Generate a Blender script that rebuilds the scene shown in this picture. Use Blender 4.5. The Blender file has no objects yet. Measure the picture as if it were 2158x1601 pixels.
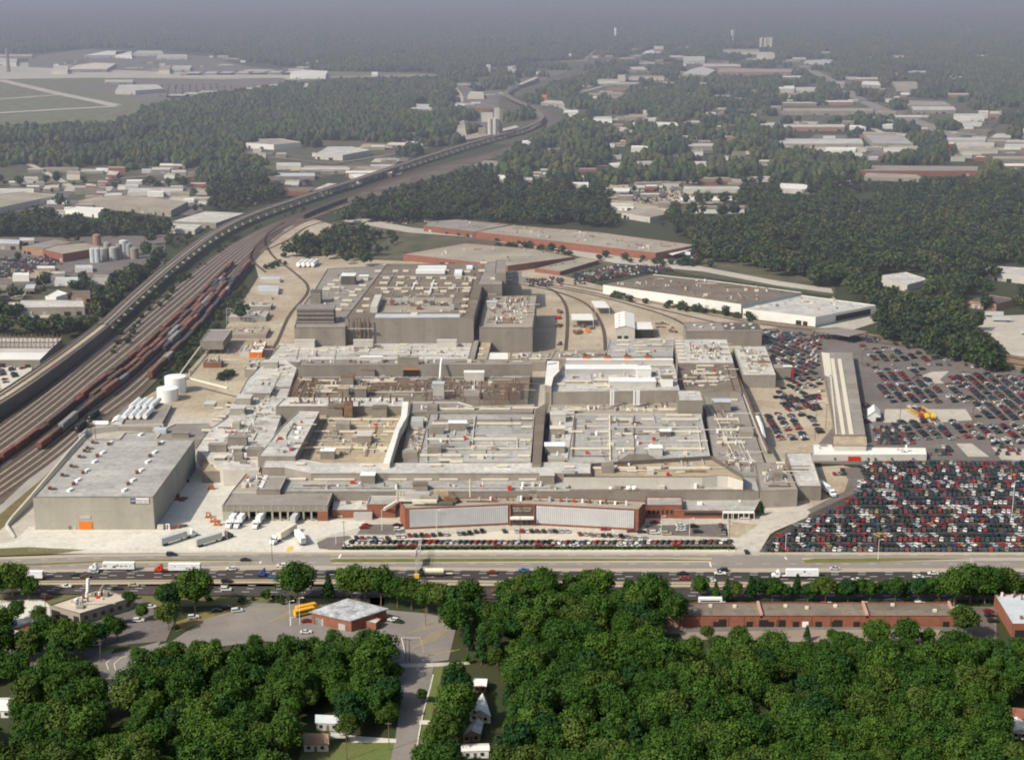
import bpy, math, random
import numpy as np
from mathutils import Vector, Matrix, noise
rnd = random.Random(7)
sc = bpy.context.scene
COL = sc.collection
# ---------------------------------------------------------------- camera model (also used to survey ground positions)
CX, CY, FL, TH, CAMH = 1079.0, 800.5, 3250.0, math.radians(15.0), 265.0
cT, sT = math.cos(TH), math.sin(TH)
def P(px, py, z=0.0):
    u = (px - CX) / FL; v = (py - CY) / FL
    t = (z - CAMH) / (-sT - v * cT)
    return (u * t, (cT - v * sT) * t, z)
def proj(X, Y, Z):
    d = Y * cT + (CAMH - Z) * sT
    return (CX + FL * X / d, CY + FL * ((CAMH - Z) * cT - Y * sT) / d)
def scl(py): return (py + 70) * 0.003645          # photo pixels per metre across at ground row py
def inpoly(x, y, poly):
    c = False; j = len(poly) - 1
    for i in range(len(poly)):
        xi, yi = poly[i]; xj, yj = poly[j]
        if (yi > y) != (yj > y) and x < (xj - xi) * (y - yi) / (yj - yi) + xi: c = not c
        j = i
    return c
# ---------------------------------------------------------------- materials
MATS = {}
def mat(name, col, rough=.85, var=.18, scale=.06, col2=None, metal=0., fine=.0, fscale=1.2, spec=.3, streak=0, grime=0., patch=0., pdim=(9, 22), wallp=0):
    if name in MATS: return MATS[name]
    m = bpy.data.materials.new(name); m.use_nodes = True
    nt = m.node_tree; b = nt.nodes['Principled BSDF']
    b.inputs['Roughness'].default_value = rough; b.inputs['Metallic'].default_value = metal
    b.inputs['Specular IOR Level'].default_value = spec
    c1 = tuple(max(0, c * (1 - var)) for c in col[:3]); c2 = tuple(min(1, c * (1 + var)) for c in col[:3])
    if col2: c1 = col2
    geo = nt.nodes.new('ShaderNodeNewGeometry')
    n = nt.nodes.new('ShaderNodeTexNoise'); n.inputs['Scale'].default_value = scale; n.inputs['Detail'].default_value = 6; n.inputs['Roughness'].default_value = .62
    if streak:
        mp = nt.nodes.new('ShaderNodeMapping'); mp.inputs['Scale'].default_value = (1, 1, .06) if streak == 1 else (.05, 1, 1)
        nt.links.new(geo.outputs['Position'], mp.inputs['Vector']); nt.links.new(mp.outputs[0], n.inputs['Vector'])
    else: nt.links.new(geo.outputs['Position'], n.inputs['Vector'])
    r = nt.nodes.new('ShaderNodeValToRGB'); r.color_ramp.elements[0].position = .33; r.color_ramp.elements[1].position = .67
    r.color_ramp.elements[0].color = (*c1, 1); r.color_ramp.elements[1].color = (*c2, 1)
    nt.links.new(n.outputs['Fac'], r.inputs['Fac']); out = r.outputs['Color']
    if fine:
        n2 = nt.nodes.new('ShaderNodeTexNoise'); n2.inputs['Scale'].default_value = fscale; n2.inputs['Detail'].default_value = 4
        nt.links.new(geo.outputs['Position'], n2.inputs['Vector'])
        mr = nt.nodes.new('ShaderNodeMapRange'); mr.inputs['From Min'].default_value = .3; mr.inputs['From Max'].default_value = .7
        mr.inputs['To Min'].default_value = 1 - fine; mr.inputs['To Max'].default_value = 1 + fine
        nt.links.new(n2.outputs['Fac'], mr.inputs['Value'])
        vm = nt.nodes.new('ShaderNodeVectorMath'); vm.operation = 'SCALE'
        nt.links.new(out, vm.inputs[0]); nt.links.new(mr.outputs[0], vm.inputs['Scale']); out = vm.outputs[0]
    if patch:
        bt = nt.nodes.new('ShaderNodeTexBrick'); bt.inputs['Scale'].default_value = 1; bt.inputs['Brick Width'].default_value = pdim[1]; bt.inputs['Row Height'].default_value = pdim[0]
        bt.inputs['Mortar Size'].default_value = .16 if not wallp else .1; bt.inputs['Color1'].default_value = (1 - patch,) * 3 + (1,); bt.inputs['Color2'].default_value = (1 + patch * .6,) * 3 + (1,); bt.inputs['Mortar'].default_value = (1 - patch * 1.6,) * 3 + (1,); bt.offset = .37
        wv = geo.outputs['Position']
        if wallp:
            sx_ = nt.nodes.new('ShaderNodeSeparateXYZ'); ad = nt.nodes.new('ShaderNodeMath'); cb = nt.nodes.new('ShaderNodeCombineXYZ'); nt.links.new(wv, sx_.inputs[0]); nt.links.new(sx_.outputs[0], ad.inputs[0]); nt.links.new(sx_.outputs[1], ad.inputs[1]); nt.links.new(ad.outputs[0], cb.inputs[0]); nt.links.new(sx_.outputs[2], cb.inputs[1]); wv = cb.outputs[0]
        nt.links.new(wv, bt.inputs['Vector']); vm2 = nt.nodes.new('ShaderNodeVectorMath'); vm2.operation = 'MULTIPLY'; nt.links.new(out, vm2.inputs[0]); nt.links.new(bt.outputs['Color'], vm2.inputs[1]); out = vm2.outputs[0]
    if grime:
        n3 = nt.nodes.new('ShaderNodeTexNoise'); n3.inputs['Scale'].default_value = .18; n3.inputs['Detail'].default_value = 8; n3.inputs['Roughness'].default_value = .7
        nt.links.new(geo.outputs['Position'], n3.inputs['Vector'])
        mr = nt.nodes.new('ShaderNodeMapRange'); mr.inputs['From Min'].default_value = .54; mr.inputs['From Max'].default_value = .68
        mr.inputs['To Max'].default_value = grime
        nt.links.new(n3.outputs['Fac'], mr.inputs['Value'])
        mx = nt.nodes.new('ShaderNodeMix'); mx.data_type = 'RGBA'; mx.inputs['B'].default_value = (col[0] * .45, col[1] * .4, col[2] * .34, 1)
        nt.links.new(mr.outputs[0], mx.inputs['Factor']); nt.links.new(out, mx.inputs['A']); out = mx.outputs['Result']
    nt.links.new(out, b.inputs['Base Color'])
    MATS[name] = m; return m
def leafmat(name, c1, c2, c3, fine_=.35):
    m = bpy.data.materials.new(name); m.use_nodes = True; nt = m.node_tree; b = nt.nodes['Principled BSDF']
    b.inputs['Roughness'].default_value = .7; b.inputs['Specular IOR Level'].default_value = .15
    oi = nt.nodes.new('ShaderNodeObjectInfo'); r = nt.nodes.new('ShaderNodeValToRGB')
    r.color_ramp.elements[0].color = (*c1, 1); r.color_ramp.elements[1].color = (*c3, 1); e = r.color_ramp.elements.new(.5); e.color = (*c2, 1)
    nt.links.new(oi.outputs['Random'], r.inputs['Fac'])
    geo = nt.nodes.new('ShaderNodeNewGeometry'); n = nt.nodes.new('ShaderNodeTexNoise'); n.inputs['Scale'].default_value = fine_; n.inputs['Detail'].default_value = 5
    nt.links.new(geo.outputs['Position'], n.inputs['Vector'])
    mr = nt.nodes.new('ShaderNodeMapRange'); mr.inputs['From Min'].default_value = .3; mr.inputs['From Max'].default_value = .7
    mr.inputs['To Min'].default_value = .6; mr.inputs['To Max'].default_value = 1.5
    nt.links.new(n.outputs['Fac'], mr.inputs['Value'])
    vm = nt.nodes.new('ShaderNodeVectorMath'); vm.operation = 'SCALE'
    nt.links.new(r.outputs['Color'], vm.inputs[0]); nt.links.new(mr.outputs[0], vm.inputs['Scale'])
    nt.links.new(vm.outputs[0], b.inputs['Base Color'])
    MATS[name] = m; return m
# ---------------------------------------------------------------- mesh builder
def wloc(o):
    v = Vector((0, 0, 0))
    while o is not None: v += o.location; o = o.parent
    return v
class MB:
    def __init__(s): s.v = []; s.f = []; s.mi = []
    def poly(s, pts, m=0):
        i = len(s.v); s.v += [tuple(p) for p in pts]; s.f.append(tuple(range(i, i + len(pts)))); s.mi.append(m); return s
    def prism(s, xy, z0, z1, m=0, top=True, bottom=False, tm=None):
        a = sum(xy[i][0] * xy[(i + 1) % len(xy)][1] - xy[(i + 1) % len(xy)][0] * xy[i][1] for i in range(len(xy)))
        if a < 0: xy = xy[::-1]
        n = len(xy); i = len(s.v)
        s.v += [(p[0], p[1], z0) for p in xy] + [(p[0], p[1], z1) for p in xy]
        for k in range(n): s.f.append((i + k, i + (k + 1) % n, i + n + (k + 1) % n, i + n + k)); s.mi.append(m)
        if top: s.f.append(tuple(range(i + n, i + 2 * n))); s.mi.append(m if tm is None else tm)
        if bottom: s.f.append(tuple(range(i + n - 1, i - 1, -1))); s.mi.append(m)
        return s
    def box(s, cx, cy, z0, w, d, h, rz=0, m=0, bottom=True):
        c, q = math.cos(rz), math.sin(rz)
        xy = [(cx + x * c - y * q, cy + x * q + y * c) for x, y in ((-w / 2, -d / 2), (w / 2, -d / 2), (w / 2, d / 2), (-w / 2, d / 2))]
        return s.prism(xy, z0, z0 + h, m, bottom=bottom)
    def tube(s, pts, r, n=6, m=0, cap=True, r2=None):
        pts = [Vector(p) for p in pts]; base = len(s.v)
        for k, p in enumerate(pts):
            d = (pts[min(k + 1, len(pts) - 1)] - pts[max(k - 1, 0)]).normalized()
            a = d.cross(Vector((0, 0, 1)) if abs(d.z) < .95 else Vector((1, 0, 0))).normalized(); b = d.cross(a)
            rr = r if r2 is None else r + (r2 - r) * k / (len(pts) - 1)
            s.v += [tuple(p + (a * math.cos(2 * math.pi * j / n) + b * math.sin(2 * math.pi * j / n)) * rr) for j in range(n)]
        for k in range(len(pts) - 1):
            for j in range(n):
                a0 = base + k * n + j; b0 = base + k * n + (j + 1) % n
                s.f.append((a0, b0, b0 + n, a0 + n)); s.mi.append(m)
        if cap:
            s.f.append(tuple(base + j for j in range(n))); s.mi.append(m)
            s.f.append(tuple(base + (len(pts) - 1) * n + j for j in reversed(range(n)))); s.mi.append(m)
        return s
    def extr(s, prof, y0, y1, m=0, T=None):
        # side profile (x,z) extruded across y
        n = len(prof); i = len(s.v)
        a = [(p[0], y0, p[1]) for p in prof] + [(p[0], y1, p[1]) for p in prof]
        if T: a = [tuple(T @ Vector(p)) for p in a]
        s.v += a
        for k in range(n): s.f.append((i + k, i + (k + 1) % n, i + n + (k + 1) % n, i + n + k)); s.mi.append(m)
        s.f.append(tuple(range(i + n - 1, i - 1, -1))); s.mi.append(m); s.f.append(tuple(range(i + n, i + 2 * n))); s.mi.append(m)
        return s
    def mesh(s, name, mats, off=(0, 0, 0)):
        me = bpy.data.meshes.new(name)
        me.from_pydata([(v[0] - off[0], v[1] - off[1], v[2] - off[2]) for v in s.v], [], s.f)
        for m in (mats if isinstance(mats, (list, tuple)) else [mats]): me.materials.append(m)
        me.polygons.foreach_set('material_index', s.mi); me.update(); return me
    def build(s, name, mats, parent=None, loc=None):
        if loc is None: loc = wloc(parent) if parent is not None else (0, 0, 0)
        o = bpy.data.objects.new(name, s.mesh(name, mats, loc)); COL.objects.link(o)
        if parent is not None: o.parent = parent
        else: o.location = loc
        return o
def tag(o, label=None, cat=None, group=None, kind=None):
    if label: o['label'] = label
    if cat: o['category'] = cat
    if group: o['group'] = group
    if kind: o['kind'] = kind
    return o
def thing(name, label, cat, loc, group=None, rz=0):
    o = bpy.data.objects.new(name, None); COL.objects.link(o); o.location = loc; o.rotation_euler.z = rz; o.empty_display_size = .5
    return tag(o, label, cat, group)
def inset(xy, d):
    n = len(xy); a = sum(xy[i][0] * xy[(i + 1) % n][1] - xy[(i + 1) % n][0] * xy[i][1] for i in range(n))
    if a < 0: d = -d
    out = []
    for i in range(n):
        p0, p1, p2 = Vector(xy[i - 1]), Vector(xy[i]), Vector(xy[(i + 1) % n])
        e1 = (p1 - p0).normalized(); e2 = (p2 - p1).normalized()
        n1 = Vector((-e1.y, e1.x)); n2 = Vector((-e2.y, e2.x)); b = (n1 + n2)
        L = max(.35, b.length_squared / 2); out.append(tuple(p1 + b / (L * 2) * d * 1.0)) if L else out.append(tuple(p1))
    return out
# exclusion shapes for the woods, in photo pixels
EXCL = []
def hull(pts):
    pts = sorted(set(pts)); 
    def half(ps):
        r = []
        for p in ps:
            while len(r) > 1 and (r[-1][0] - r[-2][0]) * (p[1] - r[-2][1]) - (r[-1][1] - r[-2][1]) * (p[0] - r[-2][0]) <= 0: r.pop()
            r.append(p)
        return r[:-1]
    return half(pts) + half(pts[::-1])
# ---------------------------------------------------------------- camera, sun, sky, haze
cam = bpy.data.objects.new('camera', bpy.data.cameras.new('camera')); COL.objects.link(cam)
cam.location = (0, 0, CAMH); cam.rotation_euler = (math.pi / 2 - TH, 0, 0)
cam.data.sensor_width = 36; cam.data.lens = 36 * FL / 2158; cam.data.clip_end = 80000; cam.data.clip_start = 1
sc.camera = cam
sd = Vector((-13, -9.5, 14.5)).normalized()                  # towards the sun
sun = bpy.data.objects.new('sun', bpy.data.lights.new('sun', 'SUN')); COL.objects.link(sun)
sun.data.energy = 4.6; sun.data.angle = math.radians(.6); sun.data.color = (1, .925, .805)
sun.rotation_euler = sd.to_track_quat('Z', 'Y').to_euler(); sun.location = (-200, 100, 400)
w = bpy.data.worlds.new('World'); sc.world = w; w.use_nodes = True; nt = w.node_tree
sky = nt.nodes.new('ShaderNodeTexSky'); sky.sky_type = 'NISHITA'; sky.sun_disc = False
sky.sun_elevation = math.asin(sd.z); sky.sun_rotation = math.atan2(sd.x, sd.y); sky.dust_density = 3.5; sky.air_density = 1.2
nt.links.new(sky.outputs[0], nt.nodes['Background'].inputs[0]); nt.nodes['Background'].inputs[1].default_value = .115
sc.view_settings.view_transform = 'Standard'; sc.view_settings.look = 'None'; sc.view_settings.exposure = 0; sc.view_settings.gamma = 1
cy = sc.cycles; cy.max_bounces = 4; cy.diffuse_bounces = 3; cy.glossy_bounces = 2; cy.transmission_bounces = 1; cy.volume_bounces = 0
cy.filter_width = 1.9; cy.use_denoising = True; cy.use_adaptive_sampling = True; cy.adaptive_threshold = .02; cy.transparent_max_bounces = 4
cy.caustics_reflective = False; cy.caustics_refractive = False
hz = MB(); hz.box(0, 20660, -30, 40000, 40000, 330)
hm = bpy.data.materials.new('haze'); hm.use_nodes = True; t = hm.node_tree; t.nodes.remove(t.nodes['Principled BSDF'])
vs = t.nodes.new('ShaderNodeVolumeScatter'); vs.inputs['Color'].default_value = (.565, .60, .76, 1); vs.inputs['Density'].default_value = 2.1e-4; vs.inputs['Anisotropy'].default_value = .1
va = t.nodes.new('ShaderNodeVolumeAbsorption'); va.inputs['Color'].default_value = (.565, .60, .76, 1); va.inputs['Density'].default_value = 2.1e-4; ads = t.nodes.new('ShaderNodeAddShader')
t.links.new(vs.outputs[0], ads.inputs[0]); t.links.new(va.outputs[0], ads.inputs[1]); t.links.new(ads.outputs[0], t.nodes['Material Output'].inputs['Volume'])
tag(hz.build('haze', hm), 'pale blue summer haze lying over the whole landscape', 'haze', kind='structure')
# ---------------------------------------------------------------- surfaces
C = {}
C['grass'] = mat('grass', (.105, .115, .04), col2=(.15, .125, .06), scale=.03, fine=.25)
C['lawn'] = mat('lawn', (.10, .13, .035), col2=(.14, .14, .055), scale=.05, fine=.2)
C['scrub'] = mat('scrub', (.115, .10, .06), col2=(.055, .062, .028), scale=.04, fine=.3)
C['forestfloor'] = mat('forest_floor', (.028, .042, .014), col2=(.05, .05, .022), scale=.03, fine=.3)
C['conc'] = mat('concrete', (.47, .435, .365), var=.1, scale=.02, fine=.10, fscale=.4, grime=.4, patch=.06, pdim=(6, 9))
C['concw'] = mat('bright_concrete', (.60, .58, .50), var=.08, scale=.02, fine=.08, fscale=.4, grime=.3, patch=.05, pdim=(6, 9))
C['tan'] = mat('tan_gravel', (.43, .375, .285), col2=(.32, .25, .165), scale=.025, fine=.16, fscale=.5, grime=.5)
C['dirt'] = mat('brown_dirt', (.25, .17, .10), var=.2, scale=.03, fine=.25, fscale=.3)
C['asph'] = mat('old_asphalt', (.165, .145, .13), var=.16, scale=.02, fine=.12, fscale=.5, grime=.4, patch=.10, pdim=(14, 40))
C['asphd'] = mat('dark_asphalt', (.058, .05, .047), var=.22, scale=.05, fine=.12, streak=2, patch=.10, pdim=(3.7, 120))
C['road'] = mat('grey_road', (.25, .225, .195), var=.10, scale=.05, fine=.08, streak=2, patch=.05, pdim=(3.6, 30), grime=.2)
C['shoulder'] = mat('concrete_shoulder', (.40, .35, .275), var=.08, scale=.05, fine=.08, streak=2)
C['ballast'] = mat('track_ballast', (.145, .115, .088), col2=(.088, .068, .052), scale=.03, fine=.25, fscale=.6, grime=.5)
C['paint'] = mat('white_road_paint', (.72, .70, .64), var=.08)
C['ypaint'] = mat('yellow_road_paint', (.42, .34, .16), var=.12)
C['streetgrey'] = mat('street_surface', (.22, .20, .18), var=.14, scale=.04, fine=.1, grime=.25)
def sheet(name, px, m, z, label=None, cat=None):
    o = MB(); o.poly([P(x, y, z) for x, y in px])
    ob = o.build(name, m if not isinstance(m, str) else C[m]); ob['kind'] = 'structure'
    if label: ob['label'] = label
    return ob
def stripe(name, px, wm, m, z, kind='structure', label=None):
    # px: polyline in photo pixels; wm: width in metres
    pts = [Vector(P(x, y, z)[:2]) for x, y in px]; L = []; R = []
    for i, p in enumerate(pts):
        d = (pts[min(i + 1, len(pts) - 1)] - pts[max(i - 1, 0)]).normalized(); nn = Vector((-d.y, d.x))
        L.append(p + nn * wm / 2); R.append(p - nn * wm / 2)
    o = MB()
    for i in range(len(pts) - 1): o.poly([(*R[i], z), (*R[i + 1], z), (*L[i + 1], z), (*L[i], z)])
    ob = o.build(name, m if not isinstance(m, str) else C[m]); ob['kind'] = kind
    if label: ob['label'] = label
    return ob
g = MB(); g.poly([(-30000, -200, -.02), (30000, -200, -.02), (30000, 60000, -.02), (-30000, 60000, -.02)])
tag(g.build('ground', C['forestfloor']), 'wide flat ground reaching to the horizon', None, kind='structure')
# ---------------------------------------------------------------- ground sheets: name, photo outline, surface, height
Z = .02
GS = [
 # industrial belts and clearings, far to near
 ('airfield_grass', [(-200,128),(0,128),(250,140),(640,150),(900,155),(930,166),(700,165),(560,182),(420,200),(330,214),(240,262),(0,300),(-200,315)], mat('airfield_grass', (.115,.135,.065), col2=(.155,.14,.085), scale=.01, fine=.3, fscale=.05)),
 ('apron', [(-200,136),(60,132),(240,140),(430,152),(630,160),(640,168),(470,167),(200,164),(0,167),(-200,172)], 'conc'),
 ('hangar_yard', [(60,120),(180,104),(430,118),(520,140),(620,150),(430,154),(240,148),(60,142)], 'asph'),
 ('hangar_yard', [(150,180),(300,172),(600,164),(590,182),(480,200),(400,212),(330,218),(200,190)], 'asph'),
 ('suburb_ground', [(-100,360),(60,340),(250,335),(400,335),(420,360),(300,395),(-100,400)], 'scrub'),
 ('suburb_ground', [(-200,400),(140,395),(420,412),(430,455),(250,445),(130,440),(-200,460)], 'asph'),
 ('works_yard', [(-200,500),(120,500),(350,495),(345,560),(210,590),(120,600),(-200,610)], 'asph'),
 ('works_yard', [(-200,610),(60,600),(200,608),(260,640),(190,690),(-200,700)], 'scrub'),
 ('field', [(815,272),(930,280),(928,305),(880,318),(810,310)], mat('pale_field', (.12,.12,.055), col2=(.15,.13,.07), scale=.02)),
 ('suburb_ground', [(500,300),(660,295),(900,300),(890,330),(760,360),(560,395),(540,350)], 'scrub'),
 ('suburb_ground', [(940,170),(1060,150),(1240,120),(1420,105),(1500,125),(1720,120),(1770,175),(1760,215),(1560,205),(1380,185),(1280,200),(1400,250),(1370,300),(1130,310),(1010,300),(930,330),(955,220)], 'scrub'),
 ('depot_yard', [(950,180),(1080,160),(1200,140),(1180,175),(1060,190),(1050,215),(1060,260),(1000,300),(950,290),(960,230)], 'asph'),
 ('industrial_ground', [(1380,120),(1720,118),(1790,200),(1960,180),(2158,240),(2300,260),(2300,340),(2158,330),(1960,300),(1700,215),(1400,175)], 'scrub'),
 ('industrial_ground', [(1430,225),(1830,215),(1870,262),(1700,262),(1440,262)], 'scrub'),
 ('industrial_ground', [(1270,385),(1420,375),(1470,395),(1460,450),(1290,450)], 'tan'),
 ('industrial_ground', [(1000,345),(1110,330),(1200,370),(1290,385),(1260,410),(1160,400),(1010,380)], 'scrub'),
 # plant surroundings
 ('corner_yard', [(1640,990),(1775,980),(1812,990),(1812,1045),(1712,1085),(1640,1075)], 'tan'),
 ('tank_yard', [(300,840),(400,780),(480,790),(480,880),(420,930),(330,930),(300,900)], 'tan'),
 ('lower_left_yard', [(-80,1345),(60,1330),(120,1288),(290,1260),(372,1300),(350,1350),(215,1362),(190,1400),(100,1420),(-80,1420)], 'asph'),
 ('plant_grass', [(690,470),(900,455),(1000,490),(1480,530),(1760,600),(1760,625),(1400,570),(1180,590),(700,555)], 'scrub'),
 ('trailer_yard', [(2030,668),(2250,660),(2250,768),(2145,762),(2095,712)], 'conc'),
 ('truck_court', [(1722,690),(1846,664),(1885,652),(1870,672),(1800,694),(1740,700)], 'conc'),
 ('spur_bed', [(1100,585),(1260,606),(1440,648),(1600,676),(1760,694),(1980,722),(2160,752),(2300,785),(2300,812),(2120,775),(1960,748),(1760,722),(1560,700),(1400,668),(1250,632),(1100,608)], 'dirt'),
 ('white_gravel', [(560,575),(640,580),(660,600),(640,625),(600,660),(556,655)], 'concw'),
 ('weed_strip', [(600,660),(640,628),(640,640),(612,690),(575,735),(590,690)], 'scrub'),
 ('back_road', [(720,465),(860,490),(1000,500),(1160,530),(1300,555),(1480,572),(1640,602),(1756,618),(1752,608),(1640,592),(1480,562),(1400,545),(1240,528),(1000,492),(870,480),(740,455)], 'conc'),
 ('gravel_yard', [(690,470),(640,455),(560,480),(530,530),(560,640),(600,640),(700,560),(760,500)], 'tan'),
 ('gravel_yard', [(560,560),(720,545),(1100,560),(1300,610),(1470,655),(1640,690),(1650,760),(1620,900),(600,900),(380,800),(470,700)], 'tan'),
 ('yard_concrete', [(-60,1168),(560,1163),(1560,1163),(1600,1140),(1712,1070),(1700,960),(1620,880),(1560,800),(600,800),(440,880),(300,870),(180,905),(20,1100),(-60,1140)], 'conc'),
 ('front_apron', [(-60,1163),(690,1163),(665,1135),(760,1110),(850,1110),(690,1090),(600,1000),(560,985),(500,1000),(420,960),(330,1110),(60,1110),(30,1140),(-60,1155)], 'concw'),
 ('verge', [(-60,1158),(60,1152),(180,1158),(120,1166),(-60,1173)], 'grass'),
 ('employee_lot', [(1545,698),(1640,690),(1830,705),(2130,775),(2300,810),(2300,985),(1960,985),(1700,975),(1620,905),(1600,800)], 'asph'),
 ('new_car_lot', [(1598,1166),(1614,1142),(1686,1092),(1760,1056),(1820,1000),(1800,978),(1950,968),(2300,975),(2300,1166)], mat('lot_asphalt', (.075,.064,.056), var=.25, scale=.05, fine=.2)),
 ('yard_pavement', [(1560,800),(1740,800),(1755,900),(1700,965),(1640,965),(1590,880)], 'tan'),
]
for n_, px_, m_ in GS:
    sheet(n_, px_, m_, Z); Z += .012
ZY = Z
# pale drives and pads on the lots
for px_ in ([(1945,790),(1965,783),(2000,782),(1980,800),(1992,808),(1950,808)], [(1865,862),(2035,862),(2050,885),(1990,889),(1862,890)],
            [(2015,934),(2048,934),(2085,962),(2040,962)], [(2090,942),(2158,946),(2230,950),(2230,975),(2110,968)]):
    sheet('concrete_pad', px_, 'conc', ZY); ZY += .01
# front car park of the office
sheet('office_lot', [(672,1140),(750,1128),(850,1132),(1000,1122),(1100,1116),(1200,1120),(1340,1135),(1450,1137),(1546,1138),(1550,1163),(680,1163)], mat('office_lot', (.58,.52,.42), var=.08, grime=.15), ZY)
sheet('office_lot_aisle', [(745,1148),(1545,1145),(1548,1157),(690,1158),(700,1152)], mat('aisle_asphalt', (.15,.125,.115), var=.12), ZY + .012)
sheet('office_side_lot', [(752,1125),(768,1104),(842,1104),(856,1122),(830,1126)], 'asph', ZY + .012)
sheet('office_side_lot', [(1360,1107),(1530,1103),(1535,1132),(1365,1125)], 'asph', ZY + .012)
sheet('office_corner_lot', [(668,1143),(690,1132),(735,1128),(742,1133),(722,1142),(745,1150),(690,1157),(672,1155)], 'asph', ZY + .02)
sheet('dirt_triangle', [(1535,1098),(1600,1105),(1560,1132),(1538,1130)], 'tan', ZY + .012)
sheet('plant_drive', [(1600,1084),(1712,1072),(1700,1090),(1625,1122),(1598,1166),(1552,1166),(1560,1130),(1600,1105)], 'conc', ZY + .016)
sheet('lot_lane', [(1770,985),(1812,985),(1822,1008),(1800,1040),(1712,1080),(1700,1074),(1780,1035),(1788,1010)], 'asph', ZY + .02)
# ---------------------------------------------------------------- the motorway
ZH = ZY + .03
sheet('highway_concrete', [(-80,1176),(180,1167),(560,1163),(2240,1163),(2240,1240),(-80,1233)], 'shoulder', ZH)
sheet('frontage_road', [(-80,1180),(180,1173),(560,1168),(2240,1168),(2240,1174),(1620,1175),(700,1175),(560,1177),(180,1182),(-80,1191)], 'road', ZH + .01)
sheet('ramp_road', [(-80,1194),(180,1187),(560,1182),(1080,1184),(1620,1184),(2240,1180),(2240,1197),(1080,1197),(560,1190),(180,1198),(-80,1201)], 'road', ZH + .01)
sheet('road_junction', [(545,1167),(695,1168),(700,1183),(560,1189),(520,1183)], 'road', ZH + .02)
sheet('road_junction', [(1500,1168),(1690,1168),(1690,1186),(1500,1186)], 'road', ZH + .02)
for px_ in ([(694,1180),(704,1177),(1080,1176),(1400,1177),(1500,1179),(1502,1181),(1300,1181),(1080,1182.5),(700,1184)],
            [(1688,1180),(1720,1176),(1900,1175),(2070,1176),(1980,1179),(1800,1184),(1700,1185)],
            [(-80,1192),(180,1182.5),(300,1178.5),(545,1178.5),(545,1180.5),(300,1182),(180,1186),(-80,1196)]):
    sheet('grass_median', px_, mat('median_grass', (.15,.135,.03), col2=(.11,.12,.03), scale=.2), ZH + .03)
UT = [(-80,1206),(270,1202),(540,1199),(810,1199),(1080,1201),(1350,1203),(1620,1204),(1890,1203),(2240,1203)]
UB = [(-80,1225),(270,1222),(540,1220.5),(810,1221.5),(1080,1223.5),(1350,1226),(1620,1226),(1890,1225),(2240,1224)]
LT = [(-80,1233),(270,1230),(540,1228),(810,1231),(1080,1234),(1350,1236),(1620,1236),(1890,1236),(2240,1235)]
LB = [(-80,1249),(270,1252),(540,1256),(810,1259),(1080,1262),(1350,1264),(1620,1264),(1890,1264),(2240,1264)]
sheet('highway', UT + UB[::-1], 'asphd', ZH + .012)
sheet('highway', LT + LB[::-1], 'asphd', ZH + .0)
def lerp_line(A, B, f): return [(a[0] + (b[0] - a[0]) * f, a[1] + (b[1] - a[1]) * f) for a, b in zip(A, B)]
def along(line, x):
    for (x0, y0), (x1, y1) in zip(line, line[1:]):
        if x <= x1: return y0 + (y1 - y0) * (x - x0) / (x1 - x0)
    return line[-1][1]
def dashes(name, line, z, step=12.2, ln=3.4, w=.32, m='paint', off=0):
    a = P(line[0][0], line[0][1])[0]; b = P(line[-1][0], line[-1][1])[0]; o = MB(); x = a + off
    while x < b:
        px_ = line[0][0] + (line[-1][0] - line[0][0]) * (x - a) / (b - a)
        Y = P(px_, along(line, px_))[1]; X0 = P(px_, along(line, px_))[0]
        o.poly([(X0, Y - w / 2, z), (X0 + ln, Y - w / 2, z), (X0 + ln, Y + w / 2, z), (X0, Y + w / 2, z)]); x += step
    ob = o.build(name, C[m]); ob['kind'] = 'structure'; return ob
for f_ in (.2, .4, .6, .8): dashes('lane_marking', lerp_line(UT, UB, f_), ZH + .03, off=rnd.uniform(0, 8))
for f_ in (.25, .5, .75): dashes('lane_marking', lerp_line(LT, LB, f_), ZH + .03, off=rnd.uniform(0, 8))
dashes('lane_marking', [(-80,1185),(180,1178),(560,1172),(2240,1171)], ZH + .035, w=.22)
dashes('lane_marking', [(-80,1198),(180,1193),(560,1187),(1080,1190),(2240,1189)], ZH + .035, w=.22)
for line_, m_ in ((lerp_line(UT, UB, .03), 'paint'), (lerp_line(UT, UB, .97), 'ypaint'), (lerp_line(LT, LB, .04), 'ypaint'), ([(700,1186),(1080,1184),(1490,1183)], 'paint')):
    stripe('edge_line', line_, .25, m_, ZH + .034)
for px_ in ([(716,1167.5),(720,1167.5),(716,1176),(712,1176)], [(1494,1184),(1497,1184),(1500,1194),(1497,1194)], [(1652,1173),(1656,1173),(1660,1178),(1656,1178)], [(548,1182),(551,1182),(549,1187),(546,1187)]):
    sheet('stop_line', px_, 'paint', ZH + .036)
# concrete barriers along the carriageways
def barrier(line, label, m, h=.9, w=.45):
    pts = [Vector(P(x, y)[:2]) for x, y in line]; o = MB()
    for a, b in zip(pts, pts[1:]):
        d = (b - a).normalized(); n_ = Vector((-d.y, d.x)) * w / 2
        o.prism([tuple(a + n_), tuple(a - n_), tuple(b - n_), tuple(b + n_)], 0, h)
    return tag(o.build('median_barrier', m), label, 'barrier')
barrier(lerp_line(UB, LT, .72), 'long low concrete barrier along the motorway median', mat('barrier_rust', (.30,.19,.12), var=.2))
barrier([(x, y - 1.2) for x, y in UT], 'low concrete barrier between the ramp road and the far carriageway', mat('barrier_pale', (.42,.34,.25), var=.1), h=.7)
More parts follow.
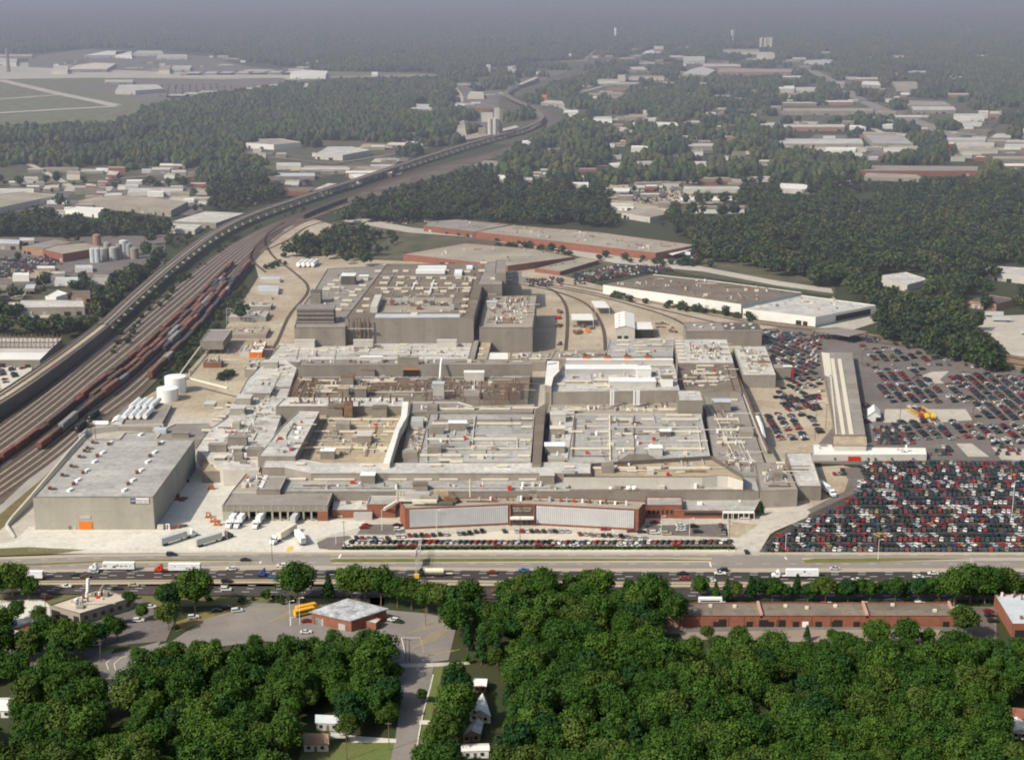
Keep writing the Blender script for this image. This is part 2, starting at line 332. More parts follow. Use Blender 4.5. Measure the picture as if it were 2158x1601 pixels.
# front strips near the bottom
sheet('roadside_grass', [(-80,1249),(270,1252),(540,1256),(810,1259),(810,1275),(560,1272),(290,1280),(-80,1275)], 'grass', .05)
sheet('woodland_edge', [(780,1259),(1080,1262),(2240,1264),(2240,1285),(780,1290)], 'forestfloor', .05)
# strip-mall street and car parks at lower left
sheet('pale_yard', [(-80,1266),(90,1262),(120,1290),(60,1330),(-80,1345)], 'concw', .06)
sheet('service_road', [(190,1400),(210,1330),(270,1300),(330,1290),(370,1305),(330,1318),(270,1330),(215,1400)], 'streetgrey', .07)
sheet('bank_street', [(360,1352),(430,1305),(500,1276),(540,1270),(700,1274),(900,1292),(965,1305),(945,1390),(880,1398),(790,1397),(740,1370),(560,1350),(430,1365),(330,1440),(240,1430),(290,1370)], 'streetgrey', .08)
sheet('service_road', [(205,1405),(215,1380),(260,1372),(340,1350),(300,1400),(275,1430),(215,1430)], 'streetgrey', .09)
sheet('grass_island', [(215,1362),(270,1352),(268,1360),(215,1374)], 'lawn', .10)
sheet('grass_island', [(370,1310),(430,1290),(500,1274),(530,1275),(440,1302),(385,1330)], mat('dry_verge', (.22,.15,.07), col2=(.16,.15,.05), scale=.1), .10)
sheet('side_street', [(836,1408),(915,1400),(905,1450),(885,1530),(870,1620),(816,1640),(832,1560),(845,1480)], 'streetgrey', .09)
sheet('sidewalk', [(830,1398),(990,1394),(990,1399),(916,1404),(836,1406)], 'conc', .11)
stripe('kerb', [(913,1420),(906,1450),(892,1500),(884,1540),(868,1640)], .5, 'concw', .12)
sheet('street_verge', [(916,1402),(935,1403),(925,1450),(905,1530),(900,1640),(872,1640),(888,1540),(906,1450)], 'lawn', .10)
sheet('street_verge', [(690,1398),(835,1398),(835,1405),(700,1408)], mat('dry_verge2', (.24,.18,.09), var=.2), .105)
sheet('driveway', [(732,1548),(775,1552),(835,1556),(835,1564),(735,1564)], 'concw', .12)
sheet('driveway', [(885,1516),(906,1517),(905,1526),(882,1525)], 'concw', .13)
sheet('front_garden', [(640,1555),(832,1560),(820,1640),(620,1640)], 'lawn', .08)
sheet('shop_yard', [(1380,1275),(2100,1278),(2100,1345),(1690,1345),(1640,1330),(1400,1335)], 'asph', .06)
sheet('shop_drive', [(2045,1280),(2085,1280),(2100,1340),(2055,1345),(2030,1320)], mat('worn_drive', (.13,.11,.10), var=.2), .09)
sheet('delivery_yard', [(1430,1332),(1700,1326),(2010,1326),(2010,1350),(1700,1352),(1440,1346)], mat('dusty_yard', (.27,.215,.17), var=.15, grime=.3), .10)
# painted bays
def bays(name, x0, y0, x1, y1, n, dx, dy, m='ypaint', w=.34, z=.15):
    o = MB()
    for i in range(n):
        f = i / max(1, n - 1); a = Vector(P(x0 + (x1 - x0) * f, y0 + (y1 - y0) * f, z)); b = Vector(P(x0 + (x1 - x0) * f + dx, y0 + (y1 - y0) * f + dy, z))
        d = (b - a).normalized(); q = Vector((-d.y, d.x, 0)) * w / 2; o.poly([a - q, b - q, b + q, a + q])
    ob = o.build(name, C[m]); ob['kind'] = 'structure'
bays('parking_lines', 868, 1365, 905, 1335, 7, 52, -18)
bays('parking_lines', 860, 1332, 900, 1312, 5, 45, -8)
bays('parking_lines', 880, 1384, 945, 1374, 6, 24, -7)
bays('parking_lines', 560, 1312, 600, 1290, 5, 40, -12)
bays('parking_lines', 1290, 1112, 1390, 1112, 2, 4, 12, 'paint', z=ZH)
for seg in ([(846,1343),(886,1343)], [(886,1343),(893,1374)], [(846,1343),(854,1377)], [(612,1300),(613,1318)], [(612,1300),(632,1299)]):
    stripe('painted_line', seg, .3, 'paint' if seg[0][0] < 880 else 'ypaint', .135)
for seg in ([(370,1330),(440,1302),(520,1284),(600,1282)], [(228,1410),(224,1396),(240,1382),(262,1374)], [(244,1412),(240,1398),(254,1386),(270,1380)]):
    stripe('painted_line', seg, .28, 'ypaint' if seg[0][0] > 300 else 'paint', .14)
sheet('yellow_hatching', [(606,1152),(618,1150),(615,1160),(603,1160)], mat('hatch_yellow', (.75,.45,.08), var=.15), ZY + .04)
# airfield runways
for px_, wm in (([(-120,172),(0,169),(130,199),(245,222)], 34), ([(-120,213),(0,209),(140,199)], 26), ([(-120,240),(0,238),(120,231),(245,224)], 30), ([(145,200),(240,224)], 22),
                ([(250,164),(640,164),(930,158)], 30)):
    stripe('runway', px_, wm * .8, 'conc', .5 + wm * .004 + px_[0][1] * .0002)
# distant roads
zr = .8
for px_, wm, m_ in (([(1690,138),(1760,175),(1810,210),(1870,235),(1950,262),(2020,295),(2080,320)], 28, 'road'), ([(955,180),(970,205),(968,240),(975,292)], 14, 'conc'),
                    ([(1200,200),(1260,185),(1300,170)], 10, 'conc'), ([(1180,130),(1330,127),(1400,135)], 16, 'conc'), ([(990,155),(1100,135),(1230,128),(1260,100),(1340,60)], 12, 'road'),
                    ([(1330,20),(1390,35),(1350,52),(1330,50)], 14, 'conc'), ([(1370,70),(1410,85)], 14, 'conc'), ([(860,310),(930,300),(1000,290),(1130,265)], 12, 'conc'),
                    ([(1838,270),(1900,300),(1960,320)], 12, 'conc'), ([(1160,215),(1200,235),(1250,265),(1300,270)], 9, 'conc')):
    stripe('distant_road', px_, wm, m_, zr); zr += .02
    for a, b in zip(px_, px_[1:]):
        hw = wm * scl((a[1] + b[1]) / 2) * .5 + 1; L = math.hypot(b[0] - a[0], b[1] - a[1]); nx, ny = -(b[1] - a[1]) / L, (b[0] - a[0]) / L
        ww = hw if abs(nx) > .6 else hw * .4
        EXCL.append([(a[0] + nx * ww, a[1] + ny * ww), (b[0] + nx * ww, b[1] + ny * ww), (b[0] - nx * ww, b[1] - ny * ww), (a[0] - nx * ww, a[1] - ny * ww)])
# ---------------------------------------------------------------- building kit
M = {}
M['beige'] = mat('beige_cladding', (.35,.335,.285), var=.11, scale=.08, streak=1, grime=.25, patch=.045, pdim=(17.5, 7.5), wallp=1)
M['beige2'] = mat('tan_cladding', (.30,.27,.23), var=.12, scale=.08, streak=1, grime=.4, patch=.06, pdim=(30, 6), wallp=1)
M['greybeige'] = mat('grey_beige_cladding', (.25,.225,.19), var=.12, scale=.08, streak=1, grime=.4, patch=.07, pdim=(30, 6), wallp=1)
M['pale'] = mat('pale_cladding', (.52,.50,.45), var=.07, scale=.1, streak=1, grime=.2)
M['white'] = mat('white_cladding', (.74,.74,.70), var=.05, scale=.1, grime=.1)
M['brick'] = mat('red_brick', (.25,.10,.066), var=.15, scale=.3, fine=.12, fscale=3)
M['brickdark'] = mat('dark_brick', (.22,.10,.065), var=.15, scale=.3, fine=.12, fscale=3)
M['orangebrick'] = mat('orange_brick', (.33,.20,.13), var=.15, scale=.3, fine=.1, fscale=3)
M['glass'] = mat('dark_glass', (.03,.035,.04), rough=.25, var=.2, spec=.5)
M['rgrey'] = mat('grey_roof', (.37,.36,.335), var=.13, scale=.04, fine=.14, fscale=.4, grime=.5, patch=.15, pdim=(10, 19))
M['rlight'] = mat('light_roof', (.52,.505,.465), var=.14, scale=.05, fine=.14, fscale=.4, grime=.55, patch=.12, pdim=(8, 15))
M['rwhite'] = mat('white_roof', (.74,.73,.68), var=.06, scale=.04, fine=.06, grime=.2)
M['rtan'] = mat('tan_roof', (.40,.325,.225), var=.15, scale=.04, fine=.14, fscale=.5, grime=.6, patch=.12, pdim=(8, 18))
M['rbrown'] = mat('brown_roof', (.19,.155,.12), var=.16, scale=.04, fine=.14, fscale=.5, grime=.5, patch=.14, pdim=(8, 18))
M['rdark'] = mat('dark_tar_roof', (.125,.11,.10), var=.2, scale=.04, fine=.14, grime=.3)
M['rdusty'] = mat('dusty_gravel_roof', (.34,.30,.24), var=.14, scale=.03, fine=.14, grime=.4, patch=.09, pdim=(16, 30))
M['rmid'] = mat('grey_brown_roof', (.275,.25,.22), var=.14, scale=.03, fine=.14, grime=.45, patch=.11, pdim=(12, 26))
M['cream'] = mat('cream_metal', (.66,.61,.49), var=.06, scale=.5, grime=.15)
M['wmetal'] = mat('white_metal', (.80,.81,.80), var=.05, rough=.5)
M['rust'] = mat('rusty_steel', (.19,.115,.075), var=.3, scale=.5, fine=.2)
M['orange'] = mat('orange_paint', (.62,.17,.03), var=.12)
M['red'] = mat('red_paint', (.50,.035,.02), var=.12)
M['steel'] = mat('galvanised_steel', (.42,.41,.39), var=.12, rough=.5)
M['shadow'] = mat('dark_opening_shade', (.025,.022,.02), var=.2)  # near-black colour painting the shade in openings and under ventilators
M['wood'] = mat('weathered_pole', (.17,.12,.085), var=.2)
M['streaked'] = mat('streaked_roof', (.50,.53,.55), col2=(.20,.19,.18), scale=.22, fine=.3, fscale=.8, rough=.6, grime=.7)
M['silver'] = mat('silver_roof', (.52,.55,.58), var=.10, scale=.08, rough=.5, grime=.4)
def pxy(px, z): return [P(x, y, z)[:2] for x, y in px]
def bld(name, label, cat, px, h, wall, roof, z0=0, par=.5, cope=None, excl=True, group=None):
    xy = pxy(px, h); cx_ = sum(p[0] for p in xy) / len(xy); cy_ = sum(p[1] for p in xy) / len(xy)
    t = thing(name, label, cat, (cx_, cy_, 0), group)
    a = MB(); a.prism(xy, z0, h, top=False); wl = a.build('wall', M[wall], t)
    r = MB(); r.prism(inset(xy, .02), h - par - .05, h - par, bottom=True); r.build('roof', M[roof], t)
    if cope:
        inn = inset(xy, .5); q = MB(); n = len(xy)
        for k in range(n):
            j = (k + 1) % n; q.poly([(*xy[k], h + .05), (*xy[j], h + .05), (*inn[j], h + .05), (*inn[k], h + .05)])
            q.poly([(*inn[k], h - par), (*inn[j], h - par), (*inn[j], h + .05), (*inn[k], h + .05)])
            q.poly([(*xy[k], h - .25), (*xy[j], h - .25), (*xy[j], h + .05), (*xy[k], h + .05)])
        q.build('coping', M[cope], t)
    if excl:
        base = [proj(x, y, 0) for x, y in xy]; EXCL.append(hull([tuple(p) for p in px] + base))
    t['h'] = h - par
    return t
def vent(t, x0, x1, y, h=None, dep=1.6, hh=1.3, m='cream'):
    h = t['h'] if h is None else h
    a = P(x0, y, h); b = P(x1, y, h); o = MB()
    o.box((a[0] + b[0]) / 2, a[1], h + .35, b[0] - a[0], dep, hh - .35); o.build('roof_ventilator', M[m], t)
    q = MB(); q.box((a[0] + b[0]) / 2, a[1], h, (b[0] - a[0]) * .97, dep * .5, .36); q.build('ventilator_underside_shade', M['shadow'], t)  # near-black foot paints the shade beneath the ventilator
def vents(t, lst, **k):
    for a in lst: vent(t, *a, **k)
def unit(t, x0, x1, y, dep, hh, m='greybeige', top=None, h=None, name='penthouse'):
    h = t['h'] if h is None else h
    a = P(x0, y, h); b = P(x1, y, h); cx_ = (a[0] + b[0]) / 2
    o = MB(); o.box(cx_, a[1] + dep / 2, h, b[0] - a[0], dep, hh); w_ = o.build(name, M[m], t)
    if top:
        q = MB(); q.box(cx_, a[1] + dep / 2, h + hh, b[0] - a[0] + .5, dep + .5, .18); q.build('unit_roof', M[top], w_)
    return w_
def tankw(cx_, cy_, z, r, hh, m, parent=None, name='tank', n=24, dome=.06):
    o = MB(); xy = [(cx_ + math.cos(6.2832 * k / n) * r, cy_ + math.sin(6.2832 * k / n) * r) for k in range(n)]
    o.prism(xy, z, z + hh, top=False)
    for k in range(n): a, b = xy[k], xy[(k + 1) % n]; o.poly([(*a, z + hh), (*b, z + hh), (cx_, cy_, z + hh + r * dome)])
    return o.build(name, M[m], parent)
def clutter(t, px, n, seed, kinds='vupbs', h=None):
    r = random.Random(seed); h = t['h'] if h is None else h; x0, y0, x1, y1, _ = bbox0(px)
    k = 0; tries = 0; n = int(n * 2.2)
    while k < n and tries < n * 20:
        tries += 1; x = r.uniform(x0, x1); y = r.uniform(y0, y1)
        if not inpoly(x, y, px) or not inpoly(x - 6, y, px) or not inpoly(x + 6, y, px) or not inpoly(x, y - 3, px) or not inpoly(x, y + 3, px): continue
        k += 1; X, Y, _z = P(x, y, h); c = r.choice(kinds + 'p')
        if c == 'u': MB().box(X, Y, h, r.uniform(1.5, 3.5), r.uniform(1.5, 3), r.uniform(.8, 2)).build('roof_unit', M[r.choice(['cream', 'steel', 'greybeige', 'pale', 'beige2'])], t)
        elif c == 'v': o = MB(); ln = r.uniform(2, 6); o.box(X, Y, h + .3, ln, .9, .6); o.build('roof_ventilator', M[r.choice(['cream', 'pale', 'steel'])], t)
        elif c == 'p':
            o = MB(); ln = r.uniform(6, 20); d = r.random() > .5
            o.tube([(X, Y, h + .5), (X + (ln if d else 0), Y + (0 if d else ln), h + .5)], r.uniform(.18, .4), 6); o.build('pipe', M[r.choice(['cream', 'steel', 'rust'])], t)
        elif c == 'b': o = MB(); o.tube([(X, Y, h), (X, Y, h + r.uniform(1.2, 2.6))], r.uniform(.35, .8), 8); o.build('roof_fan', M[r.choice(['wmetal', 'steel', 'cream', 'rust'])], t)
        elif c == 's': MB().box(X, Y, h, r.uniform(.8, 1.6), 1, r.uniform(.8, 1.5)).build('roof_hatch', M[r.choice(['wmetal', 'rust', 'steel', 'greybeige', 'rdark', 'cream', 'red'])], t)
def bbox0(p): xs = [a[0] for a in p]; ys = [a[1] for a in p]; return (min(xs), min(ys), max(xs), max(ys), p)
# ---------------------------------------------------------------- body-parts warehouse at front left
px = [(69,1047),(322,1047),(410,926),(332,924),(326,909),(264,911),(252,925),(180,925)]
wh = bld('warehouse', 'big beige windowless warehouse with a flat grey roof beside the railway yard', 'warehouse', px, 17, 'beige', 'rgrey', cope='beige2')
for x, y in ((105,1031),(131,1003),(150,984),(167,964),(178,952),(184,946),(195,934)):
    a = P(x, y, 16.4); MB().box(a[0], a[1], 16.5, 1.6, 1.6, 1.4, .6).build('roof_fan', M['rust'], wh); MB().box(a[0] + 2, a[1] - .5, 16.5, 2.4, 2.2, .8, .3).build('fan_cowl', M['rdark'], wh)
for x, y, c in ((229,938,0),(233,934,1),(217,955,1),(205,963,0),(200,974,1),(183,993,1),(175,998,0),(165,1013,1),(155,1022,0),(148,1034,1),(336,938,0),(341,934,1),(327,954,1),(316,963,0),(312,974,1),(298,992,1),(289,998,0),(281,1013,1),(270,1022,0),(263,1034,1),(297,917,1)):
    a = P(x, y, 16.4); (MB().box(a[0], a[1], 16.5, 1.7, 3.6, 1.0, -.35) if c else MB().box(a[0], a[1], 16.5, 1.6, 1.6, 1.6, .5)).build('skylight' if c else 'roof_fan', M['wmetal' if c else 'rust'], wh)
f0 = P(69, 1047, 17); f1 = P(322, 1047, 17); Yf = f0[1]
def on_front(x, Yw): return (x - CX) / FL * (Yw * cT + (CAMH - 8) * sT)
xa, xb = on_front(165, Yf), on_front(193, Yf)
MB().box((xa + xb) / 2, Yf - .12, 0, xb - xa, .3, 4.4).build('rolling_door', M['orange'], wh)
MB().box((xa + xb) / 2, Yf - .1, 6, (xb - xa) * .85, .25, 1.6).build('louvre', M['steel'], wh)
MB().box(on_front(199, Yf), Yf - .12, 10.4, 15, .1, .22).build('trim_strip', M['pale'], wh)
for x in (156, 145): MB().box(on_front(x, Yf), Yf - .12, 0, 1.1, .2, 2.2).build('door', M['rbrown' if x < 150 else 'steel'], wh)
MB().prism(inset(pxy(px, 17), -.12), 0, .5, top=True).build('base_course', M['rmid'], wh)
# sign with emblem and lettering
def text(body, size, loc, m, parent=None, name='lettering', ex=.06, align='CENTER'):
    c = bpy.data.curves.new(name, 'FONT'); c.body = body; c.size = size; c.extrude = ex; c.align_x = align; c.align_y = 'CENTER'
    o = bpy.data.objects.new('tmp', c); COL.objects.link(o); dg = bpy.context.evaluated_depsgraph_get(); me = bpy.data.meshes.new_from_object(o.evaluated_get(dg))
    bpy.data.objects.remove(o); me.transform(Matrix.Rotation(math.pi / 2, 4, 'X')); me.name = name
    me.materials.clear(); me.materials.append(M[m] if isinstance(m, str) else m)
    o = bpy.data.objects.new(name, me); COL.objects.link(o); o.parent = parent; o.location = Vector(loc) - (wloc(parent) if parent else Vector()); return o
M['navy'] = mat('navy_paint', (.04,.06,.16), var=.1)
sx0, sx1 = on_front(277, Yf), on_front(316, Yf)
sg = MB(); sg.box((sx0 + sx1) / 2, Yf - .25, 13.9, sx1 - sx0, .3, 2.7); sg = sg.build('sign_board', M['white'], wh)
MB().box(sx0 + 1.3, Yf - .42, 13.9, 2.6, .1, 2.7).build('emblem_panel', M['navy'], sg)
text('GM', 1.5, (sx0 + 1.3, Yf - .5, 15.2), 'white', sg); [text(w_, z_, (x_ + sx0, Yf - .42, zz), 'rdark', sg) for w_, z_, x_, zz in (('General', .95, 4.3, 15.5), ('Motors', .95, 7.6, 15.5), ('Assembly', .72, 4.4, 14.5), ('Division', .72, 7.5, 14.5))]
t = thing('meter_cabinet', 'pale utility cabinets and pipes at the front right corner of the beige warehouse', 'utility cabinet', P(340, 1117))
a = P(338, 1118); MB().box(a[0], a[1] + 1, 0, 3, 2, 2.6).build('cabinet', M['pale'], t); MB().tube([(a[0] + 3, a[1], 0), (a[0] + 3, a[1], 3.4), (a[0] + 4.4, a[1], 3.4), (a[0] + 4.4, a[1], 0)], .35, 8).build('pipe', M['wmetal'], t)
# retaining wall of the railway bank
def wallrun(name, label, cat, px, h0, h1, th, m, hb=0):
    pts = [Vector(P(x, y)[:2]) for x, y in px]; o = MB(); n_ = len(pts) - 1
    for i, (a, b) in enumerate(zip(pts, pts[1:])):
        d = (b - a).normalized(); q = Vector((-d.y, d.x)) * th / 2; ha = h0 + (h1 - h0) * i / n_; hc = h0 + (h1 - h0) * (i + 1) / n_
        k = len(o.v); o.v += [(*(a + q), 0), (*(a - q), 0), (*(b - q), 0), (*(b + q), 0), (*(a + q), ha), (*(a - q), ha), (*(b - q), hc), (*(b + q), hc)]
        for f in ((0,1,2,3),(4,7,6,5),(0,4,5,1),(1,5,6,2),(2,6,7,3),(3,7,4,0)): o.f.append(tuple(k + c for c in f)); o.mi.append(0)
    return tag(o.build(name, M[m] if isinstance(m, str) else m), label, cat)
wallrun('retaining_wall', 'long concrete retaining wall with a pale top between the railway and the warehouse', 'retaining wall', [(31,1134),(14,1112),(26,1100),(60,1066),(108,1013),(150,966),(180,938)], 1.0, 7, 1.0, 'pale')
wallrun('retaining_wall', 'pale curved wall between the tracks and the tank farm behind the warehouse', 'retaining wall', [(168,932),(182,918),(250,909),(345,906)], 4, 4, .8, 'pale')
# ---------------------------------------------------------------- the assembly plant, block by block
def V(*a): return list(a)
b1 = bld('assembly_hall', 'long low grey roofed front hall of the plant behind the office', 'factory hall', [(593,1036),(1600,1034),(1592,1004),(607,1004)], 9, 'greybeige', 'rgrey', cope='greybeige')
vents(b1, [(606,645,1012),(662,748,1012),(818,858,1012),(873,911,1012),(926,965,1012),(1014,1072,1012),(1093,1131,1012)])
unit(b1, 760, 790, 1020, 6, 4.6, 'greybeige', 'wmetal'); unit(b1, 1138, 1168, 1020, 6, 4.6, 'greybeige', 'pale'); unit(b1, 738, 762, 1029, 3, 1.2, 'steel')
unit(b1, 738, 748, 1021, 2, 1.4, 'red', name='roof_hatch'); unit(b1, 1070, 1078, 1034, 2, 2.2, 'red', name='roof_hatch'); unit(b1, 870, 901, 1034, 5, 3, 'beige2', 'rbrown')
for x in (1325, 1337): a = P(x, 1033, 8.5); tankw(a[0], a[1], 8.5, 1.4, 2, 'wmetal', b1, 'water_tank', 12, .4)
unit(b1, 1283, 1290, 1031, 1, 1.2, 'wmetal', name='roof_fan')
clutter(b1, [(610,1034),(1500,1033),(1500,1020),(615,1020)], 22, 1, 'bbsu')
b1b = bld('factory_hall', 'beige end block of the plant nearest the packed new car lot', 'factory hall', [(1602,1034),(1681,1031),(1655,975),(1590,975)], 9.5, 'beige2', 'rmid', cope='beige2'); clutter(b1b, [(1605,1030),(1670,1028),(1650,980),(1600,980)], 12, 2)
unit(b1b, 1628, 1650, 1010, 6, 3.5, 'greybeige'); vents(b1b, [(1636,1654,978),(1640,1656,1000)])
b2 = bld('factory_hall', 'very long whitish flat roof band running across the front of the plant', 'factory hall', [(552,985),(600,985),(655,997),(1244,997),(1243,978),(1180,973),(1080,976),(680,975),(640,968),(560,968)], 12.5, 'beige2', 'rlight', par=.2, cope='pale')
vents(b2, [(624,643,979),(763,787,982),(905,930,982),(925,950,972),(948,975,975),(1047,1070,984),(1190,1210,986)]); unit(b2, 1183, 1212, 998, 3, 1.8, 'steel')
b3 = bld('factory_hall', 'tan roofed bay with a pale screen wall at the right front of the plant', 'factory hall', [(1188,1004),(1480,1004),(1512,1001),(1535,1002),(1566,1012),(1566,1000),(1500,960),(1245,976),(1245,998),(1188,998)], 14.5, 'pale', 'rtan', par=2.2, cope='rdark')
vents(b3, [(1248,1268,989),(1297,1340,989),(1363,1393,989),(1410,1496,989)]); unit(b3, 1268, 1294, 997, 6, 4, 'greybeige'); unit(b3, 1365, 1378, 1000, 3, 2.4, 'pale'); unit(b3, 1405, 1411, 1003, 2, 1.6, 'red', name='roof_hatch')
clutter(b3, [(1250,1000),(1490,1000),(1490,970),(1260,980)], 14, 3)
b5 = bld('factory_hall', 'grey roofed block with a dark shaded side left of the tan roof court', 'factory hall', [(543,960),(622,961),(673,867),(628,866),(592,900)], 15, 'greybeige', 'rlight', cope='pale')
for x, y in ((625,904),(620,913),(620,924)): unit(b5, x, x + 10, y, 2, 1.2, 'wmetal', name='skylight')
unit(b5, 586, 594, 927, 2, 1.3, 'red', name='roof_hatch'); unit(b5, 565, 605, 942, 4, 1.5, 'steel'); clutter(b5, [(556,955),(618,958),(660,880),(630,872),(600,905)], 12, 4)
b4 = bld('factory_hall', 'sunken tan gravel roof court between the grey block and the white conveyor', 'factory hall', [(622,977),(812,977),(852,866),(672,866)], 9, 'greybeige', 'rtan')
vents(b4, [(672,760,886),(765,840,886),(657,695,912),(705,790,912),(808,832,912),(642,700,946),(702,775,946),(795,817,946)])
unit(b4, 752, 782, 935, 7, 4.5, 'greybeige', 'pale'); unit(b4, 675, 705, 968, 6, 4.6, 'greybeige', 'wmetal'); unit(b4, 708, 737, 907, 8, 4, 'beige2'); unit(b4, 690, 722, 878, 9, 5.5, 'greybeige', 'rbrown'); unit(b4, 785, 815, 880, 8, 5.5, 'greybeige', 'rbrown'); unit(b4, 788, 796, 900, 2, 1.6, 'red', name='roof_hatch')
clutter(b4, [(650,970),(805,970),(835,885),(680,885)], 26, 5)
b6 = bld('covered_conveyor', 'bright white covered conveyor bridge slanting across the tan roof court', 'conveyor', [(807,976),(821,976),(842,905),(858,877),(861,846),(848,846),(845,876),(833,902)], 15, 'cream', 'rwhite', z0=9, par=0, excl=False)
b7 = bld('factory_hall', 'narrow roof crowded with ducts right of the white conveyor', 'factory hall', [(845,977),(892,977),(925,870),(864,866)], 9.5, 'greybeige', 'rmid'); clutter(b7, [(850,970),(885,970),(910,880),(868,880)], 30, 6, 'upvb')
unit(b7, 866, 892, 905, 10, 5, 'steel'); unit(b7, 848, 880, 968, 5, 4, 'beige2'); unit(b7, 900, 922, 878, 8, 6, 'greybeige')
b8 = bld('factory_hall', 'middle grey roofed hall with rows of long cream ventilators', 'factory hall', [(878,977),(1118,977),(1127,868),(905,870)], 12, 'pale', 'rgrey', cope='beige2')
vents(b8, [(910,945,895),(947,985,895),(1005,1098,895),(1100,1122,885),(1099,1121,902),(900,978,928),(998,1090,928),(1096,1118,930),(885,930,962),(932,972,962),(990,1072,962),(1092,1117,963)])
unit(b8, 945, 983, 908, 6, 4.5, 'greybeige', 'wmetal'); unit(b8, 905, 935, 915, 5, 4, 'greybeige'); unit(b8, 900, 930, 955, 6, 3.5, 'greybeige'); unit(b8, 976, 983, 926, 2, 1.6, 'red', name='roof_hatch')
clutter(b8, [(895,972),(1110,972),(1118,880),(915,880)], 24, 7, 'bspu')
b9 = bld('factory_hall', 'dark sloping parapet strip along the slot between the two grey halls', 'factory hall', [(1121,978),(1140,978),(1150,850),(1128,862)], 14, 'greybeige', 'rbrown', par=.1)
b10 = bld('factory_hall', 'wide grey roofed hall with cream ventilators at the right of the slot', 'factory hall', [(1190,1000),(1505,1000),(1477,872),(1210,872)], 11, 'beige2', 'rgrey', cope='pale')
vents(b10, [(1404,1458,877),(1255,1282,886),(1295,1331,886),(1352,1378,886),(1394,1472,886),(1198,1228,912),(1255,1284,912),(1297,1333,917),(1355,1382,912),(1405,1478,912),(1202,1287,948),(1298,1337,948),(1358,1380,948),(1403,1485,948)])
unit(b10, 1391, 1414, 920, 5, 3, 'rdark', 'wmetal'); unit(b10, 1368, 1396, 961, 6, 4.4, 'pale', 'wmetal'); unit(b10, 1375, 1382, 930, 2, 2, 'red', name='roof_hatch'); unit(b10, 1234, 1241, 957, 2, 1.2, 'red', name='roof_hatch'); unit(b10, 1316, 1323, 910, 2, 2, 'rdark', name='roof_hatch')
for x0, x1 in ((1286, 1290), (1337, 1339)):
    a = P(x0, 970, 10.5); b = P(x0 - 1, 876, 10.5); MB().tube([(a[0], a[1], 10.9), (b[0], b[1], 10.9)], .55 if x0 < 1300 else .25, 6).build('pipe', M['cream' if x0 < 1300 else 'rbrown'], b10)
o = MB(); q = [P(x, 977, 10.5) for x in (1293, 1325, 1365, 1402)]; o.poly([q[0], q[3], (q[2][0], q[2][1], 16), (q[1][0], q[1][1], 16)]); o.poly([(q[1][0], q[1][1], 16), (q[2][0], q[2][1], 16), (q[2][0], q[2][1] + 12, 10.5), (q[1][0], q[1][1] + 12, 10.5)])
o.poly([q[0], (q[1][0], q[1][1], 16), (q[1][0], q[1][1] + 12, 10.5)]); o.poly([q[3], (q[2][0], q[2][1] + 12, 10.5), (q[2][0], q[2][1], 16)]); o.build('roof_gable', M['greybeige'], b10)
clutter(b10, [(1210,965),(1480,965),(1470,885),(1220,885)], 26, 8, 'bbspu')
b10b = bld('factory_hall', 'pale narrow lean-to with boxes on its roof beside the dark slot', 'factory hall', [(1152,1000),(1192,1000),(1212,860),(1160,856)], 9.5, 'beige2', 'rlight')
unit(b10b, 1160, 1192, 890, 8, 4.5, 'pale', 'pale'); unit(b10b, 1148, 1190, 955, 7, 4, 'beige2', 'wmetal'); unit(b10b, 1160, 1190, 916, 6, 3.5, 'beige2', 'cream'); unit(b10b, 1155, 1190, 978, 6, 3, 'beige'); vents(b10b, [(1200,1228,880),(1197,1223,866)]); clutter(b10b, [(1160,990),(1190,990),(1200,870),(1168,870)], 16, 9)
b11 = bld('factory_hall', 'brownish gravel roof strip with pipes and ducts at the right side of the plant', 'factory hall', [(1508,1002),(1620,1002),(1563,830),(1482,830)], 8.5, 'beige2', 'rmid')
vents(b11, [(1505,1556,886),(1508,1562,908),(1515,1570,935),(1500,1537,845),(1540,1554,845)]); unit(b11, 1505, 1540, 868, 8, 6, 'greybeige', 'silver'); unit(b11, 1560, 1588, 920, 6, 3, 'beige2'); clutter(b11, [(1515,995),(1600,995),(1555,850),(1492,850)], 34, 10, 'upbsb')
b12 = bld('factory_hall', 'narrow pale roofed band across the middle of the plant', 'factory hall', [(581,856),(848,856),(850,838),(600,838)], 14, 'greybeige', 'rlight', cope='pale')
clutter(b12, [(600,854),(840,854),(845,841),(612,841)], 16, 11, 'bbsu')
for x, y, hh in ((632,848,5),(662,846,5),(694,850,5),(722,848,7),(757,856,3),(823,848,6)):
    a = P(x, y, 13.5); MB().tube([(a[0], a[1], 13.5), (a[0], a[1], 13.5 + hh)], .55, 8).build('exhaust_stack', M['rust'], b12)
a = P(735, 878, 9); o = MB(); o.box(a[0], a[1], 9, 5, 5, 9); o.box(a[0] - 5, a[1] + 2, 14, 8, 2, 1); o.tube([(a[0] + 1, a[1], 18), (a[0] + 1, a[1], 22)], .8, 8); o.tube([(a[0] - 1.4, a[1], 18), (a[0] - 1.4, a[1], 21)], .8, 8)
tag(o.build('dust_collector', M['rust']), 'brown rusty dust collector tower in front of the narrow pale roofed band', 'dust collector')
b12b = bld('factory_hall', 'low roof with a kinked parapet right of the top of the white conveyor', 'factory hall', [(862,868),(1122,868),(1126,852),(1000,856),(965,846),(866,846)], 13, 'greybeige', 'rmid', par=.8, cope='pale'); vents(b12b, [(925,1000,864),(1010,1075,864),(1080,1136,862)]); clutter(b12b, [(880,866),(1110,866),(1110,857),(880,856)], 12, 12, 'usb')
b13 = bld('factory_hall', 'brown sunken roof court full of steel frames and ducts in the middle of the plant', 'factory hall', [(600,840),(1112,842),(1118,785),(628,785)], 7.5, 'greybeige', 'rbrown')
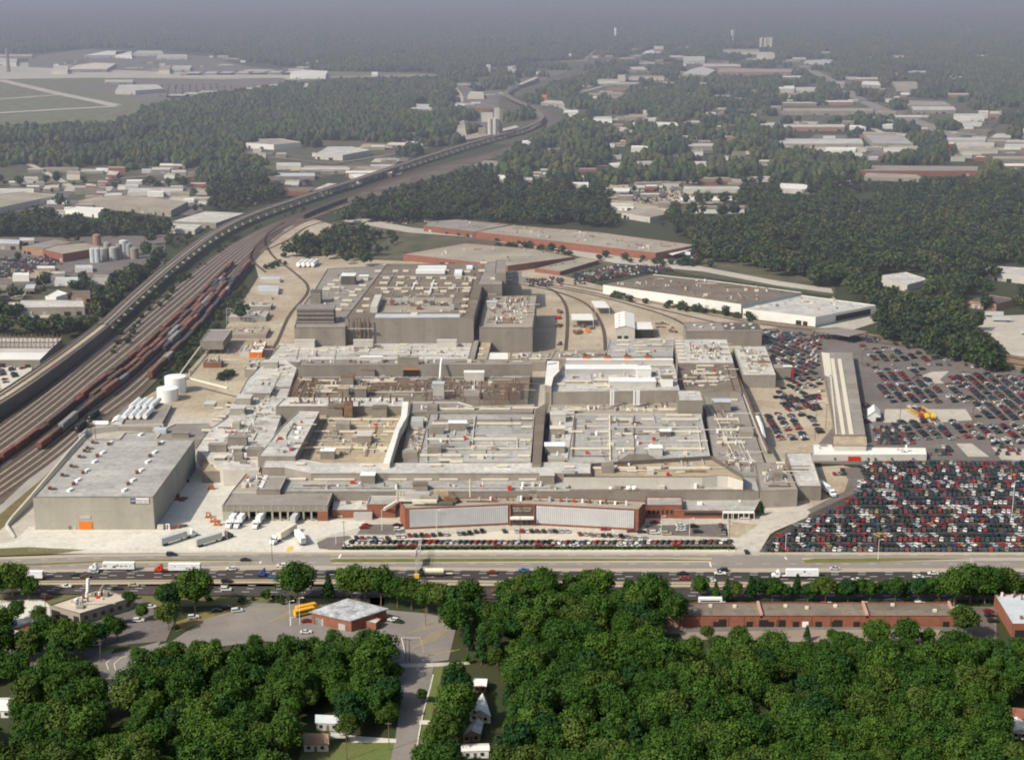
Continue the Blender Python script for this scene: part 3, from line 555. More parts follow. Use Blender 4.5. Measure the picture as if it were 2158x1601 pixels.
clutter(b13, [(612,838),(1100,838),(1105,792),(632,792)], 70, 13, 'upvbp')
for x0, x1, y0, y1 in ((608,664,802,832),(780,885,806,820),(890,975,800,836),(1010,1064,810,852),(1066,1096,802,840)):
    o = MB(); A_ = P(x0, y1, 9.5); B_ = P(x1, y1, 9.5); Cc = P((x0 + x1) / 2, y0, 9.5); nx_ = 7
    for k in range(nx_ + 1): X = A_[0] + (B_[0] - A_[0]) * k / nx_; o.box(X, (A_[1] + Cc[1]) / 2, 9.2, .35, Cc[1] - A_[1], .35)
    for k in range(6): Y = A_[1] + (Cc[1] - A_[1]) * k / 5; o.box((A_[0] + B_[0]) / 2, Y, 9.6, B_[0] - A_[0], .3, .3); [o.box(X, Y, 7, .25, .25, 2.3) for X in (A_[0] + .3, B_[0] - .3)]
    o.build('steel_frame', M['rust'], b13)
vents(b13, [(632,657,803),(671,705,804),(665,745,816),(660,700,826),(715,800,803),(810,830,803)])
unit(b13, 718, 745, 812, 8, 5.5, 'greybeige', 'rust'); unit(b13, 762, 790, 796, 6, 5, 'greybeige', 'rust'); unit(b13, 712, 735, 838, 8, 5.5, 'greybeige', 'rtan'); unit(b13, 748, 772, 838, 8, 5.5, 'greybeige', 'rtan'); unit(b13, 850, 882, 795, 6, 5, 'shadow', 'orange'); unit(b13, 912, 936, 842, 6, 10, 'steel', 'silver'); unit(b13, 978, 1020, 803, 6, 5.5, 'pale', 'wmetal'); unit(b13, 972, 1010, 842, 14, 2.4, 'rmid')
b14 = bld('factory_hall', 'thin hall with a long plain brown-beige wall above the sunken brown court', 'factory hall', [(628,770),(1122,768),(1118,757),(634,758)], 15, 'greybeige', 'rmid', cope='greybeige')
unit(b14, 838, 882, 768, 3, 4.5, 'greybeige', 'beige2'); unit(b14, 760, 806, 764, 4, 3.6, 'pale', 'wmetal'); clutter(b14, [(640,768),(1110,766),(1108,760),(645,761)], 14, 14, 'usb')
a = P(927, 800, 7); MB().tube([(a[0], a[1], 7), (a[0] + .6, a[1] + 4, 17), (a[0] + 1.2, a[1] + 6, 20)], .7, 8).build('duct', M['wmetal'], b13)
b15 = bld('factory_hall', 'whitish flat roof in front of the tall paint shop wall', 'factory hall', [(560,762),(990,762),(1000,722),(594,722)], 8, 'beige2', 'rlight')
vents(b15, [(600,615,741),(586,604,751),(588,600,728),(680,696,728),(672,690,742),(842,858,728),(838,854,743),(755,775,743),(920,940,743),(960,978,750),(922,940,729),(965,980,728)])
unit(b15, 621, 663, 733, 5, 5, 'pale', 'pale'); unit(b15, 745, 786, 733, 5, 5, 'pale', 'pale'); unit(b15, 921, 962, 733, 5, 5, 'pale', 'pale'); clutter(b15, [(600,755),(985,755),(992,728),(610,728)], 18, 15, 'bbsu')
for x in (625, 705, 862): a = P(x, 757, 7.6); b = P(x + 6, 730, 7.6); MB().tube([(a[0], a[1], 7.8), (b[0], b[1], 7.8)], .18, 5).build('roof_seam', M['rbrown'], b15)
# left wing
b16 = bld('factory_hall', 'pale stepped roofs of the left wing of the plant beside the tank yard', 'factory hall', [(470,990),(545,990),(582,905),(625,775),(598,757),(563,757),(520,800),(478,880),(440,905),(412,945)], 9, 'pale', 'rlight')
vents(b16, [(475,495,856),(452,470,862),(458,476,880),(447,468,887),(487,515,898),(475,497,910),(425,446,909),(430,455,928),(486,510,903),(560,580,820),(556,578,830),(590,610,776),(588,606,786),(546,566,800),(541,562,860),(543,566,872)])
unit(b16, 430, 452, 862, 8, 3, 'beige', 'pale'); unit(b16, 498, 528, 855, 10, 4.5, 'beige', 'pale'); unit(b16, 485, 515, 875, 8, 4, 'beige', 'pale'); unit(b16, 480, 520, 940, 5, 5, 'greybeige', 'rmid'); unit(b16, 520, 552, 962, 6, 4, 'greybeige'); unit(b16, 493, 512, 972, 4, 4, 'greybeige'); unit(b16, 490, 505, 905, 5, 4, 'beige'); unit(b16, 555, 585, 776, 7, 4, 'beige', 'pale')
unit(b16, 516, 570, 838, 18, 3, 'greybeige', 'rlight'); clutter(b16, [(480,975),(535,985),(570,905),(600,790),(590,770),(560,780),(500,880),(450,915)], 40, 16, 'vubs')
b16b = bld('factory_hall', 'low tan roofed block with air handlers right behind the yard of the beige warehouse', 'factory hall', [(424,992),(512,992),(545,962),(430,960)], 7, 'greybeige', 'rtan'); unit(b16b, 440, 478, 960, 4, 6, 'greybeige', 'rmid'); unit(b16b, 482, 510, 962, 5, 4.5, 'greybeige', 'pale'); unit(b16b, 452, 474, 978, 5, 3.5, 'greybeige', 'cream'); clutter(b16b, [(430,990),(505,990),(530,965),(440,965)], 18, 17)
b16c = bld('factory_hall', 'small grey roofed block with a row of white skylights behind the loading dock', 'factory hall', [(540,1031),(590,1031),(604,1003),(560,1003)], 11, 'greybeige', 'rmid', cope='pale')
for y in (1006,1011,1017,1022,1027): unit(b16c, 556 - (y - 1006) * .5, 564 - (y - 1006) * .5, y, 1.5, .8, 'wmetal', name='skylight')
b16d = bld('factory_hall', 'flat low tan roof between the loading dock and the left wing', 'factory hall', [(487,1036),(545,1036),(600,985),(552,984),(530,984)], 7, 'beige2', 'rdusty'); clutter(b16d, [(495,1032),(540,1032),(560,995),(530,995)], 10, 18)
b16e = bld('factory_hall', 'grey link roof between the beige warehouse and the left wing', 'factory hall', [(330,924),(412,926),(470,925),(440,892),(370,893),(345,905)], 8, 'greybeige', 'rmid'); unit(b16e, 322, 350, 914, 5, 2.5, 'silver'); unit(b16e, 362, 398, 922, 4, 2.5, 'greybeige', 'rmid')
# loading dock
dk = bld('loading_dock', 'grey roofed loading dock with dark bays and white trailers backed in', 'loading dock', [(468,1064),(690,1064),(701,1036),(487,1036)], 8.6, 'greybeige', 'rmid', z0=5.2, cope='pale')
D0 = P(468, 1064, 8.6); D1 = P(690, 1064, 8.6); D2 = P(701, 1036, 8.6); D3 = P(487, 1036, 8.6)
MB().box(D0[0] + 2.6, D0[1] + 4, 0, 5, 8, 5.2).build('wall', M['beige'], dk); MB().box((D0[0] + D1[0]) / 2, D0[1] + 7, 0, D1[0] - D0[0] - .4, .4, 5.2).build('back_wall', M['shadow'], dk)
MB().prism([(D0[0] + 5, D0[1] + .02), (D0[0] + 5, D3[1]), (D0[0] + 5.2, D3[1]), (D0[0] + 5.2, D0[1] + .02)], 0, 5.2).build('side_wall', M['greybeige'], dk)
nb = 12
for k in range(nb + 1): X = D0[0] + 5.2 + (D1[0] - D0[0] - 5.6) * k / nb; MB().box(X, D0[1] + .6, 0, .9, .9, 5.2).build('pillar', M['beige'], dk)
for k in range(14): X = D0[0] + (D1[0] - D0[0]) * (k + .5) / 14; MB().box(X, D0[1] - .06, 5.5, .18, .12, 2.9).build('fascia_rib', M['pale'], dk)
MB().box(D1[0] - 2.6, D1[1] - .08, 0, 5, .3, 5.1).build('end_bay', M['brick'], dk)
# office with its two splayed wings
OW = [(853,1071),(1073,1061.5),(1127,1062),(1346,1073),(1361,1055),(1230,1049),(1100,1046.5),(960,1048),(842,1054)]
of = bld('office_building', 'brick office block with two splayed wings of white ribbed panels and lettering between', 'office building', OW, 11.2, 'brick', 'rdusty', cope='brickdark')
oxy = pxy(OW, 11.2)
def facade(A_, B_, f0_, f1_, nr, m, parent):
    A_ = Vector(A_); B_ = Vector(B_); d = (B_ - A_); n_ = Vector((d.y, -d.x)).normalized(); a = A_ + d * f0_; b = A_ + d * f1_; o = MB()
    o.prism([tuple(a + n_ * .05), tuple(b + n_ * .05), tuple(b + n_ * .2), tuple(a + n_ * .2)], 1.5, 10.4, bottom=True); pn = o.build('facade_panel', M[m], parent)
    o = MB()
    for k in range(nr + 1):
        c = a + (b - a) * k / nr; e = (b - a).normalized() * .12; o.prism([tuple(c - e + n_ * .2), tuple(c + e + n_ * .2), tuple(c + e + n_ * .45), tuple(c - e + n_ * .45)], 1.5, 10.4, bottom=True)
    o.build('panel_rib', M['panelr'], pn)
M['panelw'] = mat('white_panel', (.64,.65,.67), var=.07, scale=.3); M['panelr'] = mat('panel_rib_grey', (.46,.45,.43), var=.06)
facade(oxy[0], oxy[1], .045, .985, 48, 'panelw', of); facade(oxy[2], oxy[3], .015, .955, 48, 'panelw', of)
Ym = (oxy[1][1] + oxy[2][1]) / 2; x0_, x1_ = oxy[1][0], oxy[2][0]
MB().box((x0_ + x1_) / 2, Ym - .25, .1, x1_ - x0_ - 1, .3, 10.3).build('entrance_glazing', mat('bronze_glazing', (.085,.07,.06), var=.2, rough=.35), of)
MB().box((x0_ + x1_) / 2, Ym - 1.6, 4.2, x1_ - x0_ - .8, 3, .9).build('entrance_canopy', M['rwhite'], of)
for x in (x0_ + .4, x1_ - .4): MB().box(x, Ym - .6, 0, .8, 1.2, 11.2).build('brick_pier', M['brick'], of)
for k in range(5): MB().box(x0_ + 1.6 + k * (x1_ - x0_ - 3.2) / 4, Ym - .46, .1, .14, .15, 4.0).build('mullion', M['steel'], of)
text('GENERAL MOTORS', 1.12, ((x0_ + x1_) / 2, Ym - .5, 9.2), 'cream', of); text('ASSEMBLY PLANT', 1.12, ((x0_ + x1_) / 2, Ym - .5, 7.9), 'cream', of)
unit(of, 1096, 1116, 1054, 3, 1.6, 'brickdark', 'rbrown'); unit(of, 1116, 1131, 1050, 3, 3, 'rtan', 'rbrown'); clutter(of, [(880,1064),(1070,1058),(1130,1058),(1320,1068),(1340,1060),(1100,1050),(880,1054)], 16, 20, 'bbs')
a = P(848, 1062, 11); e_ = P(990, 1052, 11)
ct = thing('rooftop_plant', 'rusty cooling machinery on a steel deck behind the left wing of the office', 'rooftop machinery', P(900, 1060, 9))
for x, y, w_, d_, h_, m_, z_ in ((875,1053,16,5,.5,'pale',12),(880,1050,12,4,3,'steel',12.5),(905,1056,9,3.5,3,'beige2',11.5),(930,1052,7,4,5,'rtan',11.5),(948,1058,6,3,3,'rust',11.2),(895,1060,12,2.6,1.6,'cream',11.6),(925,1062,14,3,1,'rdark',11.1)):
    q = P(x, y, z_); MB().box(q[0], q[1], z_, w_, d_, h_).build({'rust': 'fan_housing', 'rtan': 'cooling_tower'}.get(m_, 'machine_casing'), M[m_], ct)
o = MB()
for x in range(836, 876, 6):
    q = P(x, 1056, 11.5); o.box(q[0], q[1], 11.3, .25, .25, 5); o.box(q[0], q[1] + 3, 11.3, .25, .25, 5)
q = P(855, 1056, 11.5)
for z_ in (12.5, 14.3, 16): o.box(q[0], q[1], z_, 9.5, .2, .2); o.box(q[0], q[1] + 3, z_, 9.5, .2, .2)
o.build('steel_frame', M['cream'], ct)
q = P(991, 1050, 9); tag(MB().tube([(q[0], q[1], 9), (q[0], q[1], 19)], .45, 10).build('chimney_pipe', M['cream']), 'tall thin cream chimney pipe behind the left wing of the office', 'chimney')
q0 = P(838, 1056, 12); q1 = P(795, 1081, 1)
o = MB(); o.tube([q0, q1], .9, 4); tag(o.build('covered_stair', M['pale']), 'pale slanting covered stair at the left end of the office', 'stairway')
# brick annexes along the front
ax = bld('brick_annex', 'brick annex with a row of square windows right of the office', 'annex', [(1361,1064),(1438,1064),(1436,1046),(1361,1046)], 7.2, 'brick', 'rgrey', cope='brickdark')
Yq = P(1361, 1064, 7.2)[1]
for k in range(6): X = P(1366 + k * 9.4, 1064, 7.2)[0]; MB().box(X + .6, Yq - .05, 2.6, 1.2, .2, 2).build('window', M['glass'], ax)
ax2 = bld('brick_annex', 'long low brick wing with a white portico at the right end of the plant front', 'annex', [(1422,1075),(1590,1075),(1602,1051),(1438,1050)], 4.6, 'brick', 'rgrey', cope='pale')
Yq = P(1440, 1075, 4.6)[1]; xa, xb = P(1442, 1075, 4.6)[0], P(1522, 1075, 4.6)[0]; MB().box((xa + xb) / 2, Yq - .1, 2.1, xb - xa, .3, 1.5).build('window_band', M['glass'], ax2)
xa, xb = P(1522, 1074, 4.6)[0], P(1588, 1074, 4.6)[0]; MB().box((xa + xb) / 2, Yq - 1.2, 3.8, xb - xa, 2.2, .6).build('portico_roof', M['rwhite'], ax2); MB().box((xa + xb) / 2, Yq - .1, .2, xb - xa, .3, 3.4).build('portico_glazing', M['glass'], ax2)
for k in range(7): MB().box(xa + (xb - xa) * k / 6, Yq - 2, 0, .35, .35, 3.9).build('column', M['cream'], ax2)
unit(ax2, 1470, 1480, 1064, 2, 1.2, 'wmetal', name='roof_unit'); unit(ax2, 1556, 1561, 1058, 1, 1, 'wmetal', name='roof_fan')
ax3 = bld('brick_annex', 'low brick annex with a pale roof right of the loading dock', 'annex', [(700,1074),(785,1074),(790,1050),(704,1050)], 4.6, 'brick', 'rlight', cope='pale'); unit(ax3, 755, 763, 1062, 2, 1.2, 'cream', name='roof_unit'); unit(ax3, 729, 737, 1062, 2, 1, 'rbrown', name='roof_unit')
xa, xb = P(746, 1074, 4.6)[0], P(785, 1074, 4.6)[0]; Yq = P(746, 1074, 4.6)[1]; MB().box((xa + xb) / 2, Yq - 1.5, 0, xb - xa, 3, 3.6).build('glass_porch', M['steel'], ax3)
ax4 = bld('brick_annex', 'taller brick block with a grey roof just left of the office', 'annex', [(773,1062),(833,1062),(838,1044),(780,1044)], 7.5, 'brick', 'rgrey', cope='pale')
# ---------------------------------------------------------------- paint shop and the rear halls
PSR = [(727,671),(998,669),(1024,570),(1006,556),(815,556)]
ps = bld('paint_shop', 'tallest hall at the back of the plant with a high blank grey-brown wall', 'factory hall', PSR, 26, 'greybeige', 'rbrown', cope='greybeige')
L_ = []
for y, n_, x0, x1 in ((574,7,815,995),(588,7,795,1002),(600,6,785,990),(611,6,780,1000),(617,5,790,990),(634,1,763,776),(648,1,757,770),(659,1,750,763)):
    for k in range(n_):
        x = x0 + (x1 - x0) * (k + .5) / n_ + rnd.uniform(-5, 5); L_.append((x, x + rnd.uniform(11, 17), y + rnd.uniform(-1.5, 1.5)))
L_ += [(975,988,634),(972,986,648),(968,982,660),(866,880,664),(878,891,641),(928,940,641)]
vents(ps, L_, hh=1.8, dep=2.2)
q = P(880, 668, 25.5); MB().box(q[0], q[1] + 2, 25.6, 60, 11, .5).build('pale_roof_patch', M['silver'], ps)
q0 = P(790, 646, 25.5); MB().box(q0[0] + 1, q0[1], 25.6, 5, 42, 4.5).build('roof_monitor', M['pale'], ps)
q0 = P(880, 643, 25.5); MB().box(q0[0], q0[1], 25.56, 50, 50, .12).build('recess_roof', M['rdusty'], ps)
for x in range(822, 950, 14): unit(ps, x, x + 9, 640 + rnd.uniform(-8, 14), 4, rnd.uniform(2, 4), rnd.choice(['rust', 'greybeige', 'rdark', 'steel']), name='roof_unit')
for x in (861, 873, 877, 915): q = P(x, 640, 25.5); MB().tube([(q[0], q[1], 25.5), (q[0], q[1], 31)], .6, 8).build('exhaust_stack', M['steel'], ps)
for x0, x1, y0, y1 in ((869,878,610,594), (905,915,620,592)): a = P(x0, y0, 26); b = P(x1, y1, 26); MB().tube([(a[0], a[1], 26.5), (b[0], b[1], 26.5)], .8, 6).build('duct', M['wmetal'], ps)
for x0, x1, y in ((877,938,576),(881,941,569)): vent(ps, x0, x1, y, dep=9, hh=3, m='wmetal')
vent(ps, 958, 974, 578, dep=16, hh=2.5, m='wmetal'); vent(ps, 983, 996, 567, dep=8, hh=2.5, m='wmetal')
for k in (735, 752, 759, 768, 777): q = P(k, 672, 26); MB().tube([(q[0], q[1] - .7, 8), (q[0], q[1] - .7, 27)], .5, 6).build('downpipe', M['rust'], ps)
q = P(755, 690, 22); MB().box(q[0], P(755, 672, 26)[1] - .8, 19, 20, 1.2, .4).build('wall_gantry', M['steel'], ps)
clutter(ps, [(790,662),(985,662),(1005,580),(830,570)], 22, 21, 'upb')
psl = bld('factory_hall', 'lower left shoulder of the paint shop with a black cooling tower on its roof', 'factory hall', [(620,690),(727,690),(812,560),(690,566),(662,612),(632,650)], 21, 'greybeige', 'rmid', cope='greybeige')
for x0, x1, y in ((716,732,588),(690,706,602),(680,696,612),(702,716,594),(760,776,592),(757,772,604),(722,742,636),(718,735,645),(700,720,655),(735,752,625),(748,762,613),(790,804,574),(700,716,608),(735,748,618)): vent(psl, x0, x1, y, hh=1.8, dep=2.4)
unit(psl, 719, 748, 600, 12, 7, 'rdark', 'wmetal'); unit(psl, 757, 776, 590, 6, 3, 'pale', 'wmetal'); unit(psl, 655, 676, 640, 10, 9, 'greybeige', 'rdark', name='stair_tower')
clutter(psl, [(640,685),(720,685),(780,580),(700,575)], 18, 22)
q = P(665, 682, 20.5); o = MB(); o.box(q[0], q[1] + 6, 20.5, 26, 12, 10); cc = o.build('cooling_tower', M['rdark'], psl)
for k in range(3): MB().box(q[0], q[1] - .2, 21.2 + k * 3.1, 26.6, .8, .8).build('louvre_rail', M['rmid'], cc)
MB().box(q[0], q[1] + 7, 30.5, 27, 13, 1.2).build('tower_deck', M['rmid'], cc)
psb = bld('factory_hall', 'square hall at the back right of the paint shop with grey walls', 'factory hall', [(1004,600),(1020,566),(1018,552),(1060,552),(1058,600)], 27, 'greybeige', 'rmid', cope='greybeige'); vents(psb, [(1008,1022,573),(1012,1026,556),(1034,1050,590)], hh=1.8, dep=2.4)
psb1 = bld('factory_hall', 'tower-like grey block standing up behind the paint shop', 'factory hall', [(1043,575),(1066,575),(1066,548),(1046,548)], 33, 'greybeige', 'rmid')
psb2 = bld('factory_hall', 'tall pale block at the far back corner of the plant', 'factory hall', [(1057,598),(1100,598),(1100,573),(1062,573)], 22, 'beige2', 'rmid', cope='greybeige'); vents(psb2, [(1064,1078,579),(1066,1080,585),(1066,1080,592),(1070,1084,575)], hh=1.6, dep=2)
q = bld('link_block', 'grey blank link block between the paint shop and the far back corner', 'factory hall', [(1014,605),(1058,605),(1060,590),(1020,590)], 21, 'greybeige', 'rmid')
fu = bld('factory_hall', 'tan roofed high block standing beside a dark shadow right of the paint shop', 'factory hall', [(1010,690),(1122,690),(1131,622),(1024,624)], 19, 'greybeige', 'rdusty', cope='greybeige')
clutter(fu, [(1018,686),(1115,686),(1122,628),(1030,628)], 44, 23, 'bbbups'); unit(fu, 1026, 1046, 648, 6, 4, 'pale', 'silver'); unit(fu, 1028, 1046, 632, 6, 4, 'greybeige')
for x in (1072, 1082, 1115): q = P(x, 640, 18.6); MB().tube([(q[0], q[1], 18.5), (q[0], q[1], 25)], .35, 6).build('exhaust_stack', M['rust'], fu)
fl = bld('link_roof', 'narrow tan roof with four ventilators left of the tan roofed high block', 'factory hall', [(1003,758),(1026,758),(1039,704),(1018,704)], 8.5, 'greybeige', 'rtan'); vents(fl, [(1014,1024,709),(1012,1022,721),(1010,1020,737),(1007,1018,749)])
fl2 = bld('covered_conveyor', 'long narrow grey covered conveyor climbing beside the paint shop', 'conveyor', [(985,760),(999,760),(1026,640),(1018,640)], 9.5, 'beige2', 'rmid')
fl3 = bld('small_hall', 'small hall with a bright white roof in front of the tan roofed high block', 'factory hall', [(1026,758),(1070,758),(1070,742),(1030,742)], 8, 'beige2', 'rwhite')
fl4 = bld('factory_hall', 'cluttered low roofs between the tan high block and the white stepped halls', 'factory hall', [(1072,762),(1150,762),(1160,742),(1078,742)], 7, 'beige2', 'rdusty'); clutter(fl4, [(1078,760),(1145,760),(1150,746),(1085,746)], 22, 24); vents(fl4, [(1080,1092,751),(1095,1110,748),(1120,1142,752),(1115,1140,758)])
b19 = bld('factory_hall', 'white stepped monitor roofs over the right middle of the plant', 'factory hall', [(1150,826),(1432,822),(1418,757),(1196,757)], 16, 'beige2', 'rlight', cope='pale')
for x0, x1, y, d_, hh, m_, tp in ((1194,1418,768,4,3,'pale','wmetal'),(1193,1345,789,11,3.5,'steel','wmetal'),(1342,1372,795,10,5,'white','wmetal'),(1192,1245,808,3,1.2,'rtan','cream'),(1252,1290,806,3,1.2,'rtan','cream'),(1284,1382,816,10,3.5,'pale','wmetal'),(1300,1320,808,3,2,'rtan','cream')):
    unit(b19, x0, x1, y, d_, hh, m_, tp, name='roof_monitor')
for x in (1235, 1280, 1323, 1367): u_ = unit(b19, x - 7, x + 7, 766, 4, 4.5, 'orange', 'rust', name='fan_housing'); q = P(x, 764, 15.5); MB().tube([(q[0] - 1, q[1], 18), (q[0] - 1, q[1], 22)], .8, 8).build('fan_stack', M['rust'], u_)
unit(b19, 1346, 1364, 778, 3, 2, 'orange'); unit(b19, 1394, 1418, 814, 8, 5, 'white', 'rbrown'); clutter(b19, [(1200,820),(1420,818),(1412,762),(1200,762)], 40, 25, 'upvbs')
vents(b19, [(1168,1190,812),(1257,1282,815),(1283,1300,797),(1400,1420,790)])
for x in (1287, 1292, 1336, 1342, 1346): q = P(x, 832, 15); MB().box(q[0], q[1] - 1.4, 9, .9, 1.5, 9).build('buttress_duct', M['wmetal'], b19)
b19b = bld('factory_hall', 'low dusty roof at the foot of the beige wall right of the slot', 'factory hall', [(1150,872),(1480,874),(1470,838),(1156,838)], 8.5, 'beige2', 'rdusty'); clutter(b19b, [(1160,870),(1420,870),(1420,858),(1165,858)], 26, 26, 'vvubps'); vents(b19b, [(1197,1225,862),(1387,1423,866),(1362,1375,866),(1320,1330,867)])
b20 = bld('factory_hall', 'square beige block standing at the right end of the beige wall', 'factory hall', [(1430,843),(1481,843),(1475,822),(1427,822)], 19, 'greybeige', 'rlight'); vents(b20, [(1449,1464,829)])
b21 = bld('covered_conveyor', 'bright white conveyor housing at the left end of the stepped roofs', 'conveyor', [(1148,811),(1162,813),(1166,795),(1178,782),(1178,761),(1153,760)], 20, 'beige2', 'rwhite', par=.05); q = P(1164, 768, 20); MB().tube([(q[0] - 3, q[1], 20.2), (q[0] + 3, q[1] + 3, 20.2)], .25, 5).build('pipe', M['rdark'], b21)
b22 = bld('factory_hall', 'dark brown gravel roof at the right rear of the plant', 'factory hall', [(1432,826),(1563,826),(1546,765),(1428,765)], 11, 'beige2', 'rbrown')
vents(b22, [(1468,1504,773),(1468,1486,781),(1460,1508,789),(1492,1512,798),(1492,1514,806),(1440,1457,806),(1466,1490,806),(1472,1484,815)]); clutter(b22, [(1440,820),(1550,820),(1540,770),(1435,770)], 16, 27)
b22b = bld('factory_hall', 'blotchy whitish roof at the right rear of the plant with brown patches', 'factory hall', [(1428,764.5),(1546,764.5),(1531,714),(1420,714)], 11.6, 'beige2', 'rlight')
vents(b22b, [(1422,1438,720),(1423,1438,727),(1424,1440,734),(1426,1440,742),(1430,1444,750),(1430,1444,758)]); clutter(b22b, [(1445,760),(1535,760),(1525,718),(1440,718)], 34, 28, 'bbsuu')
for x, y in ((1458,744),(1507,741),(1462,757)): q = P(x, y, 11.1); MB().box(q[0], q[1], 11.12, 6, 5, .1).build('roof_patch', M['rtan'], b22b)
b19c = bld('factory_hall', 'pale grey roof with paired cream ventilators behind the stepped monitor roofs', 'factory hall', [(1275,752),(1418,752),(1420,714),(1285,714)], 9, 'beige2', 'rgrey', cope='pale')
vents(b19c, [(1300,1325,720),(1300,1325,729),(1335,1362,730),(1369,1393,718),(1370,1395,729),(1295,1318,741),(1340,1370,743)]); clutter(b19c, [(1290,748),(1410,748),(1410,718),(1292,718)], 10, 29)
b19d = bld('factory_hall', 'cluttered tan roofs left of the pale grey roof behind the stepped monitors', 'factory hall', [(1160,757),(1275,757),(1280,738),(1172,738)], 8, 'beige2', 'rdusty'); clutter(b19d, [(1170,755),(1270,755),(1270,742),(1180,742)], 20, 30)
b23 = bld('factory_hall', 'separate rear hall with round pale vents on a half blackened roof', 'factory hall', [(1461,698),(1606,698),(1598,678),(1440,679),(1446,698)], 11, 'greybeige', 'rmid', cope='greybeige')
q0 = P(1562, 688, 10.5); MB().box(q0[0], q0[1], 10.53, 27, 22, .06).build('tar_patch', M['rdark'], b23)
for x, y in ((1530,688),(1543,684),(1545,692),(1568,687),(1582,684),(1588,692),(1465,686),(1478,690),(1500,685),(1505,692)): q = P(x, y, 10.6); tankw(q[0], q[1], 10.6, 1.5, .8, 'pale', b23, 'roof_fan', 10, .3)
b24 = bld('factory_hall', 'pale roofed block at the far right rear corner beside the car lots', 'factory hall', [(1566,790),(1635,790),(1612,730),(1545,730)], 9, 'beige2', 'rlight', cope='pale'); vents(b24, [(1572,1592,768),(1574,1597,785),(1560,1585,752)]); unit(b24, 1602, 1617, 772, 5, 1, 'rtan'); clutter(b24, [(1572,785),(1625,785),(1605,735),(1555,735)], 26, 31, 'bbupv')
b24b = bld('gatehouse', 'small tan roofed gatehouse with a white awning at the right rear corner', 'gatehouse', [(1632,775),(1668,775),(1664,767),(1628,767)], 8, 'greybeige', 'rdusty'); q = P(1660, 772, 8); MB().box(q[0], q[1], 8.1, 6, 4, .3).build('awning', M['wmetal'], b24b); MB().box(q[0] + 3, q[1] - 3, 0, .8, .8, 8).build('red_post', M['red'], b24b)
b25 = bld('factory_hall', 'long narrow pipe-lined roof edge running down the right side of the plant', 'factory hall', [(1655,1030),(1640,975),(1600,900),(1565,826),(1556,826),(1585,900),(1615,975),(1625,1010)], 7.5, 'beige2', 'rdusty'); clutter(b25, [(1640,1010),(1632,975),(1600,910),(1590,900),(1618,975)], 10, 32)
for dx in (0, 5):
    pts = [P(x + dx, y, 9) for x, y in ((1538,765),(1560,815),(1575,850),(1590,890),(1604,925),(1615,950))]
    tag(MB().tube(pts, .55, 6).build('pipeline', M['rust' if dx else 'steel']), ['grey steel pipe', 'rusty brown pipe'][dx > 0] + ' on the roof edge along the right side of the plant', 'pipe')
pts = [P(x, y, 8) for x, y in ((1596,880),(1604,900),(1608,920))]; tag(MB().tube(pts, 1.6, 8).build('white_duct', M['wmetal']), 'fat white duct beside the right side of the plant', 'duct')
b26 = bld('shed', 'long shed with a shiny white roof at the right front corner of the plant', 'shed', [(1680,1024),(1731,1024),(1708,953),(1655,953)], 8, 'greybeige', 'rlight', cope='beige2')
def run(t, px, m='cream', rr=.28, zz=.8):
    h = t['h']; pts = [Vector(P(x, y, h + zz)) for x, y in px]; MB().tube(pts, rr, 6).build('pipe_run', M[m], t); o = MB()
    for a, b in zip(pts, pts[1:]):
        for k in range(int((b - a).length / 7) + 1): c = a + (b - a).normalized() * 7 * k; o.box(c.x, c.y, h, .18, .9, zz)
    o.build('pipe_support', M['steel'], t)
for t_, L_ in ((b8, [([(900,900),(900,972),(1110,972)],'steel'),([(915,885),(1118,885)],'rust'),([(1000,880),(995,940),(1040,940)],'cream'),([(895,945),(1112,945)],'cream')]), (b10, [([(1212,880),(1206,960),(1290,960)],'rust'),([(1300,900),(1470,900),(1478,950)],'cream'),([(1345,930),(1480,930)],'steel'),([(1215,898),(1280,898)],'cream')]),
    (b4, [([(690,874),(680,895),(650,960)],'rust'),([(700,898),(832,898)],'cream'),([(655,928),(812,928)],'steel'),([(800,880),(770,960)],'rust')]), (b11, [([(1500,860),(1560,990)],'cream'),([(1520,860),(1585,990)],'steel'),([(1510,895),(1570,895)],'rust'),([(1512,922),(1585,922)],'cream'),([(1520,955),(1600,955)],'steel'),([(1530,978),(1605,978)],'rust')]),
    (b13, [([(640,795),(1100,795)],'steel'),([(640,826),(900,826)],'cream'),([(660,790),(650,836)],'rust'),([(760,790),(755,836)],'steel'),([(1000,790),(1000,838)],'cream')]), (ps, [([(800,582),(990,582)],'steel'),([(830,575),(800,625)],'steel'),([(1000,575),(975,665)],'rust'),([(790,606),(985,606)],'cream')]), (b1, [([(620,1026),(1180,1026)],'steel'),([(1200,1032),(1590,1032)],'rust')]),
    (b16, [([(480,970),(530,890),(600,770)],'cream'),([(460,900),(540,900)],'rust'),([(500,935),(550,935)],'steel')]), (b15, [([(600,748),(985,748)],'steel'),([(610,736),(990,736)],'cream')]), (b19, [([(1200,772),(1415,772)],'rust'),([(1200,800),(1400,800)],'steel')]), (b22, [([(1440,795),(1550,795)],'cream'),([(1530,770),(1545,820)],'rust')])):
    for px_, m_ in L_: run(t_, px_, m_)
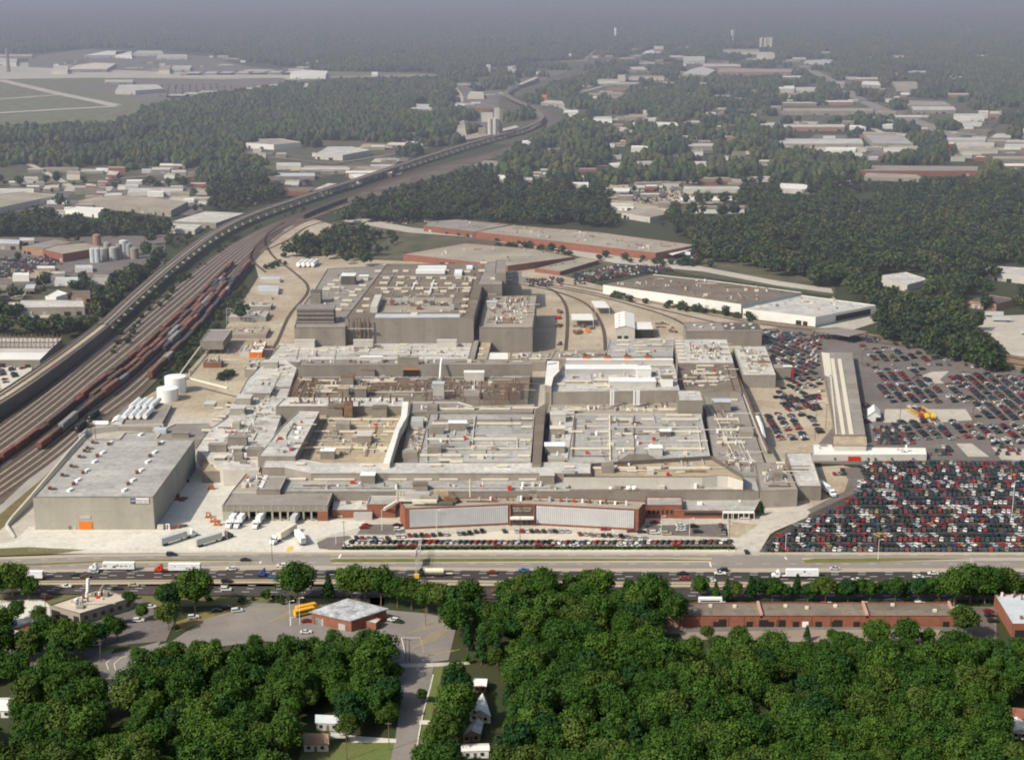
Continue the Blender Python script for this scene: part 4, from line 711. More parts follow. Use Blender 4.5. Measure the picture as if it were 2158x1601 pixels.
# ---------------------------------------------------------------- tanks and yard equipment
for (x, y, r_, hh, lb) in ((354,843,6.7,8,'nearer white cylindrical storage tank beside the tank farm'), (371,826,6.9,10.5,'taller white cylindrical storage tank just behind another one')):
    q = P(x, y); tk = thing('storage_tank', lb, 'storage tank', q); tankw(q[0], q[1], 0, r_, hh, 'wmetal', tk, 'tank_shell', 40, .04)
    o = MB(); o.box(q[0] + r_ + .1, q[1] - 1, 0, .3, .6, hh); o.build('ladder', M['steel'], tk)
ty = bld('tank_platform', 'raised grey gravel platform carrying eight white pressure tanks', 'platform', [(222,898),(336,900),(362,851),(300,847),(270,852)], 3.2, 'greybeige', 'rmid', par=.3, cope='pale')
k = 0
for i in range(4):
    for j in range(2):
        xa_, ya_ = (262 + i * 14.5, 877) if j == 0 else (277 + i * 14, 856); xb_, yb_ = xa_ + 17, ya_ - 18 + j * 3
        a = Vector(P(xa_, ya_, 5)); b = Vector(P(xb_, yb_, 5)); b = a + (b - a).normalized() * 15; d = (b - a).normalized()
        t = thing('pressure_tank', 'white horizontal pressure tank, %s from the left in the %s row of the tank platform' % (['first', 'second', 'third', 'fourth'][i], ['front', 'back'][j]), 'pressure tank', (a.x, a.y, 2.9), 'white pressure tanks on the platform')
        MB().tube([a - d * .9, a - d * .5, a, b, b + d * .5, b + d * .9], 1.5, 14).build('tank_shell', M['wmetal'], t)
        for f_ in (.2, .8): c = a + (b - a) * f_; MB().box(c.x, c.y, 2.9, 2.2, .6, 1.3, math.atan2(d.y, d.x) - math.pi / 2).build('saddle', M['steel'], t)
for i in range(4):
    q = P(628 + i * 10, 560, 2); t = thing('pressure_tank', 'white horizontal tank in the yard behind the paint shop, %s of four from the left' % ['first', 'second', 'third', 'fourth'][i], 'pressure tank', q, 'four white tanks behind the paint shop')
    MB().tube([(q[0], q[1], 3), (q[0] + .6, q[1] + 2, 3), (q[0] + 2, q[1] + 18, 3), (q[0] + 2.3, q[1] + 19, 3)], 2.1, 12).build('tank_shell', M['wmetal'], t); MB().box(q[0] + 1, q[1] + 9, 0, 2, 12, 1.4).build('saddle', M['steel'], t)
def gable(name, label, cat, px, h, rise, wall, roof, along='y', ov=.4, excl=True, group=None):
    xy = pxy(px, h); cx_ = sum(p[0] for p in xy) / 4; cy_ = sum(p[1] for p in xy) / 4; t = thing(name, label, cat, (cx_, cy_, 0), group)
    w_ = MB(); w_.prism(xy, 0, h, top=False)
    A_, B_, C_, D_ = [Vector((*p, h)) for p in xy]          # A front-left B front-right C back-right D back-left
    if along == 'y': r0 = (A_ + B_) / 2; r1 = (D_ + C_) / 2; ends = ((A_, B_, r0), (C_, D_, r1)); sl = ((A_, D_, r1, r0), (B_, r0, r1, C_)); 
    else: r0 = (A_ + D_) / 2; r1 = (B_ + C_) / 2; ends = ((D_, A_, r0), (B_, C_, r1)); sl = ((A_, r0, r1, B_), (D_, C_, r1, r0))
    up = Vector((0, 0, rise)); r0u = r0 + up; r1u = r1 + up
    for e in ends: w_.poly([e[0], e[1], e[2] + up])
    w_.build('wall', M[wall], t); o = MB(); c3 = Vector((cx_, cy_, h))
    def g(v, top):
        q_ = v + (up if top else Vector()); d = (v - c3); d.z = 0; q_ = q_ + d.normalized() * ov; return q_ + Vector((0, 0, .12 if top else .02))
    for s_ in sl:
        pts = [g(v, v in (r0, r1)) for v in s_]; o.poly(pts); o.poly([p - Vector((0, 0, .18)) for p in pts][::-1])
    o.build('roof', M[roof], t)
    if excl: EXCL.append(hull([tuple(p) for p in px] + [proj(x, y, 0) for x, y in xy]))
    return t
pt = gable('pump_house', 'little white pump house with a gable roof in front of the white pressure tanks', 'pump house', [(235,890),(257,890),(262,879),(241,879)], 4, 1.6, 'white', 'rwhite'); q = P(241, 893); MB().box(q[0], P(240, 890, 4)[1] - .1, 0, 1.1, .2, 2.2).build('door', M['shadow'], pt)
q = P(211, 893); t = thing('white_tank', 'pair of long white pipes on stands left of the little pump house', 'pipe', q); MB().tube([P(196, 889, 2), P(229, 889, 2)], .7, 8).build('pipe', M['wmetal'], t); MB().tube([P(198, 893, 1.2), P(229, 893, 1.2)], .7, 8).build('pipe', M['wmetal'], t)
o = MB(); o.tube([P(236, 897, 3), P(334, 897, 3), P(334, 905, 0)], .3, 6); tag(o.build('gas_pipe', C['ypaint']), 'yellow gas pipe along the front of the tank platform', 'pipe')
o = MB(); o.tube([P(397, 797, 8), P(480, 818, 8)], .8, 6)
for x, y in ((400,805),(440,815),(478,826)): q = P(x, y); o.tube([q, (q[0], q[1], 8)], .25, 5)
tag(o.build('pipe_bridge', M['cream']), 'cream pipe bridge from the white storage tanks to the left wing', 'pipe bridge')
o = MB(); o.tube([P(375, 795, 4), P(385, 780, 5), P(424, 728, 6)], .6, 6); tag(o.build('pipe_bridge', M['cream']), 'long cream pipe rising from the storage tanks towards the brown water house', 'pipe bridge')
wt = bld('water_house', 'two storey grey-roofed water house on brown posts left of the plant', 'plant building', [(421,719),(470,719),(489,694),(441,694)], 10, 'greybeige', 'rmid', z0=4, cope='pale')
q = P(446, 735); MB().box(q[0], q[1] + 6, 0, 14, 10, 4).build('brick_base', M['brickdark'], wt)
for k in range(6): q = P(424 + k * 14, 747); MB().box(q[0], q[1], 0, .5, .5, 4.5).build('post', M['rust'], wt)
for spec in (('equipment_shed', 'small brown brick pump room below the brown water house', [(428,764),(466,764),(470,756),(436,756)], 4, 'brickdark', 'rbrown'), ('equipment_shed', 'pale flat shed on the gravel left of the cream pipe', [(505,742),(545,742),(552,728),(515,728)], 4, 'pale', 'rlight'),
             ('equipment_shed', 'red and white roofed shed beside the rail spur left of the paint shop', [(525,742),(552,742),(562,718),(535,718)], 4.5, 'orange', 'rwhite'), ('equipment_shed', 'grey stair block at the rear of the left wing', [(515,778),(540,778),(548,758),(528,758)], 6, 'beige2', 'rlight'),
             ('equipment_shed', 'low cluttered switch house on the yard left of the paint shop', [(472,705),(560,705),(570,690),(482,690)], 3.5, 'beige2', 'rdusty'), ('equipment_shed', 'low pale maintenance shed north of the yard switch house', [(480,668),(560,668),(568,655),(488,655)], 4, 'beige2', 'rlight'),
             ('equipment_shed', 'low grey shed on the white gravel near the four trailers', [(518,646),(570,646),(575,638),(524,638)], 3.5, 'greybeige', 'rlight')):
    t = bld(spec[0], spec[1], 'shed', spec[2], spec[3], spec[4], spec[5]); clutter(t, spec[2], 5, len(spec[1]), 'ubs')
for i, (x, y) in enumerate(((548,592),(545,612),(542,604),(550,584))): pass
o = None
for i, (x0, x1, y, lb) in enumerate(((548,590,588,'farthest of the three long pale trailers on the gravel behind the left yard'),(543,588,607,'middle one of the three long pale trailers on the gravel behind the left yard'),(544,586,613,'nearest of the three long pale trailers on the gravel behind the left yard'))):
    bld('site_trailer', lb, 'trailer', [(x0, y), (x1, y), (x1 + 1, y - 5), (x0 + 1, y - 5)], 3.6, 'pale', 'silver', par=0)
# substation frame
o = MB()
for x in range(478, 560, 9):
    for y in (672, 690): q = P(x, y); o.box(q[0], q[1], 0, .3, .3, 8); 
for y in (672, 690): a = P(478, y); b = P(556, y); o.box((a[0] + b[0]) / 2, a[1], 8, b[0] - a[0], .3, .4); o.box((a[0] + b[0]) / 2, a[1], 5.5, b[0] - a[0], .2, .2)
tag(o.build('substation_frame', M['steel']), 'open steel substation frame in the yard left of the paint shop', 'substation')
# sheds among the rear rail spurs
for lb, pxx, h_, ry in (('open-fronted white roofed shed with machines inside between the rail curves', [(1205,674),(1251,674),(1247,661),(1203,661)], 6, 0), ('white roofed open shed beside the rail curve farthest from the front', [(1254,648),(1285,648),(1274,634),(1246,634)], 6, 0)):
    t = bld('open_shed', lb, 'shed', pxx, h_, 'pale', 'rwhite', z0=h_ - .6, par=.02); xy_ = pxy(pxx, h_)
    for p in inset(xy_, .4): MB().box(p[0], p[1], 0, .4, .4, h_ - .6).build('post', M['pale'], t)
t = gable('shed', 'white gabled workshop with dark doors among the rear rail spurs', 'shed', [(1297,692),(1338,692),(1336,661),(1295,661)], 9, 2, 'pale', 'rwhite'); Yq = P(1297, 692, 9)[1]
for x in (1306, 1320): q = P(x, 692, 9); MB().box(q[0], Yq - .1, 0, 3, .2, 3.4).build('door', M['shadow'], t)
for f_ in (.1, .3, .5, .7, .9): q = P(1304, 692 - 31 * f_, 10); MB().box(q[0], q[1], 10.4, 1, 2.4, .2).build('skylight', M['steel'], t)
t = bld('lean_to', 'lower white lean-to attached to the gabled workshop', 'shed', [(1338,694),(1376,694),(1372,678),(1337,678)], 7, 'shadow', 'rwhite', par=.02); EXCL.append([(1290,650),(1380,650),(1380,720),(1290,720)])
for i, (x, y, w_, m_, c_) in enumerate(((1215,704,7,'rust','rusty brown'),(1232,700,8,'orange','orange'),(1245,694,6,'rmid','grey'),(1180,660,3,'rust','brown'),(1176,672,3,'red','red'),(1178,690,3,'rust','dark rusty'),(1222,690,9,'rdark','black'),(1180,727,3,'rust','reddish brown'),(1400,692,12,'rust','long rusty'),(1395,684,10,'rbrown','brown heaped'),(1410,700,9,'rust','low rusty'))):
    q = P(x, y); o = MB(); r_ = random.Random(i)
    for k_ in range(6): o.box(q[0] + r_.uniform(-w_ / 2, w_ / 2), q[1] + r_.uniform(-3, 3), 0, r_.uniform(1, 3), r_.uniform(1, 3), r_.uniform(.8, 3), r_.uniform(0, 3))
    tag(o.build('scrap_pile', M[m_]), c_ + ' scrap heap ' + ['left of the open shed', 'under the white shed roof', 'beside the rail curve', 'beside the high block'][i % 4] + ' in the rear yard', 'scrap heap', group='scrap heaps in the rear yard')
# ---------------------------------------------------------------- railway corridor
def rs(A, n=60):
    # smooth polyline through pixel points (Catmull-Rom), evenly parametrised
    out = []; m_ = len(A) - 1
    for k in range(n + 1):
        t = k / n * m_; i = min(int(t), m_ - 1); u = t - i
        p0, p1, p2, p3 = A[max(i - 1, 0)], A[i], A[i + 1], A[min(i + 2, m_)]
        out.append(tuple(.5 * (2 * p1[c] + (p2[c] - p0[c]) * u + (2 * p0[c] - 5 * p1[c] + 4 * p2[c] - p3[c]) * u * u + (3 * p1[c] - p0[c] - 3 * p2[c] + p3[c]) * u ** 3) for c in (0, 1)))
    return out
LA = rs([(-200,1003),(-90,955),(0,893),(120,802),(215,724),(300,655),(385,588),(465,528),(550,482),(640,447),(760,402),(890,358),(1040,317),(1120,287),(1148,262),(1125,232),(1085,208),(1080,192),(1115,178),(1180,158),(1240,132)])
LB = rs([(-200,1200),(-90,1120),(0,1062),(110,985),(205,905),(285,845),(350,780),(425,700),(500,600),(560,525),(620,480),(700,445),(800,412),(920,372),(1060,326),(1145,292),(1172,264),(1150,232),(1108,210),(1098,194),(1130,182),(1195,161),(1255,133)])
o = MB()
for i in range(len(LA) - 1):
    o.poly([P(*LA[i], ZY + .01), P(*LB[i], ZY + .01), P(*LB[i + 1], ZY + .01), P(*LA[i + 1], ZY + .01)])
tag(o.build('railway_bed', C['ballast']), kind='structure')
stripe('embankment', [(-60,1150),(40,1065),(110,1005),(180,932)], 9, mat('embankment_grass', (.17,.12,.06), col2=(.11,.11,.04), scale=.1, fine=.2), ZY + .03)
stripe('service_track_path', [(-40,1100),(20,1060),(100,985),(170,925),(215,893)], 7, mat('grey_ballast', (.33,.31,.28), var=.1), ZY + .02)
MT = mat('rails', (.14,.085,.055), var=.25, scale=.3, rough=.6); MG = mat('pale_ballast', (.29,.255,.21), var=.18, scale=.1, fine=.15)
def wline(f, a=0., b=1.):
    L = [(LA[i][0] + (LB[i][0] - LA[i][0]) * f, LA[i][1] + (LB[i][1] - LA[i][1]) * f) for i in range(len(LA))]
    return [Vector(P(x, y)) for x, y in L[int(a * 60):int(b * 60) + 1]]
def cr(pts, n=4):
    out = []
    for i in range(len(pts) - 1):
        p0, p1, p2, p3 = pts[max(i - 1, 0)], pts[i], pts[i + 1], pts[min(i + 2, len(pts) - 1)]
        for k in range(n):
            u = k / n; out.append(.5 * (2 * p1 + (p2 - p0) * u + (2 * p0 - 5 * p1 + 4 * p2 - p3) * u * u + (3 * p1 - p0 - 3 * p2 + p3) * u ** 3))
    return out + [pts[-1]]
def ribbon(o, pts, off, w_, z, m=0):
    L = []; R = []
    for i, p in enumerate(pts):
        d = (pts[min(i + 1, len(pts) - 1)] - pts[max(i - 1, 0)]); d.z = 0; d.normalize(); n_ = Vector((-d.y, d.x, 0))
        L.append(p + n_ * (off + w_ / 2)); R.append(p + n_ * (off - w_ / 2))
    for i in range(len(pts) - 1): o.poly([(R[i].x, R[i].y, z), (R[i + 1].x, R[i + 1].y, z), (L[i + 1].x, L[i + 1].y, z), (L[i].x, L[i].y, z)], m)
MS = mat('sleepers', (.10,.074,.058), var=.25, scale=1.2, fine=.3)
def track(pts, z=None, zz=.2, kind='structure'):
    z = ZY + .05 if z is None else z; o = MB(); ribbon(o, pts, 0, 2.6, z, 0); ribbon(o, pts, .75, .17, z + zz, 1); ribbon(o, pts, -.75, .17, z + zz, 1)
    t = o.build('railway_track', [MS, MT]); t['kind'] = kind; return t
TF = (.035, .10, .165, .23, .31, .40, .49, .60, .68, .76, .84, .92)
for i, f in enumerate(TF):
    pts = cr(wline(f, 0, [1, 1, 1, 1, .48, .48, .46, .46, .44, .44, .42, .40][i]), 3)
    track(pts)
    if i < 11:
        o = MB(); g2 = (TF[i] + TF[i + 1]) / 2; p2 = cr(wline(g2, 0, .46), 2); ribbon(o, p2, 0, 1.3, ZY + .045); tag(o.build('ballast_strip', MG), kind='structure')
# rail spurs behind the plant
for px_ in (rs([(600,470),(560,500),(575,540),(620,575),(650,612),(610,665),(585,720),(560,760)], 30), rs([(700,455),(640,468),(590,485),(545,515),(530,545),(560,575)], 24), rs([(720,460),(650,478),(610,505),(560,528)], 16),
            rs([(1100,594),(1160,610),(1190,640),(1196,680),(1192,740)], 24), rs([(1100,600),(1180,618),(1240,645),(1270,690),(1276,740)], 24), rs([(1100,590),(1250,618),(1400,655),(1560,690),(1760,712),(1960,738),(2140,768),(2300,800)], 40),
            rs([(1100,586),(1260,612),(1420,648),(1600,684),(1780,702),(1980,730),(2150,758),(2300,790)], 40), rs([(1130,600),(1260,625),(1400,665),(1450,690)], 20)):
    track([Vector(P(x, y)) for x, y in px_])
# ---------------------------------------------------------------- elevated line with retaining wall
VP = rs([(-220,948),(-120,903),(0,838),(110,764),(215,686),(272,634),(340,574),(400,526),(448,492),(520,455),(640,413),(760,375),(880,335),(1000,298),(1075,278),(1122,262),(1140,246),(1118,226),(1080,208),(1065,196),(1085,182),(1130,168)], 88)
vz = 8.0
vw = [Vector(P(x, y, vz)) for x, y in VP]
isp = min(range(len(VP)), key=lambda i: abs(VP[i][0] - 215))
dk_ = thing('elevated_railway', 'long elevated railway on concrete piers curving away beside the freight yard', 'elevated railway', (vw[isp].x, vw[isp].y, 0))
CV = mat('viaduct_concrete', (.30,.27,.225), var=.1, scale=.1, streak=1, grime=.3); CD = mat('viaduct_concrete_shade', (.15,.125,.115), var=.1, scale=.1, grime=.3)  # second, darker copy of the concrete paints shade on the embankment wall
def slab(pts, wd, z0, z1):
    o = MB(); L = []; R = []
    for i, p in enumerate(pts):
        d = (pts[min(i + 1, len(pts) - 1)] - pts[max(i - 1, 0)]); d.z = 0; d.normalize(); n_ = Vector((-d.y, d.x, 0)); ww = wd if not callable(wd) else wd(i)
        L.append(p + n_ * ww / 2); R.append(p - n_ * ww / 2)
    for i in range(len(pts) - 1):
        a, b, c, e = R[i], R[i + 1], L[i + 1], L[i]
        for q in (((a, z1), (b, z1), (c, z1), (e, z1)), ((a, z0), (b, z0), (b, z1), (a, z1)), ((c, z0), (e, z0), (e, z1), (c, z1)), ((e, z0), (c, z0), (b, z0), (a, z0))): o.poly([(v.x, v.y, z) for v, z in q])
    return o
dk1 = vw[isp:]; slab(dk1, 9.4, vz - 1.1, vz).build('deck', CV, dk_)
for s_ in (-1, 1):
    o = MB(); pts = []
    for i, p in enumerate(dk1):
        d = (dk1[min(i + 1, len(dk1) - 1)] - dk1[max(i - 1, 0)]); d.z = 0; d.normalize(); pts.append(p + Vector((-d.y, d.x, 0)) * s_ * 4.85)
    slab(pts, .3, vz - .8, vz + .5).build('parapet', CV, dk_)
tb = MB()
for off in (-2.3, 2.3):
    ribbon(tb, dk1, off, 2.5, vz + .06, 0); ribbon(tb, dk1, off + .75, .2, vz + .25, 1); ribbon(tb, dk1, off - .75, .2, vz + .25, 1)
tb.build('track', [MS, MT], dk_)
acc = 0; npier = 0
for i in range(1, len(dk1)):
    a, b = dk1[i - 1], dk1[i]; L = (b - a).length; s_ = 0
    while acc + (L - s_) >= 22:
        s_ += 22 - acc; acc = 0; p = a + (b - a) * (s_ / L); d = (b - a).normalized(); npier += 1
        if npier > 75: break
        o = MB(); an = math.atan2(d.y, d.x); o.box(p.x, p.y, 0, 1.7, 3.4, vz - 2.2, an); o.box(p.x, p.y, vz - 2.2, 1.9, 8.4, 1.08, an); o.build('pier', M['pale'], dk_)
    acc += L - s_
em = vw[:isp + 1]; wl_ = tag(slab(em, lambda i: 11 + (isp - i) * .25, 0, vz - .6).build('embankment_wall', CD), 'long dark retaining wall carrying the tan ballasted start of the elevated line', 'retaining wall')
tp = MB(); ribbon(tp, em, 0, 10.5, vz - .5); tag(tp.build('ballast_top', C['tan']), kind='structure')
for s_ in (-1, 1):
    pts = []
    for i, p in enumerate(em):
        d = (em[min(i + 1, len(em) - 1)] - em[max(i - 1, 0)]); d.normalize(); pts.append(p + Vector((-d.y, d.x, 0)) * s_ * (5.5 + (isp - i) * .125 - .2))
    tag(slab(pts, .35, vz - 1, vz + .4).build('parapet_wall', CV), ['right', 'left'][s_ > 0] + ' hand parapet along the top of the dark railway retaining wall', 'parapet')
for off in (-3, 2.8):
    o = MB(); pts = cr(em, 2); ribbon(o, pts, off, 2.4, vz - .4, 0); ribbon(o, pts, off + .75, .18, vz - .2, 1); ribbon(o, pts, off - .75, .18, vz - .2, 1); tag(o.build('railway_track', [MS, MT]), kind='structure')
# station canopy and yard around the far end
# ---------------------------------------------------------------- freight trains
RC = [('rusty red', (.17,.055,.038)), ('dark brown', (.10,.058,.042)), ('reddish brown', (.19,.085,.055)), ('grey', (.24,.23,.22)), ('blackish', (.05,.045,.045)), ('pale pink-grey', (.30,.25,.235)), ('blue-grey', (.13,.15,.18))]
RM = [mat('railcar_%d' % i, c[1], var=.2, scale=.4, fine=.2, fscale=2) for i, c in enumerate(RC)]
RT = [mat('railcar_roof_%d' % i, tuple(min(.6, x * 1.0 + .025) for x in c[1]), var=.2, scale=.3, fine=.2) for i, c in enumerate(RC)]
MW = mat('wheel_steel', (.06,.05,.045), var=.2)
def boxcar_meshes(L, W_, H_):
    b = MB(); b.box(0, 0, 1.0, L, W_, H_ - 1.3)
    for k in range(11): b.box(-L / 2 + L * (k + .5) / 11, 0, 1.1, .12, W_ + .12, H_ - 1.7)
    b.box(0, 0, 1.2, 3, W_ + .2, H_ - 1.9)
    r = MB(); a = W_ / 2 + .05; r.extr([(-a, H_ - .3), (a, H_ - .3), (a * .8, H_ - .05), (0, H_ + .08), (-a * .8, H_ - .05)], -L / 2, L / 2, T=Matrix.Rotation(math.pi / 2, 4, 'Z'))
    u = MB()
    for s_ in (-1, 1):
        u.box(s_ * L * .36, 0, .45, 3, 2, .55)
        for q in (-.9, .9): u.tube([(s_ * L * .36 + q, -.85, .45), (s_ * L * .36 + q, .85, .45)], .45, 10)
    return b, r, u
BXL = {}
for key, (L, W_, H_) in {'box': (15.5, 3, 4.6), 'auto': (26.5, 3.1, 5.7), 'hop': (12, 3, 3.6)}.items():
    b, r, u = boxcar_meshes(L, W_, H_); BXL[key] = (b, r, u, L)
ME = {}
def rmesh(key, part, ci):
    k = (key, part, ci)
    if k not in ME:
        b = BXL[key][part]; ME[k] = b.mesh('railcar', [RM[ci], RT[ci], MW][0 if part == 0 else (1 if part == 1 else 2)] if part < 2 else MW)
    return ME[k]
def railcar(p, an, key, ci, label, group):
    t = thing('freight_car', label, 'freight car', (p.x, p.y, ZY + .1), group, an)
    for part, nm in ((0, 'body'), (1, 'roof'), (2, 'wheelset')):
        if part == 1 and key == 'hop': 
            continue
        o = bpy.data.objects.new(nm, rmesh(key, part, ci)); COL.objects.link(o); o.parent = t
def train(f, a, b, keys, cols, where, group, seed, gap=()):
    pts = cr(wline(f), 6); r = random.Random(seed)
    xs = [proj(p.x, p.y, 0)[1] for p in pts]; cum = [0]
    for i in range(1, len(pts)): cum.append(cum[-1] + (pts[i] - pts[i - 1]).length)
    ia = min(range(len(pts)), key=lambda i: abs(xs[i] - a)); ib = min(range(len(pts)), key=lambda i: abs(xs[i] - b)); s = cum[ia]; i = ia; k = 0
    while s < cum[ib]:
        key = keys[k % len(keys)]; L = BXL[key][3]; m_ = s + L / 2
        while i < len(cum) - 2 and cum[i + 1] < m_: i += 1
        p = pts[i] + (pts[i + 1] - pts[i]) * ((m_ - cum[i]) / (cum[i + 1] - cum[i])); d = (pts[i + 1] - pts[i]); an = math.atan2(d.y, d.x); ci = r.choice(cols); s += L + 1.1; k += 1
        yy = proj(p.x, p.y, 0)[1]
        if any(g0 < yy < g1 for g0, g1 in gap): continue
        railcar(p, an, key, ci, '%s %s standing %s' % (RC[ci][0], {'box': 'boxcar', 'auto': 'covered car carrier wagon', 'hop': 'open hopper wagon'}[key], where), group)
train(.49, 1010, 560, ['box', 'hop', 'box', 'box'], [0, 0, 2, 1, 1], 'in the leftmost long freight train', 'cars of the leftmost freight train', 1)
train(.60, 845, 590, ['box', 'box', 'auto'], [1, 1, 2, 1, 2, 0, 4, 1, 5, 1, 0], 'in the second freight train from the left', 'cars of the second freight train', 2)
train(.68, 948, 600, ['box', 'box', 'auto', 'box'], [1, 1, 4, 2, 1, 1, 4, 2, 3, 1, 6, 1], 'in the third freight train from the left', 'cars of the third freight train', 3)
train(.76, 742, 610, ['box', 'auto'], [1, 4, 3, 2, 1], 'in the short fourth string of freight cars', 'cars of the fourth freight string', 4)
train(.92, 800, 560, ['auto', 'box', 'box'], [1, 4, 1, 4, 2, 1, 2, 4, 5], 'in the rightmost freight train beside the bushes', 'cars of the rightmost freight train', 5)
# black train on the far curve
train(.60, 462, 425, ['box'], [4, 4, 1], 'in the dark string on the far curve by the round lawn', 'dark cars on the far curve', 6)
# locomotives
LM = mat('locomotive_dark', (.035,.04,.035), var=.2)
pts = cr(wline(.84), 6)
for j, yy in enumerate((906, 884)):
    i = min(range(len(pts) - 1), key=lambda i: abs(proj(pts[i].x, pts[i].y, 0)[1] - yy)); p = pts[i]; d = pts[i + 1] - pts[i]
    t = thing('locomotive', ['nearer dark green diesel locomotive on the track beside the tank platform', 'farther dark green diesel locomotive coupled behind another beside the tank platform'][j], 'locomotive', (p.x, p.y, ZY + .1), 'pair of dark locomotives', math.atan2(d.y, d.x))
    b = MB(); b.box(0, 0, 1.2, 17, 3, .4); b.box(1.5, 0, 1.6, 11, 1.9, 2.3); b.box(-7.4, 0, 1.6, 2, 1.9, 1.5); o = b.build('hood', LM, t, (0, 0, 0))
    MB().box(-5, 0, 1.6, 2.8, 2.9, 2.9).build('cab', LM, t, (0, 0, 0)); MB().box(-6.44, 0, 3.3, .08, 2.3, .8).build('window', M['glass'], t, (0, 0, 0))
    u = MB()
    for s_ in (-1, 1):
        for q in (-1.6, 0, 1.6): u.tube([(s_ * 5 + q, -.85, .5), (s_ * 5 + q, .85, .5)], .5, 10)
    u.box(0, 0, .5, 4, 2.4, .8); u.build('wheelset', MW, t, (0, 0, 0)); MB().box(-8.5, 0, 3.0, .1, .8, .3).build('headlight', M['cream'], t, (0, 0, 0))
M['tanpale'] = mat('pale_tan_roof', (.50,.44,.35), var=.08, scale=.05, fine=.08, grime=.2)
RAILX_ = [(-300,1130),(-300,700),(130,735),(215,680),(300,600),(400,515),(520,445),(760,352),(930,305),(1000,230),(1050,205),(1085,185),(1180,150),(1240,128),(1262,128),(1200,180),(1190,240),(1175,275),(1050,330),(900,380),(740,430),(640,475),(560,545),(440,760),(60,1100)]
# ---------------------------------------------------------------- neighbouring and distant buildings
def B(lb, px, h, wall='beige2', roof='rlight', name='warehouse', cat='building', n=0, **k):
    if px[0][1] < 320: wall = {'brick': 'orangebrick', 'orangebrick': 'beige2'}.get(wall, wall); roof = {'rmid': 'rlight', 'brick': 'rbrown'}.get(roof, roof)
    t = bld(name, lb, cat, px, h, wall, roof, **k)
    if n: clutter(t, px, n, len(lb) * 7 + n, 'bus')
    if name != 'small_building' and wall not in ('shadow', 'cream', 'red') and h >= 5 and not k.get('z0') and px[0][1] > 95:
        a = Vector(pxy([px[0]], h)[0]); b = Vector(pxy([px[1]], h)[0]); d = b - a; q_ = random.Random(len(lb)); c0 = sum((Vector(p) for p in pxy(px, h)), Vector((0, 0))) / len(px); n_ = Vector((d.y, -d.x)).normalized(); n_ = n_ if (a - c0).dot(n_) > 0 else -n_
        for i in range(3 if d.length < 60 else 6): c = a + d * q_.uniform(.06, .94) + n_ * .05; MB().box(c.x, c.y, .1, q_.uniform(2.5, 5), .25, q_.uniform(2.4, 3.6), math.atan2(d.y, d.x)).build('loading_door', M['shadow' if q_.random() < .7 else 'steel'], t)
    return t
def R(x0, x1, y0, y1, sk=0): # roof rectangle: front edge y1, back edge y0; sk = shift of the back edge
    return [(x0, y1), (x1, y1), (x1 + sk, y0), (x0 + sk, y0)]
w1 = B('big square brick warehouse with a plain tan roof right behind the paint shop', [(849,535),(1070,560),(1210,541),(1120,524),(977,512)], 6.5, 'brick', 'rdusty', n=8)
w2 = B('long brick warehouse with a pale roof running back to the woods', [(1002,488),(1382,533),(1466,516),(1260,489),(1077,474)], 7.5, 'brick', 'rdusty', n=26)
B('low dark-roofed warehouse joined to the left end of the long brick one', [(893,475),(1001,488),(1076,473),(960,462),(905,466)], 6.5, 'brickdark', 'rmid', n=4)
B('low brick strip building with a grey roof on the grass behind the plant', [(1127,565),(1180,572),(1262,548),(1225,541)], 4, 'brick', 'rdusty')
q = P(1430, 528); t = B('white canopy over the truck bays at the right end of the long brick warehouse', [(1408,533),(1418,537),(1462,524),(1450,520)], 5, 'pale', 'rwhite', name='dock_canopy', z0=4.2, cat='canopy')
w4 = B('long warehouse with a bright white wall and a brown roof beside the rail spur', [(1271,600),(1562,641),(1690,616),(1500,591),(1377,578)], 7.5, 'white', 'rbrown', n=26)
w5 = B('lower white-walled warehouse with a streaky grey roof and truck doors on its right', [(1566,650),(1719,668),(1846,643),(1690,622)], 7.5, 'white', 'rlight', n=12)
xy = pxy([(1719,668),(1846,643)], 7.5); a, b = Vector(xy[0]), Vector(xy[1]); n_ = Vector(((b - a).y, -(b - a).x)).normalized()
for k in range(9): c = a + (b - a) * (.36 + k * .065); MB().box(c.x + n_.x * .1, c.y + n_.y * .1, 1, 4.2, .3, 4.4, math.atan2((b - a).y, (b - a).x)).build('dock_door', M['shadow'], w5)
t = B('flat open canopy over the rail spur at the left edge of the right hand woods', [(1712,694),(1790,708),(1830,699),(1765,689)], 6.5, 'greybeige', 'rmid', name='canopy', cat='canopy', z0=5.8)
for x, y in ((1716,712),(1745,717),(1790,723),(1826,714)): q = P(x, y); MB().box(q[0], q[1], 0, .5, .5, 5.8).build('post', M['shadow'], t)
ta = B('long low grey test building with two pale stripes along its roof between the car lots', [(1764,916),(1824,916),(1796,742),(1729,741)], 6, 'greybeige', 'rmid', name='test_building')
for pp in ([(1774,914),(1782,914),(1758,755),(1750,755)], [(1790,914),(1799,914),(1773,756),(1765,756)], [(1738,790),(1754,793),(1748,744),(1731,742)], [(1761,914),(1764,914),(1752,790),(1749,790)]):
    MB().prism(pxy(pp, 5.9), 5.5, 5.9).build('roof_light', M['cream'], ta)
tb_ = gable('test_hall', 'tan double-gabled hall at the near end of the striped test building', 'building', [(1758,938),(1826,938),(1821,920),(1757,920)], 7, 2.6, 'pale', 'rtan', 'x')
tw = B('low white building with a red door between the two big car lots', [(1714,958),(1953,957),(1950,943),(1838,942),(1836,936),(1712,936)], 4, 'pale', 'rwhite', name='inspection_building', n=5)
